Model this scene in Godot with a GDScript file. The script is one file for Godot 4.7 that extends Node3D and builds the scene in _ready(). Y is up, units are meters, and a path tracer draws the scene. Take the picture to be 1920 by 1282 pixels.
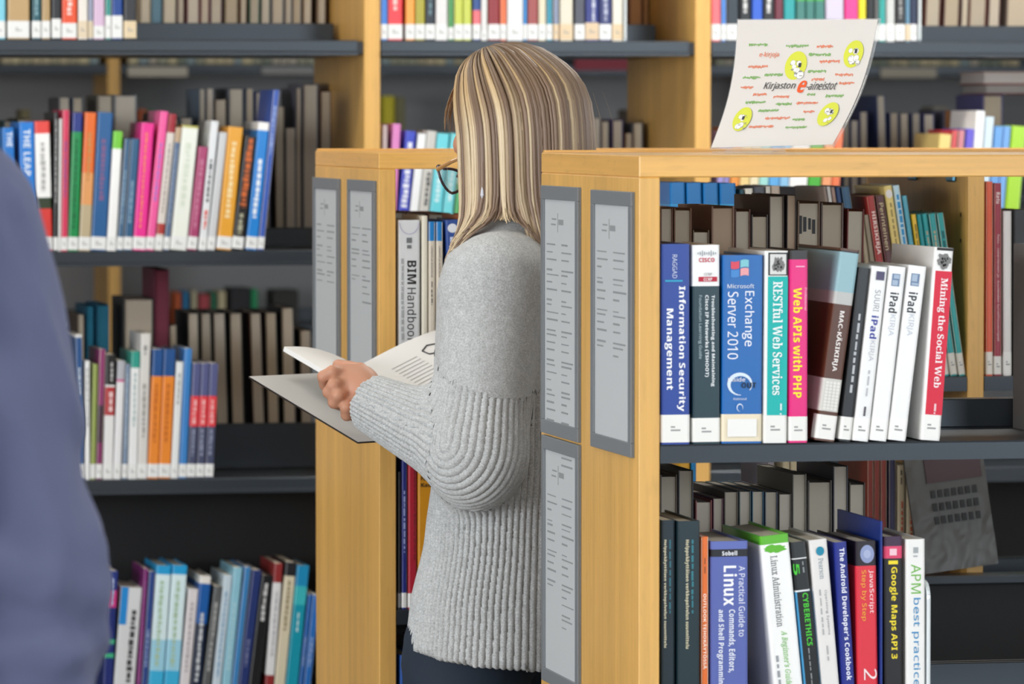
extends Node3D
# A library: rows of birch bookcases with metal shelves, a woman reading between them, a person in blue close to the camera.
# y is up, metres. The bookcases run along x, the camera looks along -z and a little to the right.

const CAM_Y := 1.543
const Z1 := -5.957      # front of the nearest bookcase
const Z2 := -7.438      # front of the second bookcase
const Z3 := -9.266      # front of the tall bookcase
const Z4 := -13.5       # front of the wall bookcase
var mats := {}
var meshes := {}
var rng := RandomNumberGenerator.new()
var sans: Font
var sans_bold: Font
var serif: Font
var serif_bold: Font
var wood_upright: StandardMaterial3D
var wood_level: StandardMaterial3D
var steel: StandardMaterial3D
var taken := {}

func _ready() -> void:
	rng.seed = 11
	# ---- camera
	var cam := Camera3D.new()
	cam.name = "camera"
	add_child(cam)
	cam.position = Vector3(0, CAM_Y, 0)
	cam.rotation_degrees = Vector3(-2.5075, -11.5, 0)
	cam.fov = 7.7197
	cam.near = 0.1
	cam.far = 100.0
	var lens := CameraAttributesPhysical.new()
	lens.frustum_focal_length = 178.0
	lens.frustum_focus_distance = 6.75
	lens.exposure_aperture = 9.5
	cam.attributes = lens
	cam.current = true
	# ---- sky, exposure
	var we := WorldEnvironment.new()
	we.name = "environment"
	var env := Environment.new()
	env.background_mode = Environment.BG_SKY
	var sky := Sky.new()
	var ps := ProceduralSkyMaterial.new()
	ps.sky_top_color = Color(0.62, 0.72, 0.86)
	ps.sky_horizon_color = Color(0.86, 0.9, 0.95)
	ps.ground_bottom_color = Color(0.3, 0.3, 0.3)
	ps.ground_horizon_color = Color(0.7, 0.72, 0.74)
	sky.sky_material = ps
	env.sky = sky
	env.tonemap_mode = Environment.TONE_MAPPER_LINEAR
	env.tonemap_exposure = 1.0
	env.sdfgi_enabled = true
	env.ssao_enabled = true
	env.ssil_enabled = true
	we.environment = env
	add_child(we)
	# ---- large lights: daylight at the windows behind the camera and in the right wall, ceiling panels over the aisles
	window_light("window_daylight", Vector3(-1.4, 2.05, 2.85), Vector2(5.2, 1.5), Vector3(0, 0, -1), Color(0.97, 0.985, 1.0), WIN_BACK)
	window_light("side_window_daylight", Vector3(5.35, 1.75, -8.55), Vector2(1.0, 1.9), Vector3(-1, 0, 0), Color(0.93, 0.97, 1.0), WIN_SIDE)
	window_light("corner_window_daylight", Vector3(4.55, 2.03, 2.85), Vector2(1.9, 1.5), Vector3(0, 0, -1), Color(0.9, 0.955, 1.0), WIN_CORNER)
	window_light("left_window_daylight", Vector3(-4.93, 1.8, -2.6), Vector2(5.0, 1.6), Vector3(1, 0, 0), Color(0.98, 0.985, 1.0), WIN_LEFT)
	window_light("right_window_daylight", Vector3(5.43, 1.8, -2.6), Vector2(3.0, 1.6), Vector3(-1, 0, 0), Color(0.96, 0.98, 1.0), WIN_RIGHT)
	fonts()
	materials()
	room()
	for q in [[-1.2, -4.3, 0.9], [1.4, -4.3, 1.45], [4.0, -4.3, 1.2], [-1.2, -1.2, 0.6], [1.4, -1.2, 0.8], [4.0, -1.2, 0.6], [0.7, -6.95, 0.7], [3.4, -6.98, 0.4], [0.2, -8.5, 1.9], [2.6, -8.5, 2.9], [0.6, -11.6, 0.25], [3.2, -11.6, 0.25]]:
		ceiling_lamp(Vector3(q[0], 2.9, q[1]), q[2])
	bookcases()
	for r in BOOKS:
		book(r)
	far_volumes()
	notices()
	sign_sheet()
	small_things()
	woman()
	passer_by()

const WIN_BACK := 12.0
const WIN_SIDE := 5.0
const WIN_CORNER := 12.0
const WIN_LEFT := 36.0
const WIN_RIGHT := 6.0

# ------------------------------------------------------------------ helpers
func tag(o: Node, label: String, category: String, group := "", kind := "") -> void:
	o.set_meta("label", label)
	if category != "":
		o.set_meta("category", category)
	if group != "":
		o.set_meta("group", group)
	if kind != "":
		o.set_meta("kind", kind)

func numbered(called: String) -> String:
	var n: int = taken.get(called, 0)
	taken[called] = n + 1
	return called if n == 0 else "%s_%03d" % [called, n]

func base(called: String, at: Vector3, label: String, category: String, group := "") -> Node3D:
	var o := Node3D.new()
	o.name = numbered(called)
	add_child(o)
	o.position = at
	tag(o, label, category, group)
	return o

func put(called: String, mesh: Mesh, m: Material, parent: Node, at := Vector3.ZERO) -> MeshInstance3D:
	var o := MeshInstance3D.new()
	o.name = called
	o.mesh = mesh
	if m:
		o.material_override = m
	o.position = at
	parent.add_child(o, true)
	return o

func structure(called: String, mesh: Mesh, m: Material, at: Vector3, label: String) -> MeshInstance3D:
	var o := put(called, mesh, m, self, at)
	o.set_meta("kind", "structure")
	o.set_meta("label", label)
	return o

func col(h: String) -> Color:
	return Color(h)

func paint(h: String, rough := 0.5) -> StandardMaterial3D:
	var key := "%s|%.2f" % [h, rough]
	if not mats.has(key):
		var m := StandardMaterial3D.new()
		m.albedo_color = Color(h)
		m.roughness = rough
		mats[key] = m
	return mats[key]

func tri(st: SurfaceTool, a: Vector3, b: Vector3, c: Vector3, inside: Vector3) -> void:
	# adds a triangle that faces away from the given inner point (front faces run clockwise)
	var n := (b - a).cross(c - a)
	if n.dot((a + b + c) / 3.0 - inside) > 0.0:
		st.add_vertex(a); st.add_vertex(c); st.add_vertex(b)
	else:
		st.add_vertex(a); st.add_vertex(b); st.add_vertex(c)

func quad(st: SurfaceTool, a: Vector3, b: Vector3, c: Vector3, d: Vector3, inside: Vector3) -> void:
	tri(st, a, b, c, inside)
	tri(st, a, c, d, inside)

func flat() -> SurfaceTool:
	var st := SurfaceTool.new()
	st.begin(Mesh.PRIMITIVE_TRIANGLES)
	st.set_smooth_group(-1)
	return st

func done(st: SurfaceTool) -> ArrayMesh:
	st.generate_normals()
	return st.commit()

func add_box(st: SurfaceTool, lo: Vector3, hi: Vector3, b := 0.0) -> void:
	var c := (lo + hi) / 2.0
	var h := (hi - lo) / 2.0
	if b <= 0.0:
		var v := []
		for i in 8:
			v.append(c + Vector3(h.x if i & 1 else -h.x, h.y if i & 2 else -h.y, h.z if i & 4 else -h.z))
		for q in [[0, 1, 3, 2], [4, 5, 7, 6], [0, 1, 5, 4], [2, 3, 7, 6], [0, 2, 6, 4], [1, 3, 7, 5]]:
			quad(st, v[q[0]], v[q[1]], v[q[2]], v[q[3]], c)
		return
	b = minf(b, minf(h.x, minf(h.y, h.z)) * 0.9)
	var px := {}
	for sx in [-1, 1]:
		for sy in [-1, 1]:
			for sz in [-1, 1]:
				var s := Vector3(sx, sy, sz)
				px[[sx, sy, sz]] = [c + s * Vector3(h.x, h.y - b, h.z - b), c + s * Vector3(h.x - b, h.y, h.z - b), c + s * Vector3(h.x - b, h.y - b, h.z)]
				var t: Array = px[[sx, sy, sz]]
				tri(st, t[0], t[1], t[2], c)
	for s in [-1, 1]:
		quad(st, px[[s, -1, -1]][0], px[[s, 1, -1]][0], px[[s, 1, 1]][0], px[[s, -1, 1]][0], c)
		quad(st, px[[-1, s, -1]][1], px[[1, s, -1]][1], px[[1, s, 1]][1], px[[-1, s, 1]][1], c)
		quad(st, px[[-1, -1, s]][2], px[[1, -1, s]][2], px[[1, 1, s]][2], px[[-1, 1, s]][2], c)
		for t in [-1, 1]:
			quad(st, px[[s, t, -1]][0], px[[s, t, 1]][0], px[[s, t, 1]][1], px[[s, t, -1]][1], c)
			quad(st, px[[s, -1, t]][0], px[[s, 1, t]][0], px[[s, 1, t]][2], px[[s, -1, t]][2], c)
			quad(st, px[[-1, s, t]][1], px[[1, s, t]][1], px[[1, s, t]][2], px[[-1, s, t]][2], c)

func box(lo: Vector3, hi: Vector3, b := 0.0) -> ArrayMesh:
	var key := "box%.4f,%.4f,%.4f|%.4f,%.4f,%.4f|%.4f" % [lo.x, lo.y, lo.z, hi.x, hi.y, hi.z, b]
	if not meshes.has(key):
		var st := flat()
		add_box(st, lo, hi, b)
		meshes[key] = done(st)
	return meshes[key]

func extrude_x(profile: PackedVector2Array, x0: float, x1: float) -> ArrayMesh:
	# profile of (z, y) points, drawn along x, convex enough for a fan
	var st := flat()
	var c := Vector2.ZERO
	for p in profile:
		c += p / profile.size()
	var inside := Vector3((x0 + x1) / 2.0, c.y, c.x)
	var idx := Geometry2D.triangulate_polygon(profile)
	for i in range(0, idx.size(), 3):
		for x in [x0, x1]:
			tri(st, Vector3(x, profile[idx[i]].y, profile[idx[i]].x), Vector3(x, profile[idx[i + 1]].y, profile[idx[i + 1]].x), Vector3(x, profile[idx[i + 2]].y, profile[idx[i + 2]].x), inside)
	for i in profile.size():
		var a := profile[i]
		var b := profile[(i + 1) % profile.size()]
		quad(st, Vector3(x0, a.y, a.x), Vector3(x1, a.y, a.x), Vector3(x1, b.y, b.x), Vector3(x0, b.y, b.x), inside)
	return done(st)

func fonts() -> void:
	var make := func(family: String, weight: int) -> Font:
		var f := SystemFont.new()
		f.font_names = PackedStringArray([family])
		f.font_weight = weight
		return f
	sans = make.call("Droid Sans", 400)
	sans_bold = make.call("Droid Sans", 700)
	serif = make.call("Droid Serif", 400)
	serif_bold = make.call("Droid Serif", 700)

func lettering(text: String, style: String) -> TextMesh:
	var key := "text|" + text + "|" + style
	if not meshes.has(key):
		var t := TextMesh.new()
		t.text = text
		var bold := style.contains("b")
		t.font = (serif_bold if bold else serif) if style.contains("s") else (sans_bold if bold else sans)
		t.font_size = 32
		t.pixel_size = 0.01
		t.depth = 0.01
		t.curve_step = 2.0
		meshes[key] = t
	return meshes[key]

func noise_image(w: int, h: int, make: Callable) -> Image:
	var im := Image.create(w, h, false, Image.FORMAT_RGB8)
	for y in h:
		for x in w:
			im.set_pixel(x, y, make.call(x, y))
	return im

func materials() -> void:
	# birch veneer: strips of slightly different tone, fine grain along v
	var n := FastNoiseLite.new()
	n.seed = 3
	n.frequency = 1.0
	n.fractal_octaves = 3
	var strip := []
	for i in 24:
		strip.append(rng.randf_range(-1.0, 1.0))
	var grain := func(x: int, y: int) -> Color:
		var u := x / 512.0
		var v := y / 512.0
		var g := n.get_noise_2d(u * 90.0, v * 3.0)
		var g2 := n.get_noise_2d(u * 16.0 + 40.0, v * 2.2)
		var fleck := maxf(0.0, n.get_noise_2d(u * 60.0 + 9.0, v * 26.0) - 0.22)
		var s: float = strip[int(u * 12.0) % 24] * 0.032
		var t := 1.0 + g * 0.045 + g2 * 0.065 + s - fleck * 0.10
		return Color(0.875 * t, 0.684 * (t * 1.02 - 0.02), 0.375 * (t * 1.06 - 0.06))
	var im := noise_image(512, 512, grain)
	var tex := ImageTexture.create_from_image(im)
	wood_upright = StandardMaterial3D.new()
	wood_upright.albedo_texture = tex
	wood_upright.uv1_triplanar = true
	wood_upright.uv1_world_triplanar = true
	wood_upright.uv1_scale = Vector3(1.35, 0.55, 1.35)
	wood_upright.roughness = 0.38
	var im2 := im.duplicate() as Image
	im2.rotate_90(CLOCKWISE)
	wood_level = StandardMaterial3D.new()
	wood_level.albedo_texture = ImageTexture.create_from_image(im2)
	wood_level.albedo_color = Color(1.0, 0.985, 0.96)
	wood_level.uv1_triplanar = true
	wood_level.uv1_world_triplanar = true
	wood_level.uv1_scale = Vector3(0.6, 1.35, 0.6)
	wood_level.roughness = 0.34
	steel = StandardMaterial3D.new()
	steel.albedo_color = Color(0.215, 0.238, 0.262)
	steel.roughness = 0.3
	steel.metallic = 0.4

# ------------------------------------------------------------------ room and lights
func window_light(called: String, at: Vector3, size: Vector2, towards: Vector3, tint: Color, power: float) -> void:
	var l := AreaLight3D.new()
	l.name = called
	l.area_size = size
	l.light_color = tint
	l.light_energy = power
	l.area_normalize_energy = true
	l.shadow_enabled = true
	l.area_range = 40.0
	add_child(l)
	l.look_at_from_position(at, at + towards, Vector3.UP)

func ceiling_lamp(at: Vector3, power: float) -> void:
	var o := base("ceiling_lamp", at, "rectangular white ceiling lamp over the aisles", "lamp", "ceiling lamps of the reading room")
	put("housing", box(Vector3(-0.64, -0.05, -0.19), Vector3(0.64, 0.0, 0.19), 0.008), paint("e8e8e6", 0.5), o)
	var m := StandardMaterial3D.new()
	m.albedo_color = Color(1, 1, 1)
	m.emission_enabled = true
	m.emission = Color(1.0, 0.985, 0.955)
	m.emission_energy_multiplier = 1.6
	put("diffuser", box(Vector3(-0.6, -0.056, -0.15), Vector3(0.6, -0.0495, 0.15)), m, o)
	var l := AreaLight3D.new()
	l.name = "panel_glow"
	l.area_size = Vector2(1.2, 0.3)
	l.light_color = Color(1.0, 0.985, 0.955)
	l.light_energy = power
	l.area_normalize_energy = true
	l.shadow_enabled = true
	l.area_range = 40.0
	o.add_child(l)
	l.position = Vector3(0, -0.06, 0)
	l.rotation_degrees = Vector3(-90, 0, 0)

func room() -> void:
	var wall := paint("8f9092", 0.8)
	var pale := paint("b9b7b2", 0.8)
	structure("floor", box(Vector3(-5.2, -0.1, -14.2), Vector3(5.7, 0.0, 3.2)), paint("7d7a76", 0.55), Vector3.ZERO, "grey floor of the library hall")
	structure("ceiling", box(Vector3(-5.2, 2.9, -14.2), Vector3(5.7, 3.05, 3.2)), paint("c4c3bf", 0.85), Vector3.ZERO, "pale ceiling above the bookcases")
	structure("wall_back", box(Vector3(-5.2, 0.0, -14.2), Vector3(5.7, 2.9, -13.86)), wall, Vector3.ZERO, "mid grey wall behind the far bookcase")
	var lw := flat()
	add_box(lw, Vector3(-5.2, 0.0, -14.2), Vector3(-5.0, 2.9, -5.15))
	add_box(lw, Vector3(-5.2, 0.0, -0.05), Vector3(-5.0, 2.9, 3.2))
	add_box(lw, Vector3(-5.2, 0.0, -5.15), Vector3(-5.0, 0.95, -0.05))
	add_box(lw, Vector3(-5.2, 2.65, -5.15), Vector3(-5.0, 2.9, -0.05))
	structure("wall_left", done(lw), pale, Vector3.ZERO, "pale wall with wide windows on the reading room side")
	# right wall with a window opening at the end of the second aisle
	var st := flat()
	add_box(st, Vector3(5.5, 0.0, -14.2), Vector3(5.7, 2.9, -9.1))
	add_box(st, Vector3(5.5, 0.0, -8.0), Vector3(5.7, 2.9, -4.15))
	add_box(st, Vector3(5.5, 0.0, -1.05), Vector3(5.7, 2.9, 3.2))
	add_box(st, Vector3(5.5, 0.0, -4.15), Vector3(5.7, 0.95, -1.05))
	add_box(st, Vector3(5.5, 2.65, -4.15), Vector3(5.7, 2.9, -1.05))
	add_box(st, Vector3(5.5, 0.0, -9.1), Vector3(5.7, 0.75, -8.0))
	add_box(st, Vector3(5.5, 2.75, -9.1), Vector3(5.7, 2.9, -8.0))
	structure("wall_right", done(st), pale, Vector3.ZERO, "pale wall with a window at the aisle end")
	# wall behind the camera with a band of windows
	st = flat()
	add_box(st, Vector3(-5.2, 0.0, 3.0), Vector3(5.7, 1.25, 3.2))
	add_box(st, Vector3(-5.2, 2.82, 3.0), Vector3(5.7, 2.9, 3.2))
	add_box(st, Vector3(-5.2, 1.25, 3.0), Vector3(-4.05, 2.82, 3.2))
	add_box(st, Vector3(1.25, 1.25, 3.0), Vector3(3.55, 2.82, 3.2))
	add_box(st, Vector3(5.55, 1.25, 3.0), Vector3(5.7, 2.82, 3.2))
	structure("wall_front", done(st), pale, Vector3.ZERO, "pale wall with a band of windows")
	var glass := StandardMaterial3D.new()
	glass.albedo_color = Color(0.9, 0.95, 1.0, 0.06)
	glass.transparency = BaseMaterial3D.TRANSPARENCY_ALPHA
	glass.roughness = 0.02
	structure("window_1", box(Vector3(-4.05, 1.25, 3.09), Vector3(1.25, 2.82, 3.1)), glass, Vector3.ZERO, "band of window glass facing the bookcases")
	structure("window_5", box(Vector3(3.55, 1.25, 3.09), Vector3(5.55, 2.82, 3.1)), glass, Vector3.ZERO, "corner window glass facing the bookcases")
	structure("window_2", box(Vector3(5.59, 0.75, -9.1), Vector3(5.6, 2.75, -8.0)), glass, Vector3.ZERO, "tall window glass at the aisle end")
	structure("window_3", box(Vector3(-5.11, 0.95, -5.15), Vector3(-5.1, 2.65, -0.05)), glass, Vector3.ZERO, "wide window glass on the reading room side")
	structure("window_4", box(Vector3(5.59, 0.95, -4.15), Vector3(5.6, 2.65, -1.05)), glass, Vector3.ZERO, "window glass across from the reading room side")

# ------------------------------------------------------------------ bookcases
func shelf(parent: Node3D, x0: float, x1: float, y: float, z0: float, z1: float, th: float, lip: float, stop := 0.036) -> void:
	# a folded steel shelf: its front edge faces +z when z0 > z1, its back stop stands along z1
	var s := 1.0 if z0 > z1 else -1.0
	var prof := PackedVector2Array([Vector2(z0 - s * 0.0015, y), Vector2(z0, y - 0.002), Vector2(z0, y - th * 0.72), Vector2(z0 + s * lip, y - th * 0.84), Vector2(z0 + s * lip, y - th), Vector2(z1, y - th), Vector2(z1, y)])
	var o := put("shelf", extrude_x(prof, x0, x1), steel, parent)
	put("back_stop", box(Vector3(x0 + 0.004, y, minf(z1, z1 + s * 0.012)), Vector3(x1 - 0.004, y + stop, maxf(z1, z1 + s * 0.012)), 0.001), steel, o)

func case_body(at: Vector3, label: String, group: String, width: float, depth: float, top: float, board: float, dividers: Array, levels: Array, category := "bookcase") -> Node3D:
	var o := base("bookcase", at, label, category, group)
	put("end_panel", box(Vector3(0, 0, -depth), Vector3(0.0258, top - board, 0), 0.0012), wood_upright, o)
	put("top_board", box(Vector3(0, top - board, -depth), Vector3(width, top, 0), 0.0016), wood_level, o)
	put("top_edge", box(Vector3(0.002, top - 0.0005, -depth + 0.0005), Vector3(width - 0.002, top + 0.003, -depth + 0.012), 0.0008), wood_level, o)
	var xs := [0.0258]
	for d in dividers:
		put("divider", box(Vector3(d, 0, -depth + 0.004), Vector3(d + 0.0258, top - board, -0.001), 0.001), wood_upright, o)
		xs.append(d)
		xs.append(d + 0.0258)
	put("end_panel", box(Vector3(width - 0.0258, 0, -depth), Vector3(width, top - board, 0), 0.0012), wood_upright, o)
	xs.append(width - 0.0258)
	for i in range(0, xs.size(), 2):
		for y in levels:
			shelf(o, xs[i] + 0.001, xs[i + 1] - 0.001, y, -0.001, -depth * 0.5 + 0.004, 0.0225, 0.0)
			shelf(o, xs[i] + 0.001, xs[i + 1] - 0.001, y, -depth + 0.001, -depth * 0.5 - 0.004, 0.0225, 0.0)
	return o

func bookcases() -> void:
	var near := case_body(Vector3(1.3683, 0, Z1), "low birch bookcase with notice frames holding the computer books", "low bookcases", 1.86, 0.575, 1.5003, 0.0268, [0.907], [1.1507, 0.812, 0.4817, 0.14])
	var second := case_body(Vector3(1.3109, 0, Z2), "low birch bookcase with the BIM Handbook behind the woman", "low bookcases", 1.86, 0.585, 1.494, 0.0243, [0.9124], [1.1517, 0.8117, 0.4817, 0.14])
	# pin holes and shelf clips on the side of the divider in the second case
	var clip := StandardMaterial3D.new()
	clip.albedo_color = Color(0.32, 0.55, 0.66)
	clip.metallic = 0.6
	clip.roughness = 0.3
	for z in [-0.075, -0.29]:
		var c := put("shelf_clip", box(Vector3(0.9064, 1.4475, z - 0.03), Vector3(0.9124, 1.4697, z + 0.012), 0.003), clip, second)
		for k in 2:
			put("screw", box(Vector3(0.9050, 1.458, z - 0.024 + k * 0.022), Vector3(0.9066, 1.467, z - 0.015 + k * 0.022), 0.0006), paint("15171a", 0.4), c)
	for z in [-0.04, -0.19, -0.26]:
		for y in [1.395, 1.355]:
			put("pin_hole", box(Vector3(0.9119, y, z - 0.003), Vector3(0.9126, y + 0.006, z + 0.003)), paint("2a2420", 0.8), second)
	put("display_ledge", box(Vector3(0.76, 0.838, 0.0), Vector3(1.8, 0.8517, 0.05), 0.002), steel, second)
	put("added_dark_panel", box(Vector3(0.70, 0.45, 0.001), Vector3(1.8, 0.837, 0.012), 0.001), paint("17181b", 0.6), second)  # added dark sheet, hides the divider so the space under the ledge stays black
	put("added_dark_back", box(Vector3(0.027, 0.14, -0.296), Vector3(0.9114, 0.775, -0.289)), paint("17181b", 0.6), second)  # dark sheet added at mid depth so the low gaps look black
	put("added_dark_back", box(Vector3(0.9392, 0.14, -0.296), Vector3(1.833, 0.775, -0.289)), paint("17181b", 0.6), second)  # same added dark sheet for the other bay
	put("added_dark_back", box(Vector3(0.027, 0.14, -0.291), Vector3(0.906, 0.775, -0.284)), paint("17181b", 0.6), near)  # added here too, darkens the view through the low shelves
	# the tall case behind: open at both sides
	var tall := base("bookcase", Vector3(0.70, 0, Z3), "tall open birch bookcase with steel shelves across the background", "bookcase")
	var ups := [0.0, 0.9058, 1.5357, 2.437]
	for u in ups:
		put("upright", box(Vector3(u, 0, -0.575), Vector3(u + 0.0301, 2.2, 0), 0.0015), wood_upright, tall)
	put("top_board", box(Vector3(0, 2.2, -0.575), Vector3(2.4671, 2.23, 0), 0.0015), wood_level, tall)
	for i in 3:
		for y in [1.69, 1.302, 0.882, 0.47, 0.1]:
			shelf(tall, ups[i] + 0.0321, ups[i + 1] - 0.012, y, -0.001, -0.275, 0.0275, 0.004, 0.085 if y < 1.0 else 0.036)
			shelf(tall, ups[i] + 0.0321, ups[i + 1] - 0.002, y, -0.574, -0.3, 0.0275, 0.004)
			put("shelf_end", box(Vector3(ups[i + 1] - 0.0119, y - 0.026, -0.03), Vector3(ups[i + 1] - 0.0002, y - 0.002, -0.004), 0.001), paint("2b2d30", 0.5), tall)
		put("added_dark_back", box(Vector3(ups[i] + 0.0321, 0.1, -0.293), Vector3(ups[i + 1] - 0.002, 0.845, -0.288)), paint("141518", 0.6), tall)  # dark sheet added behind the lowest shelves to make their depth black
	# the case against the far wall
	var far := base("bookcase", Vector3(-0.155, 0, Z4), "wall bookcase in the far background with pale bound volumes", "bookcase")
	for u in [0.0, 1.8, 3.6, 5.4]:
		put("upright", box(Vector3(u, 0, -0.33), Vector3(u + 0.033, 2.2, 0), 0.0015), wood_upright, far)
	put("top_board", box(Vector3(0, 2.2, -0.33), Vector3(5.433, 2.23, 0), 0.0015), wood_level, far)
	for i in 3:
		for y in [1.6915, 1.34, 0.99, 0.6, 0.2]:
			shelf(far, i * 1.8 + 0.034, i * 1.8 + 1.799, y, -0.001, -0.32, 0.026, 0.002)

# ------------------------------------------------------------------ books
func cover_shell(w: float, dep: float, y0: float, y1: float, t: float, e: float, flip: bool, cx: float) -> ArrayMesh:
	# a cover seen from above is a U: two boards and a spine with eased corners
	var r := minf(0.0032, w * 0.3)
	var hw := w / 2.0 + e
	var o := [Vector2(-hw, -dep), Vector2(-hw, -r), Vector2(-hw + 0.3 * r, -0.3 * r), Vector2(-hw + r, e), Vector2(hw - r, e), Vector2(hw - 0.3 * r, -0.3 * r), Vector2(hw, -r), Vector2(hw, -dep)]
	var st := flat()
	var at := func(p: Vector2, y: float) -> Vector3:
		return Vector3(p.x + cx, y, (-DEP - p.y) if flip else p.y)
	var inn := []
	for p in o:
		inn.append(Vector2(clampf(p.x, -hw + t, hw - t), minf(p.y, e - t)))
	for i in 7:
		var a: Vector2 = o[i]
		var b: Vector2 = o[i + 1]
		var c: Vector2 = inn[i]
		var d: Vector2 = inn[i + 1]
		var mid: Vector3 = (at.call(a, y0) + at.call(d, y1)) / 2.0
		quad(st, at.call(a, y0), at.call(b, y0), at.call(b, y1), at.call(a, y1), mid)
		quad(st, at.call(c, y0), at.call(d, y0), at.call(d, y1), at.call(c, y1), mid)
		quad(st, at.call(a, y1), at.call(b, y1), at.call(d, y1), at.call(c, y1), mid)
		quad(st, at.call(a, y0), at.call(b, y0), at.call(d, y0), at.call(c, y0), mid)
	for i in [0, 7]:
		var a: Vector2 = o[i]
		var c: Vector2 = inn[i]
		quad(st, at.call(a, y0), at.call(c, y0), at.call(c, y1), at.call(a, y1), at.call(o[3], y0))
	return done(st)

var DEP := 0.17
func book(r: Array) -> void:
	# [name, label, group, x, y, z, width, height, depth, lean, flip, cover bands, spine label, print, page colour]
	var w: float = r[6]
	var h: float = r[7]
	var dep: float = r[8]
	DEP = dep
	var lean: float = r[9]
	var flip: bool = r[10]
	var o := base(r[0], Vector3(r[3], r[4] + 0.0002, r[5]), r[1], "book", GROUPS[r[2]])
	o.rotation_degrees = Vector3(0, 0, -lean)
	var cx := w / 2.0 if lean < 0.0 else -w / 2.0
	var t := clampf(w * 0.07, 0.0007, 0.0024)
	var k := 0
	for s in r[11]:
		put("cover" if k == r[11].size() - 1 else "cover_band", cover_shell(w, dep, s[0], s[1], t, 0.0, flip, cx), paint(s[2], 0.32 if not flip else 0.55), o)
		k += 1
	var inset := 0.003 if w > 0.02 else 0.001
	var za := -dep + 0.003
	var zb := -t
	if flip:
		za = -dep + t
		zb = -0.003
	put("pages", box(Vector3(cx - w / 2.0 + t, 0.0006, za), Vector3(cx + w / 2.0 - t, h - inset, zb)), paint(r[14], 0.85), o)
	var st: Array = r[12]
	if st.size() > 0 and not flip:
		var wrapd := minf(0.02, dep)
		var lab := put("spine_label", cover_shell(w, wrapd, st[0], st[1], 0.0002, 0.0003, false, cx), paint(st[2], 0.35), o)
		if w > 0.009 and st[1] - st[0] > 0.016:
			var g := flat()
			var ym: float = (st[0] + st[1]) / 2.0
			var bw := minf(w * 0.22, 0.006)
			add_box(g, Vector3(cx - bw, ym + 0.001, 0.0003), Vector3(cx - bw * 0.1, ym + 0.003, 0.0005))
			add_box(g, Vector3(cx - bw, ym - 0.003, 0.0003), Vector3(cx + bw, ym - 0.001, 0.0005))
			put("call_number", done(g), paint("9a9a9a", 0.7), lab)
	var layer := 0.0001
	for p in r[13]:
		layer += 0.0002
		mark(o, p, w, cx, layer if not flip else -0.0028)

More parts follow.
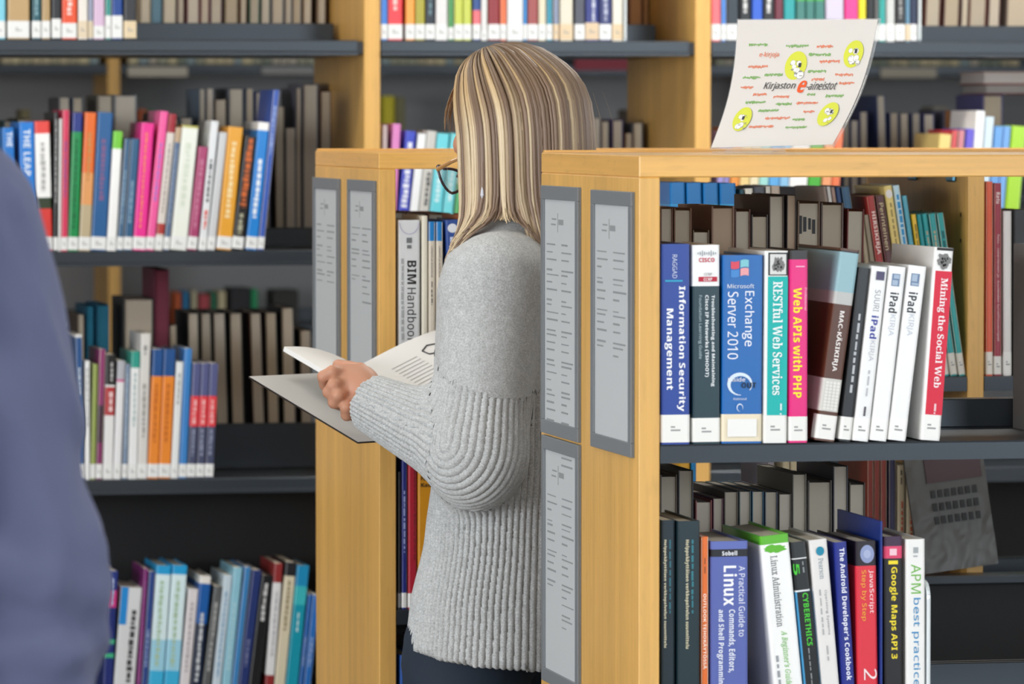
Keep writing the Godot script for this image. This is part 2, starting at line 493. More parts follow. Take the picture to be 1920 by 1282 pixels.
func mark(o: Node3D, p: Array, w: float, cx: float, z: float) -> void:
	# print on a spine: [text, centre height, length, place across, size across, colour, style]
	var text: String = p[0]
	var y: float = p[1]
	var length: float = p[2]
	var x: float = cx + (p[3] - 0.5) * w
	var size: float = p[4]
	var m := paint(p[5], 0.5)
	var style: String = p[6]
	var hs := size / 2.0
	var hl := length / 2.0
	if text == "_":
		put("printed_panel", box(Vector3(x - hs, y - hl, z - 0.0003), Vector3(x + hs, y + hl, z)), m, o)
	elif text == "~":
		# lettering too blurred to read: short runs of ink
		var st := flat()
		var at := -hl
		var g := RandomNumberGenerator.new()
		g.seed = int(absf(y * 9000.0)) + int(absf(x * 70000.0)) + 5
		var across := length < size * 0.9
		while at < hl - 0.001:
			var run := minf(g.randf_range(0.004, 0.012), hl - at)
			if across:
				add_box(st, Vector3(x - hs * g.randf_range(0.6, 1.0), -at + y - 0.0014, z - 0.0002), Vector3(x + hs * g.randf_range(0.6, 1.0), y - at, z))
				at += 0.0036
			else:
				add_box(st, Vector3(x - hs * g.randf_range(0.55, 1.0), y - at - run, z - 0.0002), Vector3(x + hs * g.randf_range(0.55, 1.0), y - at, z))
				at += run + g.randf_range(0.0012, 0.0035)
		put("title", done(st), m, o)
	elif style == "disc" or style == "animal" or style == "blob":
		blob(o, Vector3(x, y, z), hs, hl, m, style)
	elif style == "swirl":
		var st := flat()
		var e := Vector3(hs, hl, 1)
		for i in 20:
			var a0 := -0.6 + i * 0.27
			var a1 := a0 + 0.27
			var wd := 0.28 * sin((i + 0.5) / 20.0 * PI) + 0.04
			quad(st, Vector3(x, y, z) + e * Vector3(cos(a0), sin(a0), 0), Vector3(x, y, z) + e * Vector3(cos(a1), sin(a1), 0), Vector3(x, y, z) + e * (1.0 - wd) * Vector3(cos(a1), sin(a1), 0), Vector3(x, y, z) + e * (1.0 - wd) * Vector3(cos(a0), sin(a0), 0), Vector3(x, y, z - 1))
		put("emblem", done(st), m, o)
	elif style == "arc":
		var st := flat()
		for i in 16:
			var a0 := PI + i * PI / 16.0
			var a1 := a0 + PI / 16.0
			var c := Vector3(x, y + hl, z)
			quad(st, c + Vector3(hs * cos(a0), 2 * hl * sin(a0), 0), c + Vector3(hs * cos(a1), 2 * hl * sin(a1), 0), c + Vector3(hs * 0.93 * cos(a1), 1.86 * hl * sin(a1), 0), c + Vector3(hs * 0.93 * cos(a0), 1.86 * hl * sin(a0), 0), Vector3(x, y, z - 1))
		put("emblem", done(st), m, o)
	elif style == "flag":
		var cols := ["d8465a", "7fc4cf", "3f86cc", "e6a0a4"]
		for i in 4:
			var sx := -1.0 if i % 2 == 0 else 1.0
			var sy := 1.0 if i < 2 else -1.0
			var st := flat()
			for k in 5:
				var u0 := 0.06 + k * 0.188
				var u1 := u0 + 0.188
				var b0 := 0.14 * sin(u0 * sx * 2.6)
				var b1 := 0.14 * sin(u1 * sx * 2.6)
				quad(st, Vector3(x + sx * u0 * hs, y + (sy * 0.06 + b0) * hl, z), Vector3(x + sx * u1 * hs, y + (sy * 0.06 + b1) * hl, z), Vector3(x + sx * u1 * hs, y + (sy * 0.86 + b1) * hl, z), Vector3(x + sx * u0 * hs, y + (sy * 0.86 + b0) * hl, z), Vector3(x, y, z - 1))
			put("emblem", done(st), paint(cols[i], 0.4), o)
	elif style == "grid":
		var st := flat()
		for i in 4:
			for j in 9:
				add_box(st, Vector3(x - hs + i * size / 4.0, y - hl + j * length / 9.0, z - 0.0002), Vector3(x - hs + (i + 0.82) * size / 4.0, y - hl + (j + 0.78) * length / 9.0, z))
		put("printed_keys", done(st), paint("e6e4de", 0.4), o)
	elif style == "thumb":  # dark bars of uneven height across the fore-edge
		var st := flat()
		for i in 4:
			var tx := x - hs + (i + 0.5) * size / 4.0
			add_box(st, Vector3(tx - size * (0.05 + 0.04 * (i % 2)), y - hl * (0.95 - 0.2 * (i % 3)), z - 0.001), Vector3(tx + size * 0.07, y + hl * (0.75 - 0.12 * i), z + 0.0012))
		put("fore_edge_bars", done(st), m, o)
	elif style == "bars":
		var st := flat()
		for i in 9:
			var tx := x - hs + (i + 0.5) * size / 9.0
			var hh: float = hl * [0.3, 0.55, 1.0, 0.55, 0.3, 0.55, 1.0, 0.55, 0.3][i]
			add_box(st, Vector3(tx - size * 0.022, y - hh, z - 0.0002), Vector3(tx + size * 0.022, y + hh, z))
		put("emblem", done(st), m, o)
	elif text.begins_with("="):
		var t := put("title", lettering(text.substr(1), style), m, o, Vector3(x, y, z))
		var a := t.mesh.get_aabb()
		t.scale = Vector3(size / a.size.x, length / a.size.y, 0.02)
		t.position -= Vector3(a.get_center().x * t.scale.x, a.get_center().y * t.scale.y, 0)
	else:
		var t := put("title", lettering(text, style), m, o)
		var a := t.mesh.get_aabb()
		var s := Vector3(length / a.size.x, size / a.size.y, 0.02)
		var bs := Basis(Vector3(0, -1, 0), Vector3(1, 0, 0), Vector3(0, 0, 1))
		if style.contains("i"):
			bs = Basis(Vector3(0, -1, 0), Vector3(1, -0.2, 0), Vector3(0, 0, 1))
		bs = bs * Basis.from_scale(s)
		t.transform = Transform3D(bs, Vector3(x, y, z) - bs * a.get_center())

func blob(o: Node3D, c: Vector3, hs: float, hl: float, m: Material, style: String) -> void:
	var st := flat()
	var g := RandomNumberGenerator.new()
	g.seed = int(absf(c.y) * 100000.0) + 3
	var n := 28
	var rr := []
	for i in n:
		rr.append(1.0 if style == "disc" else g.randf_range(0.62, 1.0))
	for i in n:
		var a0 := TAU * i / n
		var a1 := TAU * (i + 1) / n
		tri(st, c, c + Vector3(hs * cos(a0) * rr[i], hl * sin(a0) * rr[i], 0), c + Vector3(hs * cos(a1) * rr[(i + 1) % n], hl * sin(a1) * rr[(i + 1) % n], 0), c - Vector3(0, 0, 1))
	put("emblem", done(st), m, o)
	if style == "animal":
		st = flat()
		for i in 12:
			var p := c + Vector3(hs * g.randf_range(-0.5, 0.5), hl * g.randf_range(-0.5, 0.5), 0.0001)
			add_box(st, p - Vector3(hs * 0.09, hl * 0.12, 0), p + Vector3(hs * 0.09, hl * 0.12, 0.0001))
		put("engraving", done(st), paint("2e2d2c", 0.6), o)

func far_volumes() -> void:
	var st := SurfaceTool.new()
	st.begin(Mesh.PRIMITIVE_TRIANGLES)
	st.set_smooth_group(-1)
	for v in FAR:
		st.set_color(Color(v[6]).srgb_to_linear())
		add_box(st, Vector3(v[0], v[1] + 0.0002, v[2] - v[5]), Vector3(v[0] + v[3], v[1] + v[4], v[2]), 0.002)
	var m := StandardMaterial3D.new()
	m.vertex_color_use_as_albedo = true
	m.roughness = 0.6
	var o := put("bound_volumes", done(st), m, self)
	tag(o, "blurred rows of pale bound volumes on the far wall bookcase", "books", "", "stuff")

# ------------------------------------------------------------------ notice frames on the end panels
func notices() -> void:
	for q in NOTICES:
		# [panel x, z near, z far, y top, y bottom, label, rows left, rows right]
		var o := base("notice_frame", Vector3(q[0], q[4], q[1]), q[5], "notice frame", "grey notice frames on the bookcase end panels")
		var wide: float = q[1] - q[2]
		var high: float = q[3] - q[4]
		var bz := wide * 0.075
		var bt := high * 0.055
		put("backing", box(Vector3(-0.002, 0, -wide), Vector3(-0.0002, high, 0), 0.0004), paint("74797d", 0.55), o)
		put("sheet", box(Vector3(-0.0026, bt, -wide + bz), Vector3(-0.0018, high - bt, -bz)), paint("bcc0c2", 0.6), o)
		var st := flat()
		add_box(st, Vector3(-0.005, 0, -wide), Vector3(-0.0019, bt, 0), 0.0006)
		add_box(st, Vector3(-0.005, high - bt, -wide), Vector3(-0.0019, high, 0), 0.0006)
		add_box(st, Vector3(-0.005, bt, -wide), Vector3(-0.0019, high - bt, -wide + bz), 0.0006)
		add_box(st, Vector3(-0.005, bt, -bz), Vector3(-0.0019, high - bt, 0), 0.0006)
		put("rim", done(st), paint("74797d", 0.5), o)
		var ink := paint("8c9092", 0.7)
		# the little crossed emblem and name at the head of the sheet
		st = flat()
		var hy := high - bt - high * 0.09
		var zx := -wide + wide * 0.42
		add_box(st, Vector3(-0.0028, hy - 0.013, zx), Vector3(-0.0025, hy + 0.012, zx + 0.003))
		add_box(st, Vector3(-0.0028, hy - 0.003, zx + 0.006), Vector3(-0.0025, hy + 0.004, zx + 0.036))
		add_box(st, Vector3(-0.0028, hy + 0.003, zx - 0.035), Vector3(-0.0025, hy + 0.005, zx - 0.008))
		add_box(st, Vector3(-0.0028, hy - 0.004, zx - 0.04), Vector3(-0.0025, hy - 0.002, zx - 0.012))
		put("emblem", done(st), ink, o)
		var g := RandomNumberGenerator.new()
		g.seed = 40 + int(q[6])
		for c in 2:
			st = flat()
			var n: int = q[6 + c]
			var z0 := -wide + bz + 0.012 + c * (wide - 2.0 * bz) * 0.47
			for i in n:
				var yy := hy - 0.03 - i * 0.0098 - (0.004 if i % 4 == 3 else 0.0)
				var lw := g.randf_range(0.025, 0.075) * wide / 0.23
				add_box(st, Vector3(-0.0028, yy, z0), Vector3(-0.0025, yy + g.randf_range(0.0014, 0.0026), z0 + lw))
			put("printed_list", done(st), ink, o)

# ------------------------------------------------------------------ paper sign on the nearest bookcase
var sheet_at := [Vector3(1.5517, 1.5073, -6.3427), Vector3(1.6625, 1.5122, -6.1569), Vector3(1.5989, 1.6722, -6.3915), Vector3(1.7332, 1.6697, -6.2006)]
func on_sheet(u: float, v: float) -> Vector3:
	# u to the right, v up, on a sheet that bows backwards a little
	var p: Vector3 = (sheet_at[0] as Vector3).lerp(sheet_at[1], u).lerp((sheet_at[2] as Vector3).lerp(sheet_at[3], u), v)
	var n := sheet_normal()
	return p - n * (0.0 * u + 0.012 * sin(v * PI))

func sheet_normal() -> Vector3:
	var a: Vector3 = sheet_at[1] - sheet_at[0]
	var b: Vector3 = sheet_at[2] - sheet_at[0]
	return a.cross(b).normalized()

func sheet_mesh(off: float, thick: float, m0: float) -> ArrayMesh:
	var st := SurfaceTool.new()
	st.begin(Mesh.PRIMITIVE_TRIANGLES)
	var n := sheet_normal()
	for side in 2:
		st.set_smooth_group(side)
		for i in 14:
			for j in 12:
				var q := []
				for c in [[0, 0], [1, 0], [1, 1], [0, 1]]:
					q.append(on_sheet(-m0 + (1.0 + 2.0 * m0) * (i + c[0]) / 14.0, -m0 + (1.0 + 2.0 * m0) * (j + c[1]) / 12.0) + n * (off - thick * side))
				var inside: Vector3 = q[0] + n * (1.0 if side == 1 else -1.0)
				quad(st, q[0], q[1], q[2], q[3], inside)
	st.set_smooth_group(-1)
	var rim := []
	for i in 14:
		rim.append([Vector2(i / 14.0, 0), Vector2((i + 1) / 14.0, 0)])
		rim.append([Vector2(i / 14.0, 1), Vector2((i + 1) / 14.0, 1)])
	for j in 12:
		rim.append([Vector2(0, j / 12.0), Vector2(0, (j + 1) / 12.0)])
		rim.append([Vector2(1, j / 12.0), Vector2(1, (j + 1) / 12.0)])
	for e in rim:
		var a: Vector2 = e[0] * (1.0 + 2.0 * m0) - Vector2(m0, m0)
		var b: Vector2 = e[1] * (1.0 + 2.0 * m0) - Vector2(m0, m0)
		quad(st, on_sheet(a.x, a.y) + n * off, on_sheet(b.x, b.y) + n * off, on_sheet(b.x, b.y) + n * (off - thick), on_sheet(a.x, a.y) + n * (off - thick), on_sheet(0.5, 0.5))
	return done(st)

func sign_sheet() -> void:
	var o := base("paper_sign", Vector3.ZERO, "white paper sign reading Kirjaston e-aineistot, leaning on the nearest bookcase", "sign")
	put("sheet", sheet_mesh(0.0, 0.0005, 0.0), paint("d9d6d1", 0.6), o)
	var acrylic := StandardMaterial3D.new()
	acrylic.albedo_color = Color(0.9, 0.93, 0.95, 0.16)
	acrylic.transparency = BaseMaterial3D.TRANSPARENCY_ALPHA
	acrylic.roughness = 0.05
	put("acrylic_back", sheet_mesh(-0.0012, 0.002, 0.012), acrylic, o)
	# folded foot of the holder
	var st := flat()
	var a := on_sheet(0.12, 0.0)
	var b := on_sheet(0.62, 0.0)
	var fwd := Vector3(-0.55, 0, 0.83) * 0.05
	var y := 1.5005
	var c := [Vector3(a.x, y, a.z), Vector3(b.x, y, b.z), Vector3(b.x, y, b.z) + fwd, Vector3(a.x, y, a.z) + fwd]
	quad(st, c[0], c[1], c[2], c[3], Vector3(a.x, 0, a.z))
	var up := Vector3(0, 0.003, 0)
	quad(st, c[0] + up, c[1] + up, c[2] + up, c[3] + up, Vector3(a.x, 0, a.z))
	quad(st, c[3], c[2], c[2] + up, c[3] + up, c[0])
	quad(st, c[0], c[1], b - Vector3(0, 0.0, 0), a, c[2])
	put("foot", done(st), acrylic, o)
	var n := sheet_normal()
	var over := 0.0005
	for q in SIGN_WORDS:
		over += 0.000012
		# [text, u0, u1, v0, v1, colour, style]
		var m := paint(q[5], 0.7)
		var uc: float = (q[1] + q[2]) / 2.0
		var vc: float = (q[3] + q[4]) / 2.0
		var p := on_sheet(uc, vc) + n * over
		var ex := (on_sheet(uc + 0.02, vc) - on_sheet(uc - 0.02, vc)).normalized()
		var ey := (on_sheet(uc, vc + 0.02) - on_sheet(uc, vc - 0.02)).normalized()
		var wide := on_sheet(q[1], vc).distance_to(on_sheet(q[2], vc))
		var high := on_sheet(uc, q[3]).distance_to(on_sheet(uc, q[4]))
		if q[0] == "~":
			st = flat()
			var g := RandomNumberGenerator.new()
			g.seed = int(q[1] * 900.0) + int(q[3] * 7000.0)
			var x := -wide / 2.0
			while x < wide / 2.0 - 0.0008:
				var run := minf(g.randf_range(0.0009, 0.0022), wide / 2.0 - x)
				var h0 := high * g.randf_range(0.1, 0.5)
				var w0 := p + ex * x - ey * h0
				var w1 := p + ex * (x + run) - ey * h0
				quad(st, w0, w1, w1 + ey * (h0 + high * g.randf_range(0.08, 0.45)), w0 + ey * (h0 + high * g.randf_range(0.08, 0.45)), p - n)
				x += run + 0.0007
			put("printed_word", done(st), m, o)
		elif q[0] == "o":
			st = flat()
			for i in 28:
				var a0 := TAU * i / 28.0
				var a1 := TAU * (i + 1) / 28.0
				tri(st, p, p + ex * cos(a0) * wide / 2.0 + ey * sin(a0) * high / 2.0, p + ex * cos(a1) * wide / 2.0 + ey * sin(a1) * high / 2.0, p - n)
			put("printed_oval", done(st), m, o)
		elif q[0] == "-":
			st = flat()
			quad(st, p - ex * wide / 2.0 - ey * high / 2.0, p + ex * wide / 2.0 - ey * high / 2.0, p + ex * wide / 2.0 + ey * high / 2.0, p - ex * wide / 2.0 + ey * high / 2.0, p - n)
			put("printed_shape", done(st), m, o)
		else:
			var t := put("lettering", lettering(q[0], q[6]), m, o)
			var bb := t.mesh.get_aabb()
			var sl := ex * 0.16 if q[6].contains("i") else Vector3.ZERO
			var bs := Basis(ex * wide / bb.size.x, (ey + sl) * high / bb.size.y, n * 0.02)
			t.transform = Transform3D(bs, p - bs * bb.get_center() + n * 0.0008)

# ------------------------------------------------------------------ small things
func small_things() -> void:
	var clear := StandardMaterial3D.new()
	clear.albedo_color = Color(0.88, 0.93, 0.95, 0.3)
	clear.transparency = BaseMaterial3D.TRANSPARENCY_ALPHA
	clear.roughness = 0.05
	var spots := [[1.731, 0.812, Z1 - 0.004, 0.165, "clear acrylic bookend holding up the APM best practices book"], [2.1, 1.69, Z3 - 0.004, 0.2, "clear acrylic bookend on the top shelf beside an ivory book"], [2.6718, 1.69, Z3 - 0.004, 0.2, "clear acrylic bookend beside the midnight blue book"]]
	for s in spots:
		var o := base("bookend", Vector3(s[0], s[1] + 0.0003, s[2]), s[4], "bookend", "clear acrylic bookends")
		var st := flat()
		var prof := PackedVector2Array()
		for i in 7:
			var an := i * PI / 12.0
			prof.append(Vector2(-0.02 + 0.02 * sin(an), s[3] - 0.02 + 0.02 * cos(an)))
		prof.append(Vector2(0, 0.0))
		prof.append(Vector2(-0.13, 0.0))
		prof.append(Vector2(-0.13, s[3]))
		put("plate", extrude_x(prof, 0.0, 0.0042), clear, o)
		st = flat()
		for i in prof.size() - 3:
			var a := prof[i]
			var b := prof[i + 1] + (Vector2(0, 0.004) if i == prof.size() - 4 else Vector2.ZERO)
			add_tube(st, [Vector3(0.0021, a.y, a.x), Vector3(0.0021, b.y, b.x)], [0.0026, 0.0026], 6)
		put("edge", done(st), paint("dfe6e8", 0.2), o)
	# grey magazine file at the right end of the upper near shelf
	var f := base("magazine_file", Vector3(1.9124, 1.151, Z1 - 0.02), "grey cardboard magazine file on the upper shelf of the nearest bookcase", "magazine file")
	var fm := paint("8f8c89", 0.6)
	var side := PackedVector2Array([Vector2(0, 0), Vector2(0, 0.15), Vector2(-0.10, 0.235), Vector2(-0.22, 0.235), Vector2(-0.22, 0)])
	put("side", extrude_x(side, 0, 0.003), fm, f)
	put("side", extrude_x(side, 0.087, 0.09), fm, f)
	put("front", box(Vector3(0.003, 0, -0.003), Vector3(0.087, 0.15, 0)), fm, f)
	put("back", box(Vector3(0.003, 0, -0.22), Vector3(0.087, 0.235, -0.217)), fm, f)
	put("bottom", box(Vector3(0.003, 0, -0.217), Vector3(0.087, 0.003, -0.003)), fm, f)
	# crinkled display folder leaning in front of the second case
	var d := base("display_folder", Vector3(2.1364, 0.8535, Z2 + 0.045), "grey crinkled display folder with a dark red panel, seen under the near shelf", "folder")
	d.rotation_degrees = Vector3(-6, 0, 7)
	var n := FastNoiseLite.new()
	n.seed = 5
	n.frequency = 45.0
	var st2 := SurfaceTool.new()
	st2.begin(Mesh.PRIMITIVE_TRIANGLES)
	for i in 20:
		for j in 30:
			var q := []
			for c in [[0, 0], [1, 0], [1, 1], [0, 1]]:
				var x: float = (i + c[0]) / 20.0 * 0.125
				var y: float = (j + c[1]) / 30.0 * 0.24
				q.append(Vector3(x, y, 0.0022 * n.get_noise_2d(x, y)))
			quad(st2, q[0], q[1], q[2], q[3], Vector3(0.06, 0.1, -1))
	put("cover", done(st2), paint("4c4a46", 0.35), d)
	put("back_board", box(Vector3(0, 0, -0.006), Vector3(0.125, 0.24, -0.0024)), paint("3c3a37", 0.6), d)
	put("red_panel", box(Vector3(0.03, 0.135, 0.0018), Vector3(0.118, 0.2, 0.0028)), paint("3c1c22", 0.4), d)
	var st3 := flat()
	for i in 3:
		for j in 7:
			add_box(st3, Vector3(0.034 + j * 0.011, 0.112 - i * 0.02, 0.0018), Vector3(0.034 + j * 0.011 + 0.007, 0.112 - i * 0.02 + 0.012, 0.0026))
	put("print", done(st3), paint("1c1c1e", 0.5), d)
	# books lying flat in the background
	for s in [[Vector3(2.9073, 1.6140, -9.6310), 0.024, "c9a79a", "rosy white book lying flat on top of grey volumes", "e6dfda"], [Vector3(2.9133, 1.5935, -9.6360), 0.02, "7a2028", "dark red book lying flat under a rosy white one", "b0aca8"]]:
		var at: Vector3 = s[0]
		var o := base("book", at, s[3], "book", "books lying flat in the tall bookcase")
		put("cover", box(Vector3(0, 0, -0.17), Vector3(0.16, 0.002, 0)), paint(s[2], 0.5), o)
		put("pages", box(Vector3(0.004, 0.002, -0.165), Vector3(0.16, s[1] - 0.002, -0.002)), paint(s[4], 0.8), o)
		put("cover", box(Vector3(0, s[1] - 0.002, -0.17), Vector3(0.16, s[1], 0)), paint(s[2], 0.5), o)
	for s in SHELF_LABELS:
		var o := base("shelf_label", s[0], s[3], "shelf label")
		put("strip", box(Vector3(0, 0, 0), Vector3(s[1], s[2], 0.004), 0.0008), paint(s[4], 0.6), o)

func add_tube(st: SurfaceTool, pts: Array, rad: Array, sides: int) -> void:
	var prev := []
	for i in pts.size():
		var p: Vector3 = pts[i]
		var d: Vector3 = (pts[mini(i + 1, pts.size() - 1)] - pts[maxi(i - 1, 0)]).normalized()
		var s := d.cross(Vector3(0.31, 0.2, 0.93)).normalized()
		var t := d.cross(s)
		var ring := []
		for k in sides:
			var an := TAU * k / sides
			ring.append(p + (s * cos(an) + t * sin(an)) * rad[i])
		if prev.size() > 0:
			var mid: Vector3 = (p + pts[i - 1]) / 2.0
			for k in sides:
				quad(st, prev[k], prev[(k + 1) % sides], ring[(k + 1) % sides], ring[k], mid)
		if i == 0 or i == pts.size() - 1:
			for k in sides:
				tri(st, p, ring[k], ring[(k + 1) % sides], p - d * (0.01 if i > 0 else -0.01))
		prev = ring

# ------------------------------------------------------------------ continuous surfaces from a distance field
func cap(p: Vector3, a: Vector3, b: Vector3, ra: float, rb: float) -> float:
	var ba := b - a
	var h := clampf((p - a).dot(ba) / ba.length_squared(), 0.0, 1.0)
	return p.distance_to(a + ba * h) - lerpf(ra, rb, h)

func smin(a: float, b: float, k: float) -> float:
	var h := maxf(k - absf(a - b), 0.0) / k
	return minf(a, b) - h * h * k * 0.25

func bones(p: Vector3, list: Array, k: float) -> float:
	var d := 10.0
	for b in list:
		d = smin(d, cap(p, b[0], b[1], b[2], b[3]), k)
	return d

func nets(field: Callable, lo: Vector3, hi: Vector3, c: float) -> Array:
	# surface nets: [vertices, normals, triangle indices]
	var nx := int(ceil((hi.x - lo.x) / c)) + 1
	var ny := int(ceil((hi.y - lo.y) / c)) + 1
	var nz := int(ceil((hi.z - lo.z) / c)) + 1
	var val := PackedFloat32Array()
	val.resize(nx * ny * nz)
	val.fill(1.0)
	var near := c * 4.0 * 0.87 + c * 2.5
	for bz in range(0, nz, 4):
		for by in range(0, ny, 4):
			for bx in range(0, nx, 4):
				var dc: float = field.call(lo + Vector3(bx + 2, by + 2, bz + 2) * c)
				if absf(dc) > near:
					if dc < 0.0:
						for z in range(bz, mini(bz + 4, nz)):
							for y in range(by, mini(by + 4, ny)):
								for x in range(bx, mini(bx + 4, nx)):
									val[(z * ny + y) * nx + x] = -1.0
					continue
				for z in range(bz, mini(bz + 4, nz)):
					for y in range(by, mini(by + 4, ny)):
						for x in range(bx, mini(bx + 4, nx)):
							val[(z * ny + y) * nx + x] = field.call(lo + Vector3(x, y, z) * c)
	var at := PackedInt32Array()
	at.resize(nx * ny * nz)
	at.fill(-1)
	var verts := PackedVector3Array()
	var step := [0, 1, nx, nx + 1, nx * ny, nx * ny + 1, nx * ny + nx, nx * ny + nx + 1]
	var edges := [[0, 1], [2, 3], [4, 5], [6, 7], [0, 2], [1, 3], [4, 6], [5, 7], [0, 4], [1, 5], [2, 6], [3, 7]]
	for z in nz - 1:
		for y in ny - 1:
			var i0 := (z * ny + y) * nx
			for x in nx - 1:
				var i := i0 + x
				var n := 0
				for k in 8:
					if val[i + step[k]] < 0.0:
						n += 1
				if n == 0 or n == 8:
					continue
				var sum := Vector3.ZERO
				var cnt := 0
				for e in edges:
					var va := val[i + step[e[0]]]
					var vb := val[i + step[e[1]]]
					if (va < 0.0) != (vb < 0.0):
						var t := va / (va - vb)
						var pa := Vector3(e[0] & 1, (e[0] >> 1) & 1, e[0] >> 2)
						var pb := Vector3(e[1] & 1, (e[1] >> 1) & 1, e[1] >> 2)
						sum += pa.lerp(pb, t)
						cnt += 1
				at[i] = verts.size()
				verts.append(lo + (Vector3(x, y, z) + sum / cnt) * c)
	var idx := PackedInt32Array()
	var sx := 1
	var sy := nx
	var sz := nx * ny
	for z in range(1, nz - 1):
		for y in range(1, ny - 1):
			for x in range(1, nx - 1):
				var i := (z * ny + y) * nx + x
				var v := val[i] < 0.0
				for ax in 3:
					var d: int = [sx, sy, sz][ax]
					if v == (val[i + d] < 0.0):
						continue
					var e1: int = [sy, sz, sx][ax]
					var e2: int = [sz, sx, sy][ax]
					var a := at[i - e1 - e2]
					var b := at[i - e2]
					var cc := at[i]
					var dd := at[i - e1]
					if a < 0 or b < 0 or cc < 0 or dd < 0:
						continue
					if v:
						idx.append_array(PackedInt32Array([a, cc, b, a, dd, cc]))
					else:
						idx.append_array(PackedInt32Array([a, b, cc, a, cc, dd]))
	var nor := PackedVector3Array()
	nor.resize(verts.size())
	for t in range(0, idx.size(), 3):
		var fn := (verts[idx[t + 2]] - verts[idx[t]]).cross(verts[idx[t + 1]] - verts[idx[t]])
		for k in 3:
			nor[idx[t + k]] += fn
	for i in nor.size():
		nor[i] = nor[i].normalized()
	return [verts, nor, idx]

func add_net(st: SurfaceTool, net: Array, tint = null, uv = null) -> void:
	# adds a net to a SurfaceTool; tint(p) gives a linear colour, uv(p, n, centre) a texture place
	var verts: PackedVector3Array = net[0]
	var nor: PackedVector3Array = net[1]
	var idx: PackedInt32Array = net[2]
	for t in range(0, idx.size(), 3):
		var centre := (verts[idx[t]] + verts[idx[t + 1]] + verts[idx[t + 2]]) / 3.0
		for k in 3:
			var i := idx[t + k]
			st.set_normal(nor[i])
			if tint != null:
				st.set_color(tint.call(verts[i]))
			if uv != null:
				st.set_uv(uv.call(verts[i], centre))
			st.add_vertex(verts[i])

func net_mesh(net: Array, tint = null, uv = null) -> ArrayMesh:
	var st := SurfaceTool.new()
	st.begin(Mesh.PRIMITIVE_TRIANGLES)
	add_net(st, net, tint, uv)
	if uv != null:
		st.generate_tangents()
	return st.commit()

# ------------------------------------------------------------------ the woman with the open book
const FW := Vector3(-0.7071, 0, -0.7071)     # where she faces
const LF := Vector3(-0.7071, 0, 0.7071)      # her left
var l_sh := Vector3(1.3681, 1.3194, -6.8313)
var l_el := Vector3(1.3311, 1.0861, -6.7875)
var l_wr := Vector3(1.2096, 1.1510, -6.9479)
var r_sh := Vector3(1.5212, 1.3146, -7.0757)
var r_el := Vector3(1.5287, 1.0606, -7.1650)
var r_wr := Vector3(1.4431, 1.1355, -7.2572)
var torso := [[1.3937, Vector3(1.4390, 1.3937, -6.9530), 0.060, 0.058], [1.3772, Vector3(1.4374, 1.3772, -6.9526), 0.110, 0.070], [1.3541, Vector3(1.4357, 1.3541, -6.9519), 0.155, 0.082], [1.3078, Vector3(1.4324, 1.3078, -6.9505), 0.172, 0.092], [1.1883, Vector3(1.4270, 1.1883, -6.9462), 0.165, 0.097], [1.0763, Vector3(1.4245, 1.0763, -6.9417), 0.162, 0.098], [0.9643, Vector3(1.4177, 0.9643, -6.9381), 0.170, 0.105], [0.8673, Vector3(1.4110, 0.8673, -6.9351), 0.185, 0.118], [0.7814, Vector3(1.4080, 0.7814, -6.9319), 0.192, 0.124]]
var head_c := Vector3(1.4329, 1.5154, -6.9494)

func torso_at(y: float) -> Array:
	# [centre, half breadth, half depth] of the sweater at a height; rows run from the top down
	var n := torso.size()
	if y >= torso[0][0]:
		return torso[0]
	for i in n - 1:
		var a: Array = torso[i]
		var b: Array = torso[i + 1]
		if y >= b[0]:
			var t: float = (a[0] - y) / (a[0] - b[0])
			t = t * t * (3.0 - 2.0 * t) * 0.5 + t * 0.5
			return [y, (a[1] as Vector3).lerp(b[1], t), lerpf(a[2], b[2], t), lerpf(a[3], b[3], t)]
	return torso[n - 1]

func sweater_field(p: Vector3) -> float:
	var r := torso_at(p.y)
	var q: Vector3 = p - r[1]
	var l: float = q.dot(LF) / r[2]
	var f: float = q.dot(FW) / r[3]
	var d: float = (sqrt(l * l + f * f) - 1.0) * minf(r[2], r[3])
	d = maxf(d, p.y - float(torso[0][0]))
	# soft folds where the knit hangs
	d += 0.0035 * sin(q.dot(LF) * 38.0 + p.y * 9.0) * clampf((1.2 - p.y) * 3.0, 0.0, 1.0)
	var arm := minf(cap(p, l_sh, l_el, 0.060, 0.066), cap(p, l_el, l_wr, 0.064, 0.040))
	arm = smin(cap(p, l_sh, l_el, 0.060, 0.066), cap(p, l_el, l_wr, 0.064, 0.040), 0.03)
	# creases in the bend of the elbow
	var e := p - Vector3(1.2921, 1.1276, -6.7973)
	var along := (l_el - l_wr).normalized()
	arm += 0.006 * sin(e.dot(along) * 120.0 + e.y * 70.0 + 0.6) * exp(-e.length_squared() * 420.0)
	var rarm := smin(cap(p, r_sh, r_el, 0.066, 0.06), cap(p, r_el, r_wr, 0.058, 0.042), 0.03)
	var dir := (l_wr - l_el).normalized()
	arm = maxf(arm, (p - l_wr).dot(dir))
	d = smin(d, cap(p, torso[1][1] - Vector3.UP * 0.03, l_sh + Vector3.UP * 0.012, 0.052, 0.052), 0.05)
	d = smin(d, cap(p, torso[1][1] - Vector3.UP * 0.03, r_sh + Vector3.UP * 0.012, 0.052, 0.052), 0.05)
	d = smin(d, arm, 0.03)
	d = smin(d, rarm, 0.022)
	var hem := 0.8031 + (p - (torso[torso.size() - 1][1] as Vector3)).dot(FW) * 0.16
	return maxf(d, hem - p.y)

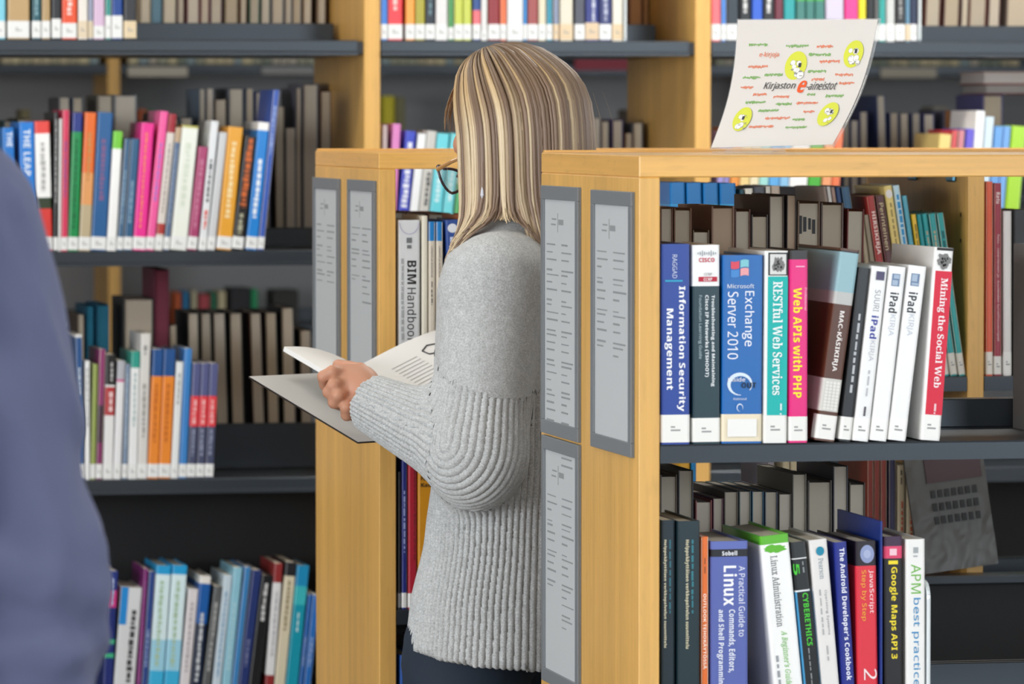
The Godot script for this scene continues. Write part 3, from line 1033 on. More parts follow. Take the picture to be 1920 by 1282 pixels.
func sweater_uv(p: Vector3, centre: Vector3) -> Vector2:
	var da := minf(cap(centre, l_sh, l_el, 0.060, 0.066), cap(centre, l_el, l_wr, 0.064, 0.040))
	var up := cap(centre, l_sh, l_el, 0.060, 0.066) < cap(centre, l_el, l_wr, 0.064, 0.040)
	if da < 0.012:
		var a := l_sh if up else l_el
		var b := l_el if up else l_wr
		var d := (b - a).normalized()
		var bend := (l_sh - l_el).cross(l_wr - l_el).normalized()
		var along := clampf((p - a).dot(d) / a.distance_to(b), 0.0, 1.0)
		var perp := p - a - d * along * a.distance_to(b)
		var nb := perp.dot(bend)
		var side := atan2(nb, sqrt(maxf(perp.length_squared() - nb * nb, 0.0)))
		return Vector2(side * 6.4, (p - a).dot(d) * 20.0)
	var r := torso_at(centre.y)
	var o: Vector3 = r[1]
	var q2 := p - o
	var c2 := centre - o
	var an := atan2(q2.dot(FW) / 0.11, q2.dot(LF) / 0.17)
	var an2 := atan2(c2.dot(FW) / 0.11, c2.dot(LF) / 0.17)
	if an - an2 > PI: an -= TAU
	if an - an2 < -PI: an += TAU
	return Vector2(an * 14.5, p.y * 20.0)

func woman() -> void:
	var o := base("person", Vector3(Vector3(1.4082, 0.8031, -6.9328).x, 0, Vector3(1.4082, 0.8031, -6.9328).z), "woman in a grey ribbed sweater reading an open book between the bookcases", "person")
	var off := -o.position
	var skin := StandardMaterial3D.new()
	skin.albedo_color = Color(0.78, 0.57, 0.46)
	skin.roughness = 0.5
	skin.subsurf_scatter_enabled = true
	skin.subsurf_scatter_strength = 0.15
	# head axes: bent forward
	var up := (Vector3.UP * 0.93 + FW * 0.37).normalized()
	var fr := (FW * 0.93 - Vector3.UP * 0.37).normalized()
	var hips: Vector3 = Vector3(1.4082, 0.8031, -6.9328)
	var neck := head_c - Vector3.UP * 0.20 - FW * 0.02
	var chest := Vector3(torso[4][1].x, 1.2, torso[4][1].z)
	var skel := [
		[neck, head_c - up * 0.04, 0.05, 0.052], [chest, neck, 0.07, 0.05], [Vector3(hips.x, 0.95, hips.z), chest, 0.075, 0.07],
		[neck - Vector3.UP * 0.06, l_sh, 0.045, 0.045], [neck - Vector3.UP * 0.06, r_sh, 0.045, 0.045],
		[l_sh, l_el, 0.046, 0.038], [l_el, l_wr, 0.038, 0.027], [r_sh, r_el, 0.046, 0.038], [r_el, r_wr, 0.038, 0.027]]
	for s in [-1.0, 1.0]:
		var hip: Vector3 = Vector3(hips.x, 0.86, hips.z) + LF * 0.085 * s
		var knee := hip - Vector3.UP * 0.42 + FW * 0.02
		var ankle := knee - Vector3.UP * 0.37 - FW * 0.02
		skel.append_array([[Vector3(hips.x, 0.95, hips.z), hip, 0.07, 0.07], [hip, knee, 0.07, 0.05], [knee, ankle, 0.05, 0.035], [ankle, ankle - Vector3.UP * 0.03 + FW * 0.12, 0.035, 0.03]])
	var body_f := func(p: Vector3) -> float: return bones(p, skel, 0.04)
	var st := SurfaceTool.new()
	st.begin(Mesh.PRIMITIVE_TRIANGLES)
	add_net(st, nets(body_f, Vector3(hips.x - 0.45, 0.0, hips.z - 0.64), Vector3(hips.x + 0.36, 1.40, hips.z + 0.42), 0.018))
	# head: skull, jaw, nose, lips, ears, neck
	var head_f := func(p: Vector3) -> float:
		var q := p - head_c
		var h := Vector3(q.dot(fr), q.dot(up), q.dot(LF))
		var d := (Vector3(h.x / 0.094, (h.y - 0.012) / 0.112, h.z / 0.074).length() - 1.0) * 0.074
		d = smin(d, cap(h, Vector3(0.045, -0.05, 0), Vector3(0.062, -0.098, 0), 0.05, 0.024), 0.03)
		d = smin(d, cap(h, Vector3(0.085, 0.0, 0), Vector3(0.108, -0.032, 0), 0.008, 0.011), 0.012)
		d = smin(d, cap(h, Vector3(0.084, -0.066, -0.014), Vector3(0.084, -0.066, 0.014), 0.008, 0.008), 0.01)
		d = smin(d, cap(h, Vector3(0.078, 0.022, -0.04), Vector3(0.078, 0.022, 0.04), 0.011, 0.011), 0.02)
		for s in [-1.0, 1.0]:
			d = maxf(d, -(h.distance_to(Vector3(0.094, 0.0, 0.032 * s)) - 0.014))
			d = smin(d, h.distance_to(Vector3(0.078, 0.0, 0.032 * s)) - 0.0125, 0.004)
			d = smin(d, cap(h, Vector3(-0.008, 0.012, 0.076 * s), Vector3(0.0, -0.025, 0.073 * s), 0.012, 0.008), 0.006)
		return smin(d, cap(p, neck, head_c - up * 0.05, 0.05, 0.05), 0.03)
	add_net(st, nets(head_f, head_c - Vector3(0.15, 0.22, 0.15), head_c + Vector3(0.14, 0.15, 0.14), 0.0055))
	# hands: each finger a chain of its own rooted in the palm
	var lh := [[Vector3(1.2036, 1.1717, -6.9960), Vector3(1.1853, 1.1868, -6.9953), Vector3(1.1833, 1.1720, -6.9930), Vector3(1.1890, 1.1548, -6.9911), Vector3(1.2190, 1.1533, -6.9717)], [Vector3(1.1864, 1.1877, -6.9931), Vector3(1.1653, 1.1913, -6.9843), Vector3(1.1533, 1.1845, -6.9895), Vector3(1.1566, 1.1719, -7.0005)], [Vector3(1.1816, 1.1761, -6.9874), Vector3(1.1647, 1.1733, -6.9723), Vector3(1.1591, 1.1633, -6.9792), Vector3(1.1735, 1.1557, -7.0066)], [Vector3(1.1823, 1.1643, -6.9827), Vector3(1.1698, 1.1594, -6.9666), Vector3(1.1659, 1.1492, -6.9751), Vector3(1.1811, 1.1431, -7.0024)], [Vector3(1.1895, 1.1524, -6.9807), Vector3(1.1817, 1.1429, -6.9655), Vector3(1.1836, 1.1320, -6.9728), Vector3(1.1981, 1.1298, -6.9953)], [Vector3(1.2200, 1.1786, -7.0032), Vector3(1.2109, 1.1928, -7.0210), Vector3(1.1980, 1.1951, -7.0391), Vector3(1.1842, 1.1976, -7.0522)]]
	var lh_f := func(p: Vector3) -> float:
		var d := smin(cap(p, lh[0][0], lh[0][1], 0.022, 0.0135), cap(p, lh[0][0], lh[0][2], 0.022, 0.0135), 0.015)
		d = smin(d, cap(p, lh[0][0], lh[0][3], 0.021, 0.0125), 0.015)
		d = smin(d, cap(p, lh[0][4], lh[0][0], 0.026, 0.022), 0.02)
		for k in range(1, lh.size()):
			var c: Array = lh[k]
			var f := 10.0
			for j in c.size() - 1:
				f = smin(f, cap(p, c[j], c[j + 1], 0.0096 - 0.0005 * j, 0.0092 - 0.0006 * j), 0.003)
			d = smin(d, f, 0.004)
		return d
	add_net(st, nets(lh_f, Vector3(1.1361, 1.1061, -7.1028), Vector3(1.2563, 1.2140, -6.9123), 0.0022))
	var rh := [[Vector3(1.4266, 1.1521, -7.2869), Vector3(1.4175, 1.1657, -7.3302), Vector3(1.4174, 1.1578, -7.3299), Vector3(1.4185, 1.1505, -7.3191), Vector3(1.4385, 1.1393, -7.2583)], [Vector3(1.4190, 1.1680, -7.3300), Vector3(1.4108, 1.1713, -7.3624), Vector3(1.3993, 1.1691, -7.3443)], [Vector3(1.4174, 1.1602, -7.3300), Vector3(1.4092, 1.1602, -7.3623), Vector3(1.3977, 1.1581, -7.3441)], [Vector3(1.4179, 1.1526, -7.3244), Vector3(1.4097, 1.1494, -7.3566), Vector3(1.3982, 1.1473, -7.3384)], [Vector3(1.4216, 1.1450, -7.3182), Vector3(1.4149, 1.1394, -7.3500), Vector3(1.4034, 1.1382, -7.3318)], [Vector3(1.4271, 1.1633, -7.2975), Vector3(1.4168, 1.1769, -7.3104), Vector3(1.4046, 1.1816, -7.3131)]]
	var rh_f := func(p: Vector3) -> float:
		var d := smin(cap(p, rh[0][0], rh[0][1], 0.027, 0.02), cap(p, rh[0][0], rh[0][2], 0.026, 0.018), 0.02)
		d = smin(d, cap(p, rh[0][4], rh[0][0], 0.027, 0.026), 0.02)
		for k in range(1, rh.size()):
			var c: Array = rh[k]
			var f := 10.0
			for j in c.size() - 1:
				f = smin(f, cap(p, c[j], c[j + 1], 0.0098, 0.0085), 0.004)
			d = smin(d, f, 0.007)
		return d
	add_net(st, nets(rh_f, Vector3(1.3592, 1.1113, -7.4222), Vector3(1.4815, 1.2037, -7.1960), 0.004))
	var body := put("body", st.commit(), skin, o, off)
	# eyes are painted on the lids of a face turned away and down
	for s in [-1.0, 1.0]:
		var e: Vector3 = head_c + fr * 0.0895 + LF * 0.032 * s + off
		var sp := SphereMesh.new()
		sp.radius = 0.0042
		sp.height = 0.0084
		sp.radial_segments = 12
		sp.rings = 6
		put("eye", sp, paint("3c4a4e", 0.2), o, e)
	# sweater
	var net := nets(sweater_field, Vector3(hips.x - 0.44, 0.77, hips.z - 0.62), Vector3(hips.x + 0.36, 1.43, hips.z + 0.42), 0.0085)
	var plain := SurfaceTool.new()
	plain.begin(Mesh.PRIMITIVE_TRIANGLES)
	var rv := PackedVector3Array()
	var rn := PackedVector3Array()
	var ru := PackedVector2Array()
	var verts: PackedVector3Array = net[0]
	var nor: PackedVector3Array = net[1]
	var idx: PackedInt32Array = net[2]
	for t in range(0, idx.size(), 3):
		var c := (verts[idx[t]] + verts[idx[t + 1]] + verts[idx[t + 2]]) / 3.0
		var is_rib := c.y < 1.185 + 0.35 * (c - l_sh).dot(FW)
		for k in 3:
			var i := idx[t + k]
			if is_rib:
				rv.append(verts[i])
				rn.append(nor[i])
				ru.append(sweater_uv(verts[i], c))
			# the plain yoke, and the inner face of the ribbed part
			plain.set_normal(nor[i])
			plain.set_uv(Vector2(verts[i].x, verts[i].y))
			plain.add_vertex(verts[i] - nor[i] * (0.0032 if is_rib else 0.0))
	plain.generate_tangents()
	var sm := ribs(rv, rn, ru)
	plain.commit(sm)
	var sw := put("sweater", sm, null, o, off)
	sw.set_surface_override_material(0, knit(true))
	sw.set_surface_override_material(1, knit(false))
	sw.set_meta("label", "light grey heather wool sweater with ribbed body and sleeves")
	# jeans
	var jf := func(p: Vector3) -> float:
		var d := 10.0
		for s in [-1.0, 1.0]:
			var hip: Vector3 = Vector3(hips.x, 0.80, hips.z) + LF * 0.078 * s + FW * 0.02
			var knee := hip - Vector3.UP * 0.37 + FW * 0.02
			var ankle := knee - Vector3.UP * 0.36 - FW * 0.02
			d = smin(d, smin(cap(p, hip, knee, 0.092, 0.068), cap(p, knee, ankle, 0.068, 0.055), 0.03), 0.03)
		d = smin(d, cap(p, Vector3(hips.x, 0.86, hips.z) - LF * 0.07, Vector3(hips.x, 0.86, hips.z) + LF * 0.07, 0.085, 0.085), 0.03)
		d += 0.002 * sin(p.y * 130.0 + p.x * 40.0 + p.z * 25.0)
		return d
	var jeans := StandardMaterial3D.new()
	jeans.albedo_color = Color(0.115, 0.165, 0.225)
	jeans.roughness = 0.8
	put("jeans", net_mesh(nets(jf, Vector3(hips.x - 0.26, 0.05, hips.z - 0.28), Vector3(hips.x + 0.26, 1.0, hips.z + 0.28), 0.014)), jeans, o, off)
	for s in [-1.0, 1.0]:
		var an: Vector3 = Vector3(hips.x, 0.0, hips.z) + LF * 0.085 * s
		var sf := func(p: Vector3) -> float:
			return maxf(smin(cap(p, an + Vector3.UP * 0.05 - FW * 0.03, an + Vector3.UP * 0.035 + FW * 0.15, 0.045, 0.042), cap(p, an + Vector3.UP * 0.06, an + Vector3.UP * 0.11, 0.045, 0.04), 0.03), 0.001 - p.y)
		put("shoe", net_mesh(nets(sf, an - Vector3(0.24, 0.02, 0.24), an + Vector3(0.24, 0.16, 0.24), 0.012)), paint("26221f", 0.5), o, off)
	hair(o, off, up, fr)
	glasses(up, fr)
	open_book()

func ribs(v: PackedVector3Array, n: PackedVector3Array, u: PackedVector2Array) -> ArrayMesh:
	# cuts the knit into small triangles and sinks a groove between the ribs
	var K := 5
	var ov := PackedVector3Array()
	var on := PackedVector3Array()
	var ou := PackedVector2Array()
	for t in range(0, v.size(), 3):
		var e1 := v[t + 1] - v[t]
		var e2 := v[t + 2] - v[t]
		var fn := e1.cross(e2)
		var a2 := fn.length_squared()
		if a2 < 1e-16:
			continue
		var grad := (fn.cross(e1) * (u[t + 2].x - u[t].x) - fn.cross(e2) * (u[t + 1].x - u[t].x)) / a2
		if grad.length() > 230.0:
			grad = Vector3.ZERO
		var gp := []
		for i in K + 1:
			for j in K + 1 - i:
				var b := i / float(K)
				var c := j / float(K)
				var a := 1.0 - b - c
				var p := v[t] * a + v[t + 1] * b + v[t + 2] * c
				var m := (n[t] * a + n[t + 1] * b + n[t + 2] * c).normalized()
				var q := u[t] * a + u[t + 1] * b + u[t + 2] * c
				var w := fposmod(q.x, 1.0)
				var s := absf(sin(w * PI))
				var h := 0.0030 * pow(s, 0.7) if grad != Vector3.ZERO else 0.002
				var w2 := fposmod(q.x + 0.02, 1.0)
				var dh := (0.0030 * pow(absf(sin(w2 * PI)), 0.7) - h) / 0.02
				dh = clampf(dh, -0.016, 0.016)
				gp.append([p + m * (h - 0.0022), (m - grad * dh).normalized(), q])
		var row := []
		var at := 0
		for i in K + 1:
			row.append(at)
			at += K + 1 - i
		for i in K:
			for j in K - i:
				var i0: int = row[i] + j
				var i1: int = row[i + 1] + j
				var i2: int = row[i] + j + 1
				for x in [i0, i1, i2]:
					ov.append(gp[x][0])
					on.append(gp[x][1])
					ou.append(gp[x][2])
				if j < K - i - 1:
					for x in [i1, row[i + 1] + j + 1, i2]:
						ov.append(gp[x][0])
						on.append(gp[x][1])
						ou.append(gp[x][2])
	var arr := []
	arr.resize(Mesh.ARRAY_MAX)
	arr[Mesh.ARRAY_VERTEX] = ov
	arr[Mesh.ARRAY_NORMAL] = on
	arr[Mesh.ARRAY_TEX_UV] = ou
	var me := ArrayMesh.new()
	me.add_surface_from_arrays(Mesh.PRIMITIVE_TRIANGLES, arr)
	return me

func knit(rib: bool) -> StandardMaterial3D:
	var m := StandardMaterial3D.new()
	var n := FastNoiseLite.new()
	n.seed = 21 if rib else 22
	n.frequency = 1.0
	n.fractal_octaves = 3
	var S := 512
	var shade := Image.create(S, S, false, Image.FORMAT_RGB8)
	var bump := Image.create(S, S, false, Image.FORMAT_RGB8)
	for y in S:
		for x in S:
			var u := x / float(S)
			var v := y / float(S)
			var a := n.get_noise_2d(u * 60.0, v * 60.0)
			var b := n.get_noise_2d(u * 18.0 + 50.0, v * 14.0)
			var c := n.get_noise_2d(u * 170.0, v * 120.0 + 30.0)
			var t := 0.745 + 0.15 * a + 0.07 * b + 0.14 * c
			shade.set_pixel(x, y, Color(t * 0.985, t, t * 1.0))
			var h := 0.5 + 0.22 * c + 0.14 * a
			bump.set_pixel(x, y, Color(h, h, h))
	m.albedo_texture = ImageTexture.create_from_image(shade)
	bump.bump_map_to_normal_map(4.0)
	m.normal_enabled = not rib
	m.normal_texture = ImageTexture.create_from_image(bump)
	m.normal_scale = 1.0
	m.uv1_triplanar = true
	m.uv1_scale = Vector3(4.5, 4.5, 4.5)
	m.roughness = 0.95
	m.rim_enabled = true
	m.rim = 0.35
	return m

func hair(o: Node3D, off: Vector3, up: Vector3, fr: Vector3) -> void:
	var st := SurfaceTool.new()
	st.begin(Mesh.PRIMITIVE_TRIANGLES)
	var g := RandomNumberGenerator.new()
	g.seed = 9
	var dark := Color(0.17, 0.105, 0.06)
	var mid := Color(0.36, 0.235, 0.125)
	var gold := Color(0.56, 0.38, 0.18)
	var pale := Color(0.66, 0.53, 0.345)
	var n := FastNoiseLite.new()
	n.seed = 4
	n.frequency = 1.0
	# inner cap so that no scalp shows
	for pass_no in 3:
		var count: int = [150, 420, 260][pass_no]
		for i in count:
			var phi: float = lerpf(66.0, 312.0, (i + g.randf()) / count)
			if pass_no == 2:
				phi = lerpf(64.0, 290.0, (i + g.randf()) / count)
			var a := deg_to_rad(phi)
			var lift: float = [0.004, 0.011, 0.0165][pass_no] + g.randf_range(-0.002, 0.003)
			var pts := []
			var rad := []
			var part := clampf(cos(a), -1.0, 1.0)
			# fall over the skull, then hang
			var steps := 9
			for s in steps + 1:
				var th := deg_to_rad(lerpf(4.0, 80.0, s / float(steps)))
				var h := Vector3(sin(th) * cos(a) * (0.09 if cos(a) > 0.0 else 0.101) + 0.012 * cos(th), cos(th) * 0.124, sin(th) * sin(a) * 0.082)
				var p := head_c + fr * h.x + up * h.y + LF * h.z
				var out := (fr * h.x / 0.0098 + up * h.y / 0.0154 + LF * h.z / 0.0067).normalized()
				pts.append(p + out * lift)
			var last: Vector3 = pts[pts.size() - 1]
			var front := clampf(cos(a), 0.0, 1.0)
			var bottom := lerpf(1.335, 1.36, front) + g.randf_range(-0.04, 0.025)
			if phi > 120.0 and phi < 235.0:
				bottom = 1.29 + g.randf_range(-0.05, 0.03)
			var drop := last.y - bottom
			var inward := (neckline() - last) * Vector3(1, 0, 1)
			var wav := g.randf_range(-1.0, 1.0)
			var landed := 0
			for s in range(1, 10):
				var t := s / 9.0
				var p := last - Vector3.UP * drop * t
				p += inward * (0.10 * t * t if phi > 150.0 else 0.05 * t * t)
				p += (LF * sin(t * 5.0 + wav * 3.0) + FW * cos(t * 4.0 + wav)) * 0.004 * wav * t
				# rest on the shoulders and the back
				var sd := sweater_field(p)
				if sd < 0.006:
					landed += 1
					if landed > 2 and phi < 120.0:
						break
					var gr := Vector3(sweater_field(p + Vector3(0.004, 0, 0)) - sd, sweater_field(p + Vector3(0, 0.004, 0)) - sd, sweater_field(p + Vector3(0, 0, 0.004)) - sd).normalized()
					p += gr * (0.008 - sd)
				pts.append(p)
			for it in 3:
				for s in range(5, pts.size() - 1):
					pts[s] = (pts[s - 1] + pts[s] * 2.0 + pts[s + 1]) / 4.0
			var total := pts.size()
			var streak := n.get_noise_1d(phi * 0.085) * 1.7 + g.randf_range(-0.22, 0.22)
			var wd := g.randf_range(0.0028, 0.0055) if pass_no == 1 else g.randf_range(0.004, 0.007) if pass_no == 0 else g.randf_range(0.0016, 0.0034)
			for s in total:
				var t := s / float(total - 1)
				rad.append(wd * (0.45 + 0.75 * sin(minf(t * 2.2, 1.0) * PI / 2.0)) * (1.0 if t < 0.8 else lerpf(1.0, 0.2, (t - 0.8) / 0.2)))
			var root := dark if streak < 0.3 else mid.lerp(dark, 0.4)
			var tip := Color(0.235, 0.155, 0.105) if streak < -0.02 else Color(0.42, 0.305, 0.19) if streak < 0.24 else pale
			if pass_no == 0:
				root = dark
				tip = mid
			ribbon(st, pts, rad, root, tip, gold.lerp(mid, 0.3) if streak > 0.24 else Color(0.20, 0.13, 0.08), off, g.randf_range(0.85, 1.15))
	# short fringe over the forehead
	for i in 60:
		var a := deg_to_rad(g.randf_range(-28.0, 30.0))
		var pts := []
		var rad := []
		for s in 9:
			var th := deg_to_rad(lerpf(10.0, 62.0 + g.randf_range(-4.0, 8.0), s / 8.0))
			var h := Vector3(sin(th) * cos(a) * 0.094 + 0.012 * cos(th), cos(th) * 0.124, sin(th) * sin(a + 0.25 * s / 8.0) * 0.082)
			pts.append(head_c + fr * (h.x + 0.004) + up * (h.y + 0.006) + LF * h.z * 1.1)
			rad.append(0.0028 * (1.0 - s / 10.0))
		ribbon(st, pts, rad, dark, mid, mid, off, g.randf_range(0.8, 1.2))
	# a few loose hairs
	for i in 14:
		var a := deg_to_rad(g.randf_range(60.0, 230.0))
		var p0 := head_c + (FW * cos(a) * 0.10 + LF * sin(a) * 0.085) + Vector3.UP * g.randf_range(-0.02, 0.07)
		var out := (FW * cos(a) + LF * sin(a)).normalized()
		var pts := []
		var rad := []
		for s in 8:
			var t := s / 7.0
			pts.append(p0 + out * (0.012 + 0.02 * sin(t * PI * 0.8)) - Vector3.UP * 0.13 * t)
			rad.append(0.00018)
		ribbon(st, pts, rad, mid, gold, gold, off, 1.0)
	var m := StandardMaterial3D.new()
	m.vertex_color_use_as_albedo = true
	m.roughness = 0.42
	var h := put("hair", st.commit(), m, o)
	h.set_meta("label", "shoulder-length straight blonde hair with pale highlights and brown roots")
	# brown under-cap that closes the gaps between the strands
	var cf := func(p: Vector3) -> float:
		var q := p - head_c
		var v := Vector3(q.dot(fr), q.dot(up), q.dot(LF))
		var d := (Vector3((v.x + 0.004) / 0.088, (v.y - 0.008) / 0.116, v.z / 0.0775).length() - 1.0) * 0.08
		d = smin(d, cap(p, head_c - Vector3.UP * 0.02 - FW * 0.01, head_c - Vector3.UP * 0.19 - FW * 0.02, 0.05, 0.045), 0.03)
		d = maxf(d, v.x - 0.045 - maxf(0.0, v.y - 0.06) * 0.9)
		return d
	put("hair_roots", net_mesh(nets(cf, head_c - Vector3(0.15, 0.28, 0.15), head_c + Vector3(0.14, 0.16, 0.14), 0.009)), paint("6a4e38", 0.7), o, off)

func neckline() -> Vector3:
	return head_c - FW * 0.045

func ribbon(st: SurfaceTool, pts: Array, rad: Array, root: Color, tip: Color, middle: Color, off: Vector3, shade: float) -> void:
	# a flat lock with a lens-shaped section that faces away from the head
	var prev := []
	var pn := []
	var total := pts.size()
	var pc := Color.BLACK
	for i in total:
		var p: Vector3 = pts[i]
		var d: Vector3 = (pts[mini(i + 1, total - 1)] - pts[maxi(i - 1, 0)]).normalized()
		var out := (p - head_c) * Vector3(1, 0.35, 1)
		out = (out - d * out.dot(d)).normalized()
		var s := d.cross(out).normalized()
		var r: float = rad[i]
		var ring := [p + s * r + off, p + out * r * 0.45 + off, p - s * r + off, p - out * r * 0.45 + off]
		var nr := [(s + out * 0.4).normalized(), out, (-s + out * 0.4).normalized(), -out]
		var t := i / float(total - 1)
		var c := root.lerp(middle, clampf(t / 0.32, 0.0, 1.0)) if t < 0.32 else middle.lerp(tip, clampf((t - 0.32) / 0.25, 0.0, 1.0))
		c = c * shade
		c.a = 1.0
		if i > 0:
			for k in 4:
				var k2 := (k + 1) % 4
				var quadv := [[prev[k], pn[k], pc], [ring[k], nr[k], c], [ring[k2], nr[k2], c], [prev[k], pn[k], pc], [ring[k2], nr[k2], c], [prev[k2], pn[k2], pc]]
				var face: Vector3 = (ring[k] - prev[k]).cross(ring[k2] - prev[k])
				if face.dot(nr[k] + nr[k2]) > 0.0:
					quadv.reverse()
				for v in quadv:
					st.set_normal(v[1])
					st.set_color(v[2])
					st.add_vertex(v[0])
		prev = ring
		pn = nr
		pc = c

func glasses(up: Vector3, fr: Vector3) -> void:
	var o := base("eyeglasses", head_c, "dark tortoiseshell cat-eye glasses on the reading woman", "glasses")
	var rim := paint("3a2c34", 0.25)
	var lens := StandardMaterial3D.new()
	lens.albedo_color = Color(0.75, 0.7, 0.72, 0.3)
	lens.transparency = BaseMaterial3D.TRANSPARENCY_ALPHA
	lens.roughness = 0.03
	for s in [-1.0, 1.0]:
		var c: Vector3 = fr * 0.121 - up * 0.012 + LF * 0.035 * s
		var pts := []
		var rad := []
		for i in 25:
			var a := TAU * i / 24.0
			var x := cos(a) * 0.029
			var y := sin(a) * 0.021
			if y > 0.0:
				y = y * 0.75 + maxf(0.0, x * 0.35)
			pts.append(c + LF * s * x + up * y - fr * 0.008 * absf(x) / 0.029)
			rad.append(0.0021)
		var st := flat()
		add_tube(st, pts, rad, 6)
		put("rim", done(st), rim, o)
		st = flat()
		for i in 24:
			tri(st, c, pts[i], pts[i + 1], c - fr)
		put("lens", done(st), lens, o)
		st = flat()
		var hinge: Vector3 = c + LF * s * 0.029 + up * 0.012 - fr * 0.008
		add_tube(st, [hinge, hinge - fr * 0.03 + LF * s * 0.006, hinge - fr * 0.11 + LF * s * 0.004 - up * 0.004], [0.0032, 0.0026, 0.0018], 6)
		put("temple", done(st), paint("a87a44", 0.3), o)
	var st2 := flat()
	add_tube(st2, [fr * 0.121 - up * 0.008 + LF * 0.008, fr * 0.124 - up * 0.004, fr * 0.121 - up * 0.008 - LF * 0.008], [0.002, 0.002, 0.002], 6)
	put("bridge", done(st2), rim, o)
	var e := base("earring", Vector3(1.3430, 1.4431, -6.8062), "small silver drop earring hanging in the blonde hair", "earring")
	var st3 := flat()
	add_tube(st3, [Vector3(0, 0.008, 0), Vector3(0, 0.004, 0), Vector3(0, -0.003, 0), Vector3(0, -0.007, 0)], [0.0006, 0.0016, 0.0026, 0.0006], 8)
	put("drop", done(st3), paint("dfe0ea", 0.15), e)

func open_book() -> void:
	# an open book held by its near pages; its spine runs from her body outwards and up
	var o := base("open_book", Vector3(1.3824, 1.1009, -7.1396), "open white book with a dark cover held by the woman", "book")
	var ax: Vector3 = Vector3(-0.5118, 0.3420, -0.7881)            # from tail to head
	var sd: Vector3 = Vector3(-0.8387, 0.0000, 0.5446)            # towards her left, the near half
	var nrm: Vector3 = Vector3(0.1863, 0.9397, 0.2868)           # out of the pages
	var long := 0.238
	var paper := paint("f0efec", 0.7)
	for s in [1.0, -1.0]:
		# each half is a stack of leaves that rises from the gutter and bends over
		var st := SurfaceTool.new()
		st.begin(Mesh.PRIMITIVE_TRIANGLES)
		var prof := []
		var wide: float = 0.157 if s > 0.0 else 0.204
		var lift: float = 0.034 if s > 0.0 else 0.05
		var curl: float = 0.002 if s > 0.0 else 0.01
		for i in 15:
			var t := i / 14.0
			prof.append([wide * t, lift * sin(minf(t * 1.15, 1.0) * PI / 2.0) + curl * t * t])
		var thick := 0.007
		for i in 14:
			var a0: Vector3 = sd * s * prof[i][0] + nrm * prof[i][1]
			var a1: Vector3 = sd * s * prof[i + 1][0] + nrm * prof[i + 1][1]
			var th0 := nrm * thick
			var inside := (a0 + a1) / 2.0 + ax * long / 2.0 - th0 / 2.0
			st.set_smooth_group(1)
			quad(st, a0, a1, a1 + ax * long, a0 + ax * long, inside)
			st.set_smooth_group(2)
			quad(st, a0 - th0, a1 - th0, a1 + ax * long - th0, a0 + ax * long - th0, inside)
			st.set_smooth_group(-1)
			quad(st, a0, a1, a1 - th0, a0 - th0, inside)
			quad(st, a0 + ax * long, a1 + ax * long, a1 + ax * long - th0, a0 + ax * long - th0, inside)
			if i == 13:
				quad(st, a1, a1 + ax * long, a1 + ax * long - th0, a1 - th0, inside)
		put("pages", done(st), paper, o)
		if s < 0.0:
			# print: a small line drawing and rows of text on the far page
			var pst := flat()
			var at := func(t: float, l: float) -> Vector3:
				var k := t * 14.0
				var i := clampi(int(k), 0, 13)
				var f := k - i
				return sd * s * lerpf(prof[i][0], prof[i + 1][0], f) + nrm * (lerpf(prof[i][1], prof[i + 1][1], f) + 0.0008) + ax * l
			for i in 9:
				quad(pst, at.call(0.12, 0.125 + i * 0.0085), at.call(0.34, 0.125 + i * 0.0085), at.call(0.34, 0.1264 + i * 0.0085), at.call(0.12, 0.1264 + i * 0.0085), Vector3.ZERO - nrm)
			put("printed_text", done(pst), paint("a9abad", 0.8), o)
			pst = flat()
			var ring := [Vector2(0.42, 0.186), Vector2(0.49, 0.18), Vector2(0.56, 0.186), Vector2(0.55, 0.203), Vector2(0.48, 0.208), Vector2(0.41, 0.2)]
			for i in 6:
				var p0: Vector3 = at.call(ring[i].x, ring[i].y)
				var p1: Vector3 = at.call(ring[(i + 1) % 6].x, ring[(i + 1) % 6].y)
				add_tube(pst, [p0, p1], [0.0011, 0.0011], 4)
			put("drawing", done(pst), paint("3c3c3e", 0.7), o)
		# cover board of this half
		var bst := flat()
		var open: Vector3 = (sd * s * 0.208 + (nrm * 0.012 if s < 0.0 else Vector3.ZERO))
		var c := [Vector3.ZERO - nrm * 0.010 - ax * 0.004, open - nrm * 0.010 - ax * 0.004, open - nrm * 0.010 + ax * (long + 0.004), Vector3.ZERO - nrm * 0.010 + ax * (long + 0.004)]
		var inside2: Vector3 = (c[0] + c[2]) / 2.0 - nrm * 0.0012
		quad(bst, c[0], c[1], c[2], c[3], inside2)
		put("end_paper", done(bst), paint("c9c8c5", 0.6), o)
		bst = flat()
		var dn := -nrm * 0.0026
		var mid: Vector3 = (c[0] + c[2]) / 2.0 + dn / 2.0
		quad(bst, c[0] + dn, c[1] + dn, c[2] + dn, c[3] + dn, mid)
		for i in 4:
			quad(bst, c[i] - nrm * 0.0002, c[(i + 1) % 4] - nrm * 0.0002, c[(i + 1) % 4] + dn, c[i] + dn, mid)
		put("cover", done(bst), paint("2a2320", 0.4), o)

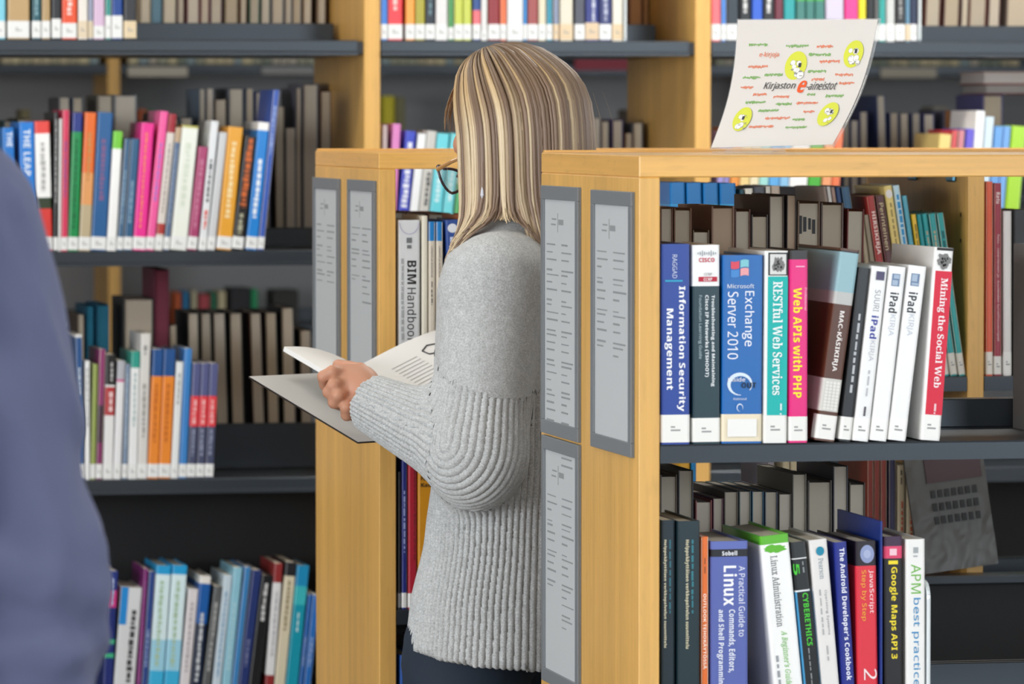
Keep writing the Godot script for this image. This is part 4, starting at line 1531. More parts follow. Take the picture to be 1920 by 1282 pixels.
# ------------------------------------------------------------------ the person in blue, close to the camera
func passer_by() -> void:
	var arm0: Vector3 = Vector3(0.4447, 1.4608, -4.6046)
	var arm1: Vector3 = Vector3(0.4930, 1.1333, -4.5801)
	var arm2: Vector3 = Vector3(0.4983, 0.9000, -4.5482)
	var mid: Vector3 = Vector3(0.2532, 1.2679, -4.5839)
	var o := base("person", Vector3(mid.x, 0, mid.z), "person in a dusky blue shirt standing with the back turned, cut by the frame", "person")
	var off := -o.position
	var n := FastNoiseLite.new()
	n.seed = 8
	n.frequency = 1.0
	n.fractal_octaves = 2
	var dx := mid.x - arm0.x
	var other := [arm0 + Vector3(2 * dx, 0, 0), Vector3(2 * mid.x - arm1.x, arm1.y, arm1.z), Vector3(2 * mid.x - arm2.x, arm2.y, arm2.z)]
	var shirt_f := func(p: Vector3) -> float:
		var q := p - Vector3(mid.x, 0, mid.z)
		var sx := lerpf(0.165, 0.2, clampf((p.y - 0.95) / 0.4, 0.0, 1.0)) * (1.0 if p.y < 1.44 else maxf(0.35, 1.0 - (p.y - 1.44) * 5.5))
		var d := (sqrt(q.x * q.x / (sx * sx) + q.z * q.z / 0.0132) - 1.0) * 0.115
		d = maxf(d, maxf(0.86 - p.y, p.y - 1.56))
		var a := smin(cap(p, arm0, arm1, 0.058, 0.061), cap(p, arm1, arm2, 0.0635, 0.046), 0.02)
		a = maxf(a, (p - arm2).dot((arm2 - arm1).normalized()))
		var b := smin(cap(p, other[0], other[1], 0.058, 0.061), cap(p, other[1], other[2], 0.0635, 0.046), 0.02)
		b = maxf(b, (p - other[2]).dot((other[2] - arm1).normalized()) * 0.5)
		d = smin(smin(d, a, 0.03), b, 0.03)
		var fold := n.get_noise_3d(p.x * 9.0 + p.y * 3.0, p.y * 5.0 + p.x * 5.0, p.z * 9.0) * 0.012 + 0.004 * sin(p.x * 55.0 + p.y * 34.0 + n.get_noise_3d(p.x * 6.0, p.y * 4.0, p.z * 6.0) * 5.0)
		# bunched cloth at the elbow
		fold += 0.0045 * sin(p.y * 105.0 + p.x * 24.0 + n.get_noise_3d(p.x * 8.0, p.y * 8.0, p.z * 8.0) * 3.0) * exp(-pow((p.y - (arm1.y - 0.05)) / 0.075, 2.0))
		return d + fold
	var cloth := StandardMaterial3D.new()
	cloth.albedo_color = Color(0.34, 0.36, 0.475)
	cloth.roughness = 0.9
	cloth.rim_enabled = true
	cloth.rim = 0.3
	var body_f := func(p: Vector3) -> float:
		var hc: Vector3 = Vector3(mid.x, 1.70, mid.z)
		var d := (((p - hc) / Vector3(0.075, 0.115, 0.095)).length() - 1.0) * 0.075
		d = smin(d, cap(p, hc - Vector3(0, 0.05, 0.05), hc - Vector3(0, 0.1, 0.06), 0.05, 0.028), 0.03)
		d = smin(d, cap(p, hc - Vector3(0, 0.0, 0.09), hc - Vector3(0, 0.03, 0.112), 0.01, 0.012), 0.012)
		d = smin(d, cap(p, Vector3(mid.x, 1.45, mid.z), hc - Vector3(0, 0.05, 0), 0.058, 0.055), 0.03)
		d = smin(d, cap(p, Vector3(mid.x, 1.0, mid.z), Vector3(mid.x, 1.45, mid.z), 0.1, 0.08), 0.05)
		for s in [[arm0, arm1, arm2], [other[0], other[1], other[2]]]:
			d = smin(d, cap(p, Vector3(mid.x, 1.40, mid.z), s[0] - Vector3(0, 0.02, 0), 0.04, 0.03), 0.02)
			d = smin(d, smin(cap(p, s[0] - Vector3(0, 0.02, 0), s[1], 0.03, 0.034), cap(p, s[1], s[2], 0.034, 0.028), 0.02), 0.02)
			var h: Vector3 = s[2] - Vector3(0, 0.09, 0.01)
			d = smin(d, cap(p, s[2], h, 0.028, 0.034), 0.02)
			for k in 4:
				d = smin(d, cap(p, h + Vector3(0, -0.01, -0.027 + 0.018 * k), h + Vector3(0.006, -0.095 + 0.008 * absf(k - 1.5), -0.03 + 0.018 * k), 0.0095, 0.008), 0.006)
			d = smin(d, cap(p, h + Vector3(0, 0.03, -0.02), h + Vector3(0, -0.04, -0.055), 0.012, 0.009), 0.008)
		for s in [-0.09, 0.09]:
			d = smin(d, smin(cap(p, Vector3(mid.x + s, 0.95, mid.z), Vector3(mid.x + s, 0.5, mid.z), 0.07, 0.05), cap(p, Vector3(mid.x + s, 0.5, mid.z), Vector3(mid.x + s, 0.08, mid.z), 0.05, 0.035), 0.03), 0.03)
		return d
	var skin := StandardMaterial3D.new()
	skin.albedo_color = Color(0.80, 0.60, 0.50)
	skin.roughness = 0.5
	put("body", net_mesh(nets(body_f, Vector3(mid.x - 0.4, 0.03, mid.z - 0.22), Vector3(mid.x + 0.4, 1.86, mid.z + 0.22), 0.012)), skin, o, off)
	put("shirt", net_mesh(nets(shirt_f, Vector3(mid.x - 0.42, 0.74, mid.z - 0.24), Vector3(mid.x + 0.42, 1.62, mid.z + 0.24), 0.009)), cloth, o, off)
	var tr_f := func(p: Vector3) -> float:
		var d := 10.0
		for s in [-0.09, 0.09]:
			d = smin(d, smin(cap(p, Vector3(mid.x + s, 0.9, mid.z), Vector3(mid.x + s, 0.5, mid.z), 0.095, 0.072), cap(p, Vector3(mid.x + s, 0.5, mid.z), Vector3(mid.x + s, 0.1, mid.z), 0.072, 0.06), 0.03), 0.03)
		return smin(d, cap(p, Vector3(mid.x - 0.06, 0.94, mid.z), Vector3(mid.x + 0.06, 0.94, mid.z), 0.1, 0.1), 0.05)
	put("trousers", net_mesh(nets(tr_f, Vector3(mid.x - 0.25, 0.02, mid.z - 0.2), Vector3(mid.x + 0.25, 1.06, mid.z + 0.2), 0.016)), paint("2b2d34", 0.85), o, off)
	var hair_f := func(p: Vector3) -> float:
		var hc: Vector3 = Vector3(mid.x, 1.715, mid.z + 0.008)
		return maxf((((p - hc) / Vector3(0.083, 0.118, 0.102)).length() - 1.0) * 0.083 + 0.002 * sin(p.x * 300.0), minf(-(p.z - mid.z + 0.055), 1.0) if p.y < 1.76 else -1.0)
	put("hair", net_mesh(nets(hair_f, Vector3(mid.x - 0.12, 1.56, mid.z - 0.14), Vector3(mid.x + 0.12, 1.86, mid.z + 0.14), 0.009)), paint("3a2a20", 0.7), o, off)
	for s in [-0.09, 0.09]:
		var sf := func(p: Vector3) -> float:
			return maxf(smin(cap(p, Vector3(mid.x + s, 0.05, mid.z + 0.05), Vector3(mid.x + s, 0.04, mid.z - 0.16), 0.048, 0.046), cap(p, Vector3(mid.x + s, 0.06, mid.z), Vector3(mid.x + s, 0.1, mid.z), 0.05, 0.045), 0.03), 0.001 - p.y)
		put("shoe", net_mesh(nets(sf, Vector3(mid.x + s - 0.08, -0.02, mid.z - 0.24), Vector3(mid.x + s + 0.08, 0.17, mid.z + 0.13), 0.012)), paint("1e1c1b", 0.4), o, off)
	for s in [-1.0, 1.0]:
		var sp := SphereMesh.new()
		sp.radius = 0.011
		sp.height = 0.022
		sp.radial_segments = 12
		sp.rings = 6
		put("eye", sp, paint("d8d4d0", 0.2), o, Vector3(mid.x + s * 0.032, 1.715, mid.z - 0.084) + off)


const GROUPS := ["books on the upper shelf of the nearest bookcase", "books on the lower shelf of the nearest bookcase", "books facing the far side of the nearest bookcase", "books facing the far side, lower shelf of the nearest bookcase", "books on the upper shelf of the second bookcase", "books facing the far side of the second bookcase", "books on the middle shelf of the second bookcase", "books on the low shelf of the second bookcase", "books on the middle shelf beyond the person in blue", "books on the lower shelf beyond the person in blue", "books on the lowest visible shelf beyond the person in blue", "books on the top shelf beyond the person in blue", "books facing the far side on the top shelf beyond the person in blue", "books facing the far side on the middle shelf beyond the person in blue", "books facing the far side on the lower shelf beyond the person in blue", "books on the top shelf above the blonde head", "books on the middle shelf behind the blonde head", "books facing the far side on the top shelf above the blonde head", "books facing the far side on the middle shelf behind the blonde head", "books on the top shelf above the paper sign", "books facing the far side on the top shelf above the paper sign", "books on the middle shelf seen past the paper sign", "books facing the far side on the middle shelf seen past the paper sign", "bound volumes on the far wall bookcase", "books low on the far wall bookcase", "books on the third level of the far wall bookcase"]
const BOOKS := [
	["book", "thick navy blue hardback titled Information Security Management, against the birch end panel", 0, 1.3961, 1.1507, -5.959, 0.0361, 0.2424, 0.185, -0.08, false, [[0, 0.2424, "1c3f94"]], [0.0025, 0.036, "ecebe6"], [["Information Security", 0.1157, 0.1516, 0.7, 0.0108, "f4f6fa", "b"], ["Management", 0.1154, 0.0981, 0.27, 0.0108, "f4f6fa", "b"], ["RAGGAD", 0.2153, 0.0284, 0.47, 0.0058, "cfd8ee", ""], ["_", 0.1979, 0.0019, 0.44, 0.0216, "28a5c8", ""]], "d8cfbd"],
	["book", "dark teal book with white top and red CISCO lettering", 0, 1.4357, 1.1507, -5.961, 0.0348, 0.2409, 0.185, -0.25, false, [[0.1912, 0.2409, "efefee"], [0.0315, 0.1912, "12333d"], [0, 0.0315, "12333d"]], [0.0025, 0.0315, "ecebe6"], [["Troubleshooting and Maintaining", 0.1249, 0.1105, 0.74, 0.0052, "e9eef0", "b"], ["Cisco IP Networks (TSHOOT)", 0.1308, 0.0989, 0.52, 0.0052, "e9eef0", "b"], ["Foundation Learning Guide", 0.1417, 0.0769, 0.28, 0.0049, "a9bcc2", ""], ["=CISCO", 0.2228, 0.0052, 0.52, 0.0192, "c8304c", "b"], ["_", 0.1996, 0.0058, 0.56, 0.023, "b81f38", ""], ["=CCNP", 0.1994, 0.0036, 0.56, 0.0105, "f3e9ea", "b"], ["=CCNP", 0.2057, 0.0032, 0.56, 0.0098, "7a7a7a", ""], ["cisco", 0.2309, 0.0071, 0.52, 0.0244, "8f9aa3", "bars"]], "d8cfbd"],
	["book", "wide blue book titled Microsoft Exchange Server 2010", 0, 1.5223, 1.1507, -5.961, 0.0506, 0.2284, 0.19, 0.31, false, [[0, 0.2284, "0f63ae"]], [0.0025, 0.0356, "e8dcc0"], [["Exchange", 0.1513, 0.0669, 0.64, 0.0152, "eef3f9", ""], ["Server 2010", 0.1431, 0.0815, 0.26, 0.0132, "eef3f9", ""], ["=Microsoft", 0.1909, 0.0052, 0.45, 0.0334, "dfe8f2", ""], ["flag", 0.2122, 0.022, 0.42, 0.0223, "c0392b", "flag"], ["swirl", 0.0722, 0.0278, 0.44, 0.0314, "d9e8f6", "swirl"], ["=inside", 0.0777, 0.0052, 0.36, 0.0213, "f0f0f0", ""], ["=OUT", 0.0706, 0.0065, 0.66, 0.0182, "10202e", "b"], ["=Redmond", 0.0542, 0.0029, 0.44, 0.0162, "dbe6f2", ""], ["_", 0.0191, 0.0214, 0.5, 0.0364, "efeeea", ""], ["mini", 0.0437, 0.0097, 0.44, 0.0081, "d9e8f6", "swirl"]], "d8cfbd"],
	["book", "turquoise programming book with a cow engraving, titled RESTful Web Services", 0, 1.5537, 1.1507, -5.961, 0.0297, 0.2333, 0.185, 0.36, false, [[0, 0.2333, "ecece8"]], [0.0025, 0.0337, "ecebe6"], [["_", 0.118, 0.1685, 0.56, 0.0249, "12b3ae", ""], ["_", 0.2174, 0.0278, 0.56, 0.0243, "232526", ""], ["_", 0.2171, 0.0246, 0.56, 0.0202, "d9d9d6", "over"], ["ox", 0.2168, 0.0214, 0.56, 0.0178, "7b7a78", "animal"], ["RESTful Web Services", 0.1274, 0.138, 0.56, 0.0125, "eef7f6", "sb"], ["~", 0.0412, 0.0136, 0.72, 0.003, "d9f0ee", ""]], "d8cfbd"],
	["book", "hot pink book with yellow title Web APIs with PHP", 0, 1.5798, 1.1507, -5.961, 0.0238, 0.2338, 0.185, 0.02, false, [[0.2228, 0.2338, "26201f"], [0.032, 0.2228, "e4127b"], [0, 0.032, "e4127b"]], [0.0025, 0.032, "ecebe6"], [["Web APIs with PHP", 0.1216, 0.1336, 0.46, 0.0112, "f7ea23", "b"], ["Professional", 0.1748, 0.0272, 0.87, 0.0032, "f6c3dc", ""], ["~", 0.2137, 0.0026, 0.6, 0.0122, "f3b7d4", ""]], "d8cfbd"],
	["book", "brown leaning computer manual titled MAC-KÄSIKIRJA", 0, 1.6134, 1.1507, -5.961, 0.0249, 0.2356, 0.2, 7.7, false, [[0.233, 0.2356, "5a3a2c"], [0.2311, 0.233, "1c1a19"], [0.1826, 0.2311, "8fb4bd"], [0.1675, 0.1826, "b9bab6"], [0.0764, 0.1675, "55301f"], [0.0364, 0.0764, "cfcdc6"], [0.0318, 0.0364, "55301f"], [0, 0.0318, "5a3527"]], [0.0025, 0.0318, "ecebe6"], [["MAC-KÄSIKIRJA", 0.1226, 0.0741, 0.52, 0.0085, "efe9e4", "b"], ["keys", 0.0561, 0.0354, 0.55, 0.0184, "9c9a94", "grid"]], "d8cfbd"],
	["book", "thin black leaning book beside the brown computer manual", 0, 1.6342, 1.1507, -5.961, 0.0154, 0.2126, 0.185, 6.54, false, [[0, 0.2126, "1b1d20"]], [0.0025, 0.0301, "ecebe6"], [["~", 0.1074, 0.0982, 0.52, 0.0037, "b9bcc0", ""]], "d8cfbd"],
	["book", "white leaning book titled SUURI iPad KIRJA", 0, 1.6564, 1.1507, -5.961, 0.0207, 0.2138, 0.185, 6.42, false, [[0, 0.2138, "f0f0ef"]], [0.0025, 0.0279, "f4f3f0"], [["SUURI", 0.172, 0.0262, 0.55, 0.007, "9b9ca3", ""], ["iPad", 0.1396, 0.0282, 0.55, 0.0087, "3f49a0", "b"], ["KIRJA", 0.1108, 0.0255, 0.55, 0.007, "c3c4cc", ""], ["~", 0.0698, 0.0341, 0.55, 0.0025, "b9bac0", ""], ["~", 0.0361, 0.0125, 0.55, 0.0033, "55565e", ""], ["_", 0.2027, 0.0105, 0.58, 0.0103, "54506e", ""]], "d8cfbd"],
	["book", "white leaning iPad KIRJA book touching the SUURI iPad KIRJA one", 0, 1.6794, 1.1507, -5.961, 0.0214, 0.2137, 0.185, 6.51, false, [[0, 0.2137, "f2f2f1"]], [0.0025, 0.0276, "f4f3f0"], [["iPad", 0.1692, 0.0249, 0.48, 0.0107, "3a3d44", "b"], ["KIRJA", 0.1417, 0.0262, 0.5, 0.0077, "c4cbd6", ""], ["_", 0.1971, 0.0151, 0.45, 0.0098, "6f86a6", ""], ["~", 0.1971, 0.0131, 0.45, 0.0085, "a9bbd0", ""]], "d8cfbd"],
	["book", "white leaning iPad KIRJA book next to the red Mining the Social Web", 0, 1.7037, 1.1507, -5.961, 0.0227, 0.2144, 0.185, 6.94, false, [[0, 0.2144, "f2f2f1"]], [0.0025, 0.0274, "f4f3f0"], [["iPad", 0.1692, 0.0249, 0.42, 0.0114, "3a3d44", "b"], ["KIRJA", 0.1417, 0.0263, 0.45, 0.0082, "c4cbd6", ""], ["_", 0.1971, 0.0151, 0.42, 0.0105, "6f86a6", ""], ["~", 0.1971, 0.0131, 0.42, 0.0091, "a9bbd0", ""]], "d8cfbd"],
	["book", "red book with an iguana engraving, titled Mining the Social Web", 0, 1.747, 1.1507, -5.961, 0.0246, 0.236, 0.19, 4.06, false, [[0, 0.236, "eeedea"]], [0.0025, 0.0314, "f0efeb"], [["_", 0.1194, 0.176, 0.56, 0.0211, "d7233f", ""], ["_", 0.2341, 0.0033, 0.56, 0.0211, "2a2627", ""], ["Mining the Social Web", 0.1318, 0.1341, 0.58, 0.0113, "f8eef0", "sb"], ["~", 0.0389, 0.0124, 0.6, 0.0034, "f3c9d0", ""], ["lizard", 0.2198, 0.0222, 0.52, 0.0211, "7f7e7c", "animal"]], "d8cfbd"],
	["book", "dark slate hardback against the end panel, titled Helppokäyttöisen verkkopalvelun suunnittelu", 1, 1.397, 0.812, -5.961, 0.0182, 0.2471, 0.18, -0.08, false, [[0, 0.2471, "10222a"]], [], [["Helppokäyttöisen verkkopalvelun suunnittelu", 0.1577, 0.1309, 0.28, 0.0044, "d8cfae", "b"], ["~", 0.1784, 0.0894, 0.62, 0.0022, "2c6a78", ""]], "d8cfbd"],
	["book", "dark slate hardback titled Helppokäyttöisen verkkopalvelun suunnittelu, beside the orange book", 1, 1.4166, 0.812, -5.957, 0.0282, 0.2458, 0.18, -0.08, false, [[0, 0.2458, "132a31"]], [], [["Helppokäyttöisen verkkopalvelun suunnittelu", 0.157, 0.1322, 0.42, 0.0056, "d8cfae", "b"], ["~", 0.1784, 0.0894, 0.66, 0.0028, "2f7a86", ""]], "d8cfbd"],
	["book", "thin orange book titled OUTLOOK TEHOKÄYTÖSSÄ", 1, 1.4469, 0.812, -5.961, 0.0096, 0.2262, 0.18, -0.1, false, [[0, 0.2262, "e8722c"]], [], [["OUTLOOK TEHOKÄYTÖSSÄ", 0.111, 0.0916, 0.55, 0.0048, "f8e6d6", "b"], ["~", 0.1909, 0.0188, 0.5, 0.0013, "7a3c1a", ""]], "d8cfbd"],
	["book", "periwinkle blue book titled A Practical Guide to Linux Commands, Editors, and Shell Programming", 1, 1.4589, 0.812, -5.961, 0.047, 0.2202, 0.18, -0.1, false, [[0.2105, 0.2202, "5f6db3"], [0.2014, 0.2105, "17171d"], [0, 0.2014, "5765ab"]], [], [["A Practical Guide to", 0.1468, 0.0858, 0.83, 0.008, "e9edf7", ""], ["Linux", 0.166, 0.0487, 0.52, 0.0169, "f6f7fb", "b"], ["Commands, Editors,", 0.0987, 0.0767, 0.56, 0.0094, "e9edf7", "b"], ["and Shell Programming", 0.0893, 0.0956, 0.26, 0.0094, "e9edf7", "b"], ["=Sobell", 0.2057, 0.0055, 0.5, 0.0188, "eef0f6", "b"]], "d8cfbd"],
	["book", "white and lime green book titled Linux Administration, A Beginner's Guide", 1, 1.5424, 0.812, -5.961, 0.0363, 0.2262, 0.19, -5.74, false, [[0.2155, 0.2262, "5fb62f"], [0, 0.2155, "f4f4f2"]], [], [["mask", 0.2096, 0.0118, 0.5, 0.0327, "5fb62f", "blob"], ["Linux Administration", 0.1576, 0.087, 0.42, 0.0087, "474a50", "s"], ["A Beginner's Guide", 0.0748, 0.0668, 0.5, 0.0094, "69b83e", "si"], ["~", 0.0597, 0.0393, 0.2, 0.0036, "9b9ea4", ""]], "d8cfbd"],
	["book", "black book with bright green lettering CYBERETHICS", 1, 1.5807, 0.812, -5.961, 0.019, 0.2183, 0.18, -5.79, false, [[0.1985, 0.2183, "262a2c"], [0.1972, 0.1985, "e8e8e8"], [0.1592, 0.1972, "1b1f22"], [0.1572, 0.1592, "e8e8e8"], [0, 0.1572, "4a9fd0"]], [], [["_", 0.0948, 0.1243, 0.55, 0.0171, "15181a", ""], ["CYBERETHICS", 0.1228, 0.0649, 0.62, 0.0068, "46c832", "b"], ["5", 0.1851, 0.0138, 0.2, 0.0076, "46c832", "b"], ["~", 0.1871, 0.0138, 0.66, 0.0023, "8d9294", ""], ["~", 0.0651, 0.0453, 0.5, 0.0019, "8d9294", ""]], "d8cfbd"],
	["book", "off-white Pearson textbook titled Operating Systems", 1, 1.6016, 0.812, -5.961, 0.0231, 0.2204, 0.18, -5.23, false, [[0, 0.2204, "e6e3e0"]], [], [["Pearson", 0.1845, 0.0255, 0.55, 0.006, "7e8f98", "s"], ["Operating Systems", 0.1305, 0.055, 0.66, 0.0037, "9a9a9c", ""], ["~", 0.1301, 0.0583, 0.36, 0.0023, "b0b0b0", ""], ["~", 0.0807, 0.0184, 0.5, 0.0023, "b0b0b0", ""], ["dot", 0.2061, 0.0111, 0.55, 0.0102, "1488a8", "disc"]], "d8cfbd"],
	["book", "royal blue book titled The Android Developer's Cookbook", 1, 1.6265, 0.812, -5.961, 0.0164, 0.2167, 0.18, -3.55, false, [[0, 0.2167, "1b2a86"]], [], [["The Android Developer's Cookbook", 0.1283, 0.1623, 0.52, 0.0085, "eef0fa", "b"]], "d8cfbd"],
	["book", "red book with planet picture titled JavaScript Step by Step", 1, 1.644, 0.812, -5.961, 0.0266, 0.2172, 0.18, -1.07, false, [[0.1871, 0.2172, "1d1520"], [0, 0.1871, "dc2f3f"]], [], [["JavaScript", 0.1554, 0.0529, 0.72, 0.0069, "f6dfe0", ""], ["Step by Step", 0.1509, 0.0621, 0.36, 0.0075, "f0b13c", ""], ["2", 0.0541, 0.0137, 0.62, 0.016, "f6e3e4", ""], ["planet", 0.2015, 0.0222, 0.55, 0.0176, "8f9cc4", "disc"], ["planet", 0.2015, 0.0104, 0.55, 0.009, "aab4d4", "disc"]], "d8cfbd"],
	["book", "thin tall dark blue booklet standing above the JavaScript book", 1, 1.6715, 0.812, -5.958, 0.003, 0.2417, 0.2, -0.19, false, [[0, 0.2417, "12307e"]], [], [], "d8cfbd"],
	["book", "black book with yellow title Google Maps API 3", 1, 1.6771, 0.812, -5.961, 0.024, 0.2225, 0.18, -0.36, false, [[0.2107, 0.2225, "3a2340"], [0.1957, 0.2107, "e0406c"], [0, 0.1957, "191519"]], [], [["Google Maps API 3", 0.1289, 0.1126, 0.52, 0.0105, "f2dc2a", "b"], ["|", 0.1908, 0.0046, 0.5, 0.012, "f2dc2a", ""], ["~", 0.2029, 0.0092, 0.5, 0.0096, "f6ccd8", ""]], "d8cfbd"],
	["book", "white book with green and blue title APM best practices", 1, 1.7049, 0.812, -5.961, 0.0247, 0.2187, 0.18, -0.27, false, [[0, 0.2187, "f0efec"]], [], [["APM", 0.17, 0.036, 0.52, 0.0123, "72b84a", ""], ["best practices", 0.0881, 0.1173, 0.52, 0.0114, "3a8fc4", ""], ["~", 0.203, 0.0118, 0.5, 0.0074, "a8adb0", ""]], "d8cfbd"],
	["book", "brown-covered volume in the corner behind the navy hardback", 2, 1.4822, 1.1507, -6.327, 0.0158, 0.2789, 0.19, -0.08, true, [[0, 0.2789, "7d4f3e"]], [], [], "d2c6b2"],
	["book", "tan-covered volume behind the white-topped CISCO book", 2, 1.4998, 1.1507, -6.327, 0.0228, 0.2789, 0.19, -0.08, true, [[0, 0.2789, "8a6348"]], [], [], "cbbda6"],
	["book", "short khaki brown volume behind the CISCO book", 2, 1.5245, 1.1507, -6.327, 0.0215, 0.2507, 0.19, -0.09, true, [[0, 0.2507, "7a6650"]], [], [], "d8cdb9"],
	["book", "thick pale page block behind the Exchange book", 2, 1.5492, 1.1507, -6.327, 0.03, 0.2814, 0.19, -0.1, true, [[0, 0.2814, "9c7864"]], [], [], "cdb49a"],
	["book", "narrower page block beside the thick pale one behind the Exchange book", 2, 1.5803, 1.1507, -6.327, 0.0201, 0.2772, 0.19, -0.11, true, [[0, 0.2772, "6c4438"]], [], [], "d2c6b2"],
	["book", "short grey-brown volume behind the turquoise book", 2, 1.6022, 1.1507, -6.327, 0.0216, 0.2703, 0.19, -0.12, true, [[0, 0.2703, "5c5450"]], [], [], "cbbda6"],
	["book", "tall brown volume behind the turquoise book", 2, 1.6256, 1.1507, -6.327, 0.0195, 0.2942, 0.19, -0.13, true, [[0, 0.2942, "54443c"]], [], [], "d8cdb9"],
	["book", "narrow tall volume behind the hot pink book", 2, 1.6597, 1.1507, -6.327, 0.0124, 0.2955, 0.19, 0.27, true, [[0, 0.2955, "4c4644"]], [], [], "cdb49a"],
	["book", "thick volume with black marks on its fore-edge", 2, 1.691, 1.1507, -6.327, 0.0295, 0.2872, 0.19, 0.28, true, [[0, 0.2872, "7c6450"]], [], [["thumb", 0.2584, 0.0275, 0.45, 0.0236, "14110f", "thumb"]], "d2c6b2"],
	["book", "thick cream page block behind the brown computer manual", 2, 1.7223, 1.1507, -6.327, 0.0295, 0.2851, 0.19, 0.27, true, [[0, 0.2851, "74605a"]], [], [], "cbbda6"],
	["book", "dark red volume leaning behind the brown computer manual", 2, 1.7466, 1.1507, -6.327, 0.0224, 0.2767, 0.19, 1.01, true, [[0, 0.2767, "7c302c"]], [], [], "d8cdb9"],
	["book", "brown-covered page block above the dark slate hardbacks", 3, 1.482, 0.812, -6.327, 0.0222, 0.2758, 0.19, -0.08, true, [[0, 0.2758, "6c5c50"]], [], [], "d2c8b6"],
	["book", "grey-covered volume beside a bright blue strip", 3, 1.506, 0.812, -6.327, 0.0194, 0.281, 0.19, -0.08, true, [[0, 0.281, "585a60"]], [], [], "c8beac"],
	["book", "reddish short stack-like volume behind the orange book", 3, 1.5286, 0.812, -6.327, 0.0215, 0.2421, 0.19, -0.09, true, [[0, 0.2421, "9c5a58"]], [], [], "d6ccbc"],
	["book", "plum-edged short volume behind the Linux guide", 3, 1.5519, 0.812, -6.327, 0.0131, 0.2445, 0.19, -0.1, true, [[0, 0.2445, "7c5468"]], [], [], "d2c8b6"],
	["book", "taupe short volume behind the Linux guide", 3, 1.5668, 0.812, -6.327, 0.018, 0.2526, 0.19, -0.11, true, [[0, 0.2526, "6c645a"]], [], [], "c8beac"],
	["book", "grey-green covered volume behind the Linux Administration book", 3, 1.5866, 0.812, -6.327, 0.0152, 0.253, 0.19, -0.12, true, [[0, 0.253, "64787a"]], [], [], "d6ccbc"],
	["book", "blue-grey covered volume behind the Linux Administration book", 3, 1.6036, 0.812, -6.327, 0.0152, 0.2527, 0.19, -0.12, true, [[0, 0.2527, "3c6c88"]], [], [], "d2c8b6"],
	["book", "slate short volume behind the CYBERETHICS book", 3, 1.6207, 0.812, -6.327, 0.0167, 0.2518, 0.19, -0.13, true, [[0, 0.2518, "505a6c"]], [], [], "c8beac"],
	["book", "olive grey volume behind the CYBERETHICS book", 3, 1.6392, 0.812, -6.327, 0.0167, 0.2488, 0.19, -0.14, true, [[0, 0.2488, "605a50"]], [], [], "d6ccbc"],
	["book", "tall cream page block behind the Pearson textbook", 3, 1.6577, 0.812, -6.327, 0.0181, 0.274, 0.19, -0.14, true, [[0, 0.274, "8c8a80"]], [], [], "d2c8b6"],
	["book", "wide page block behind the Android cookbook", 3, 1.6776, 0.812, -6.327, 0.0324, 0.2655, 0.19, -0.15, true, [[0, 0.2655, "58504a"]], [], [], "c8beac"],
	["book", "tall slate grey volume behind the JavaScript book", 3, 1.7119, 0.812, -6.327, 0.0196, 0.2837, 0.19, -0.16, true, [[0, 0.2837, "54545e"]], [], [], "d6ccbc"],
	["book", "brown-edged volume behind the dark blue booklet", 3, 1.7334, 0.812, -6.327, 0.0211, 0.2619, 0.19, -0.17, true, [[0, 0.2619, "5c5248"]], [], [], "d2c8b6"],
	["book", "glossy cobalt blue volume, fourth of its set counted from the thin dark teal book", 4, 1.7624, 1.1517, -7.442, 0.0236, 0.2965, 0.17, -1.04, false, [[0.2636, 0.2965, "1277bd"], [0.262, 0.2636, "3cb0dc"], [0, 0.262, "1173b8"]], [0.0025, 0.0332, "ecebe6"], [], "d8cfbd"],
	["book", "glossy cobalt blue volume, third of its set counted from the thin dark teal book", 4, 1.7881, 1.1517, -7.442, 0.0236, 0.2961, 0.17, -1.05, false, [[0.2635, 0.2961, "1277bd"], [0.2619, 0.2635, "3cb0dc"], [0, 0.2619, "1173b8"]], [0.0025, 0.033, "ecebe6"], [], "d8cfbd"],
	["book", "glossy cobalt blue volume, second of its set counted from the thin dark teal book", 4, 1.8138, 1.1517, -7.442, 0.0237, 0.2956, 0.17, -1.06, false, [[0.2634, 0.2956, "1277bd"], [0.2618, 0.2634, "3cb0dc"], [0, 0.2618, "1173b8"]], [0.0025, 0.0327, "ecebe6"], [], "d8cfbd"],
	["book", "glossy cobalt blue volume, first of its set counted from the thin dark teal book", 4, 1.8395, 1.1517, -7.442, 0.0254, 0.2952, 0.17, -1.07, false, [[0.2633, 0.2952, "1277bd"], [0.2617, 0.2633, "3cb0dc"], [0, 0.2617, "1173b8"]], [0.0025, 0.0325, "ecebe6"], [], "d8cfbd"],
	["book", "thin dark teal book beside the cobalt blue set", 4, 1.8703, 1.1517, -7.442, 0.0063, 0.2858, 0.17, -0.95, false, [[0, 0.2858, "1b4856"]], [0.0025, 0.0322, "ecebe6"], [], "d8cfbd"],
	["book", "cream book beside a thin dark teal one", 4, 1.8786, 1.1517, -7.442, 0.0121, 0.2874, 0.17, -0.95, false, [[0, 0.2874, "e0ddd0"]], [0.0025, 0.0321, "ecebe6"], [], "d8cfbd"],
	["book", "slate grey book beside a cream one", 4, 1.8919, 1.1517, -7.442, 0.0179, 0.2898, 0.17, -0.95, false, [[0, 0.2898, "474a52"]], [0.0025, 0.032, "ecebe6"], [], "d8cfbd"],
	["book", "thin pale grey book beside a slate grey one", 4, 1.9111, 1.1517, -7.442, 0.0071, 0.2905, 0.17, -0.95, false, [[0, 0.2905, "cfcac0"]], [0.0025, 0.0318, "ecebe6"], [], "d8cfbd"],
	["book", "beige book beside a thin pale grey one", 4, 1.9194, 1.1517, -7.442, 0.0138, 0.2913, 0.17, -0.95, false, [[0, 0.2913, "b8a898"]], [0.0025, 0.0318, "ecebe6"], [], "d8cfbd"],
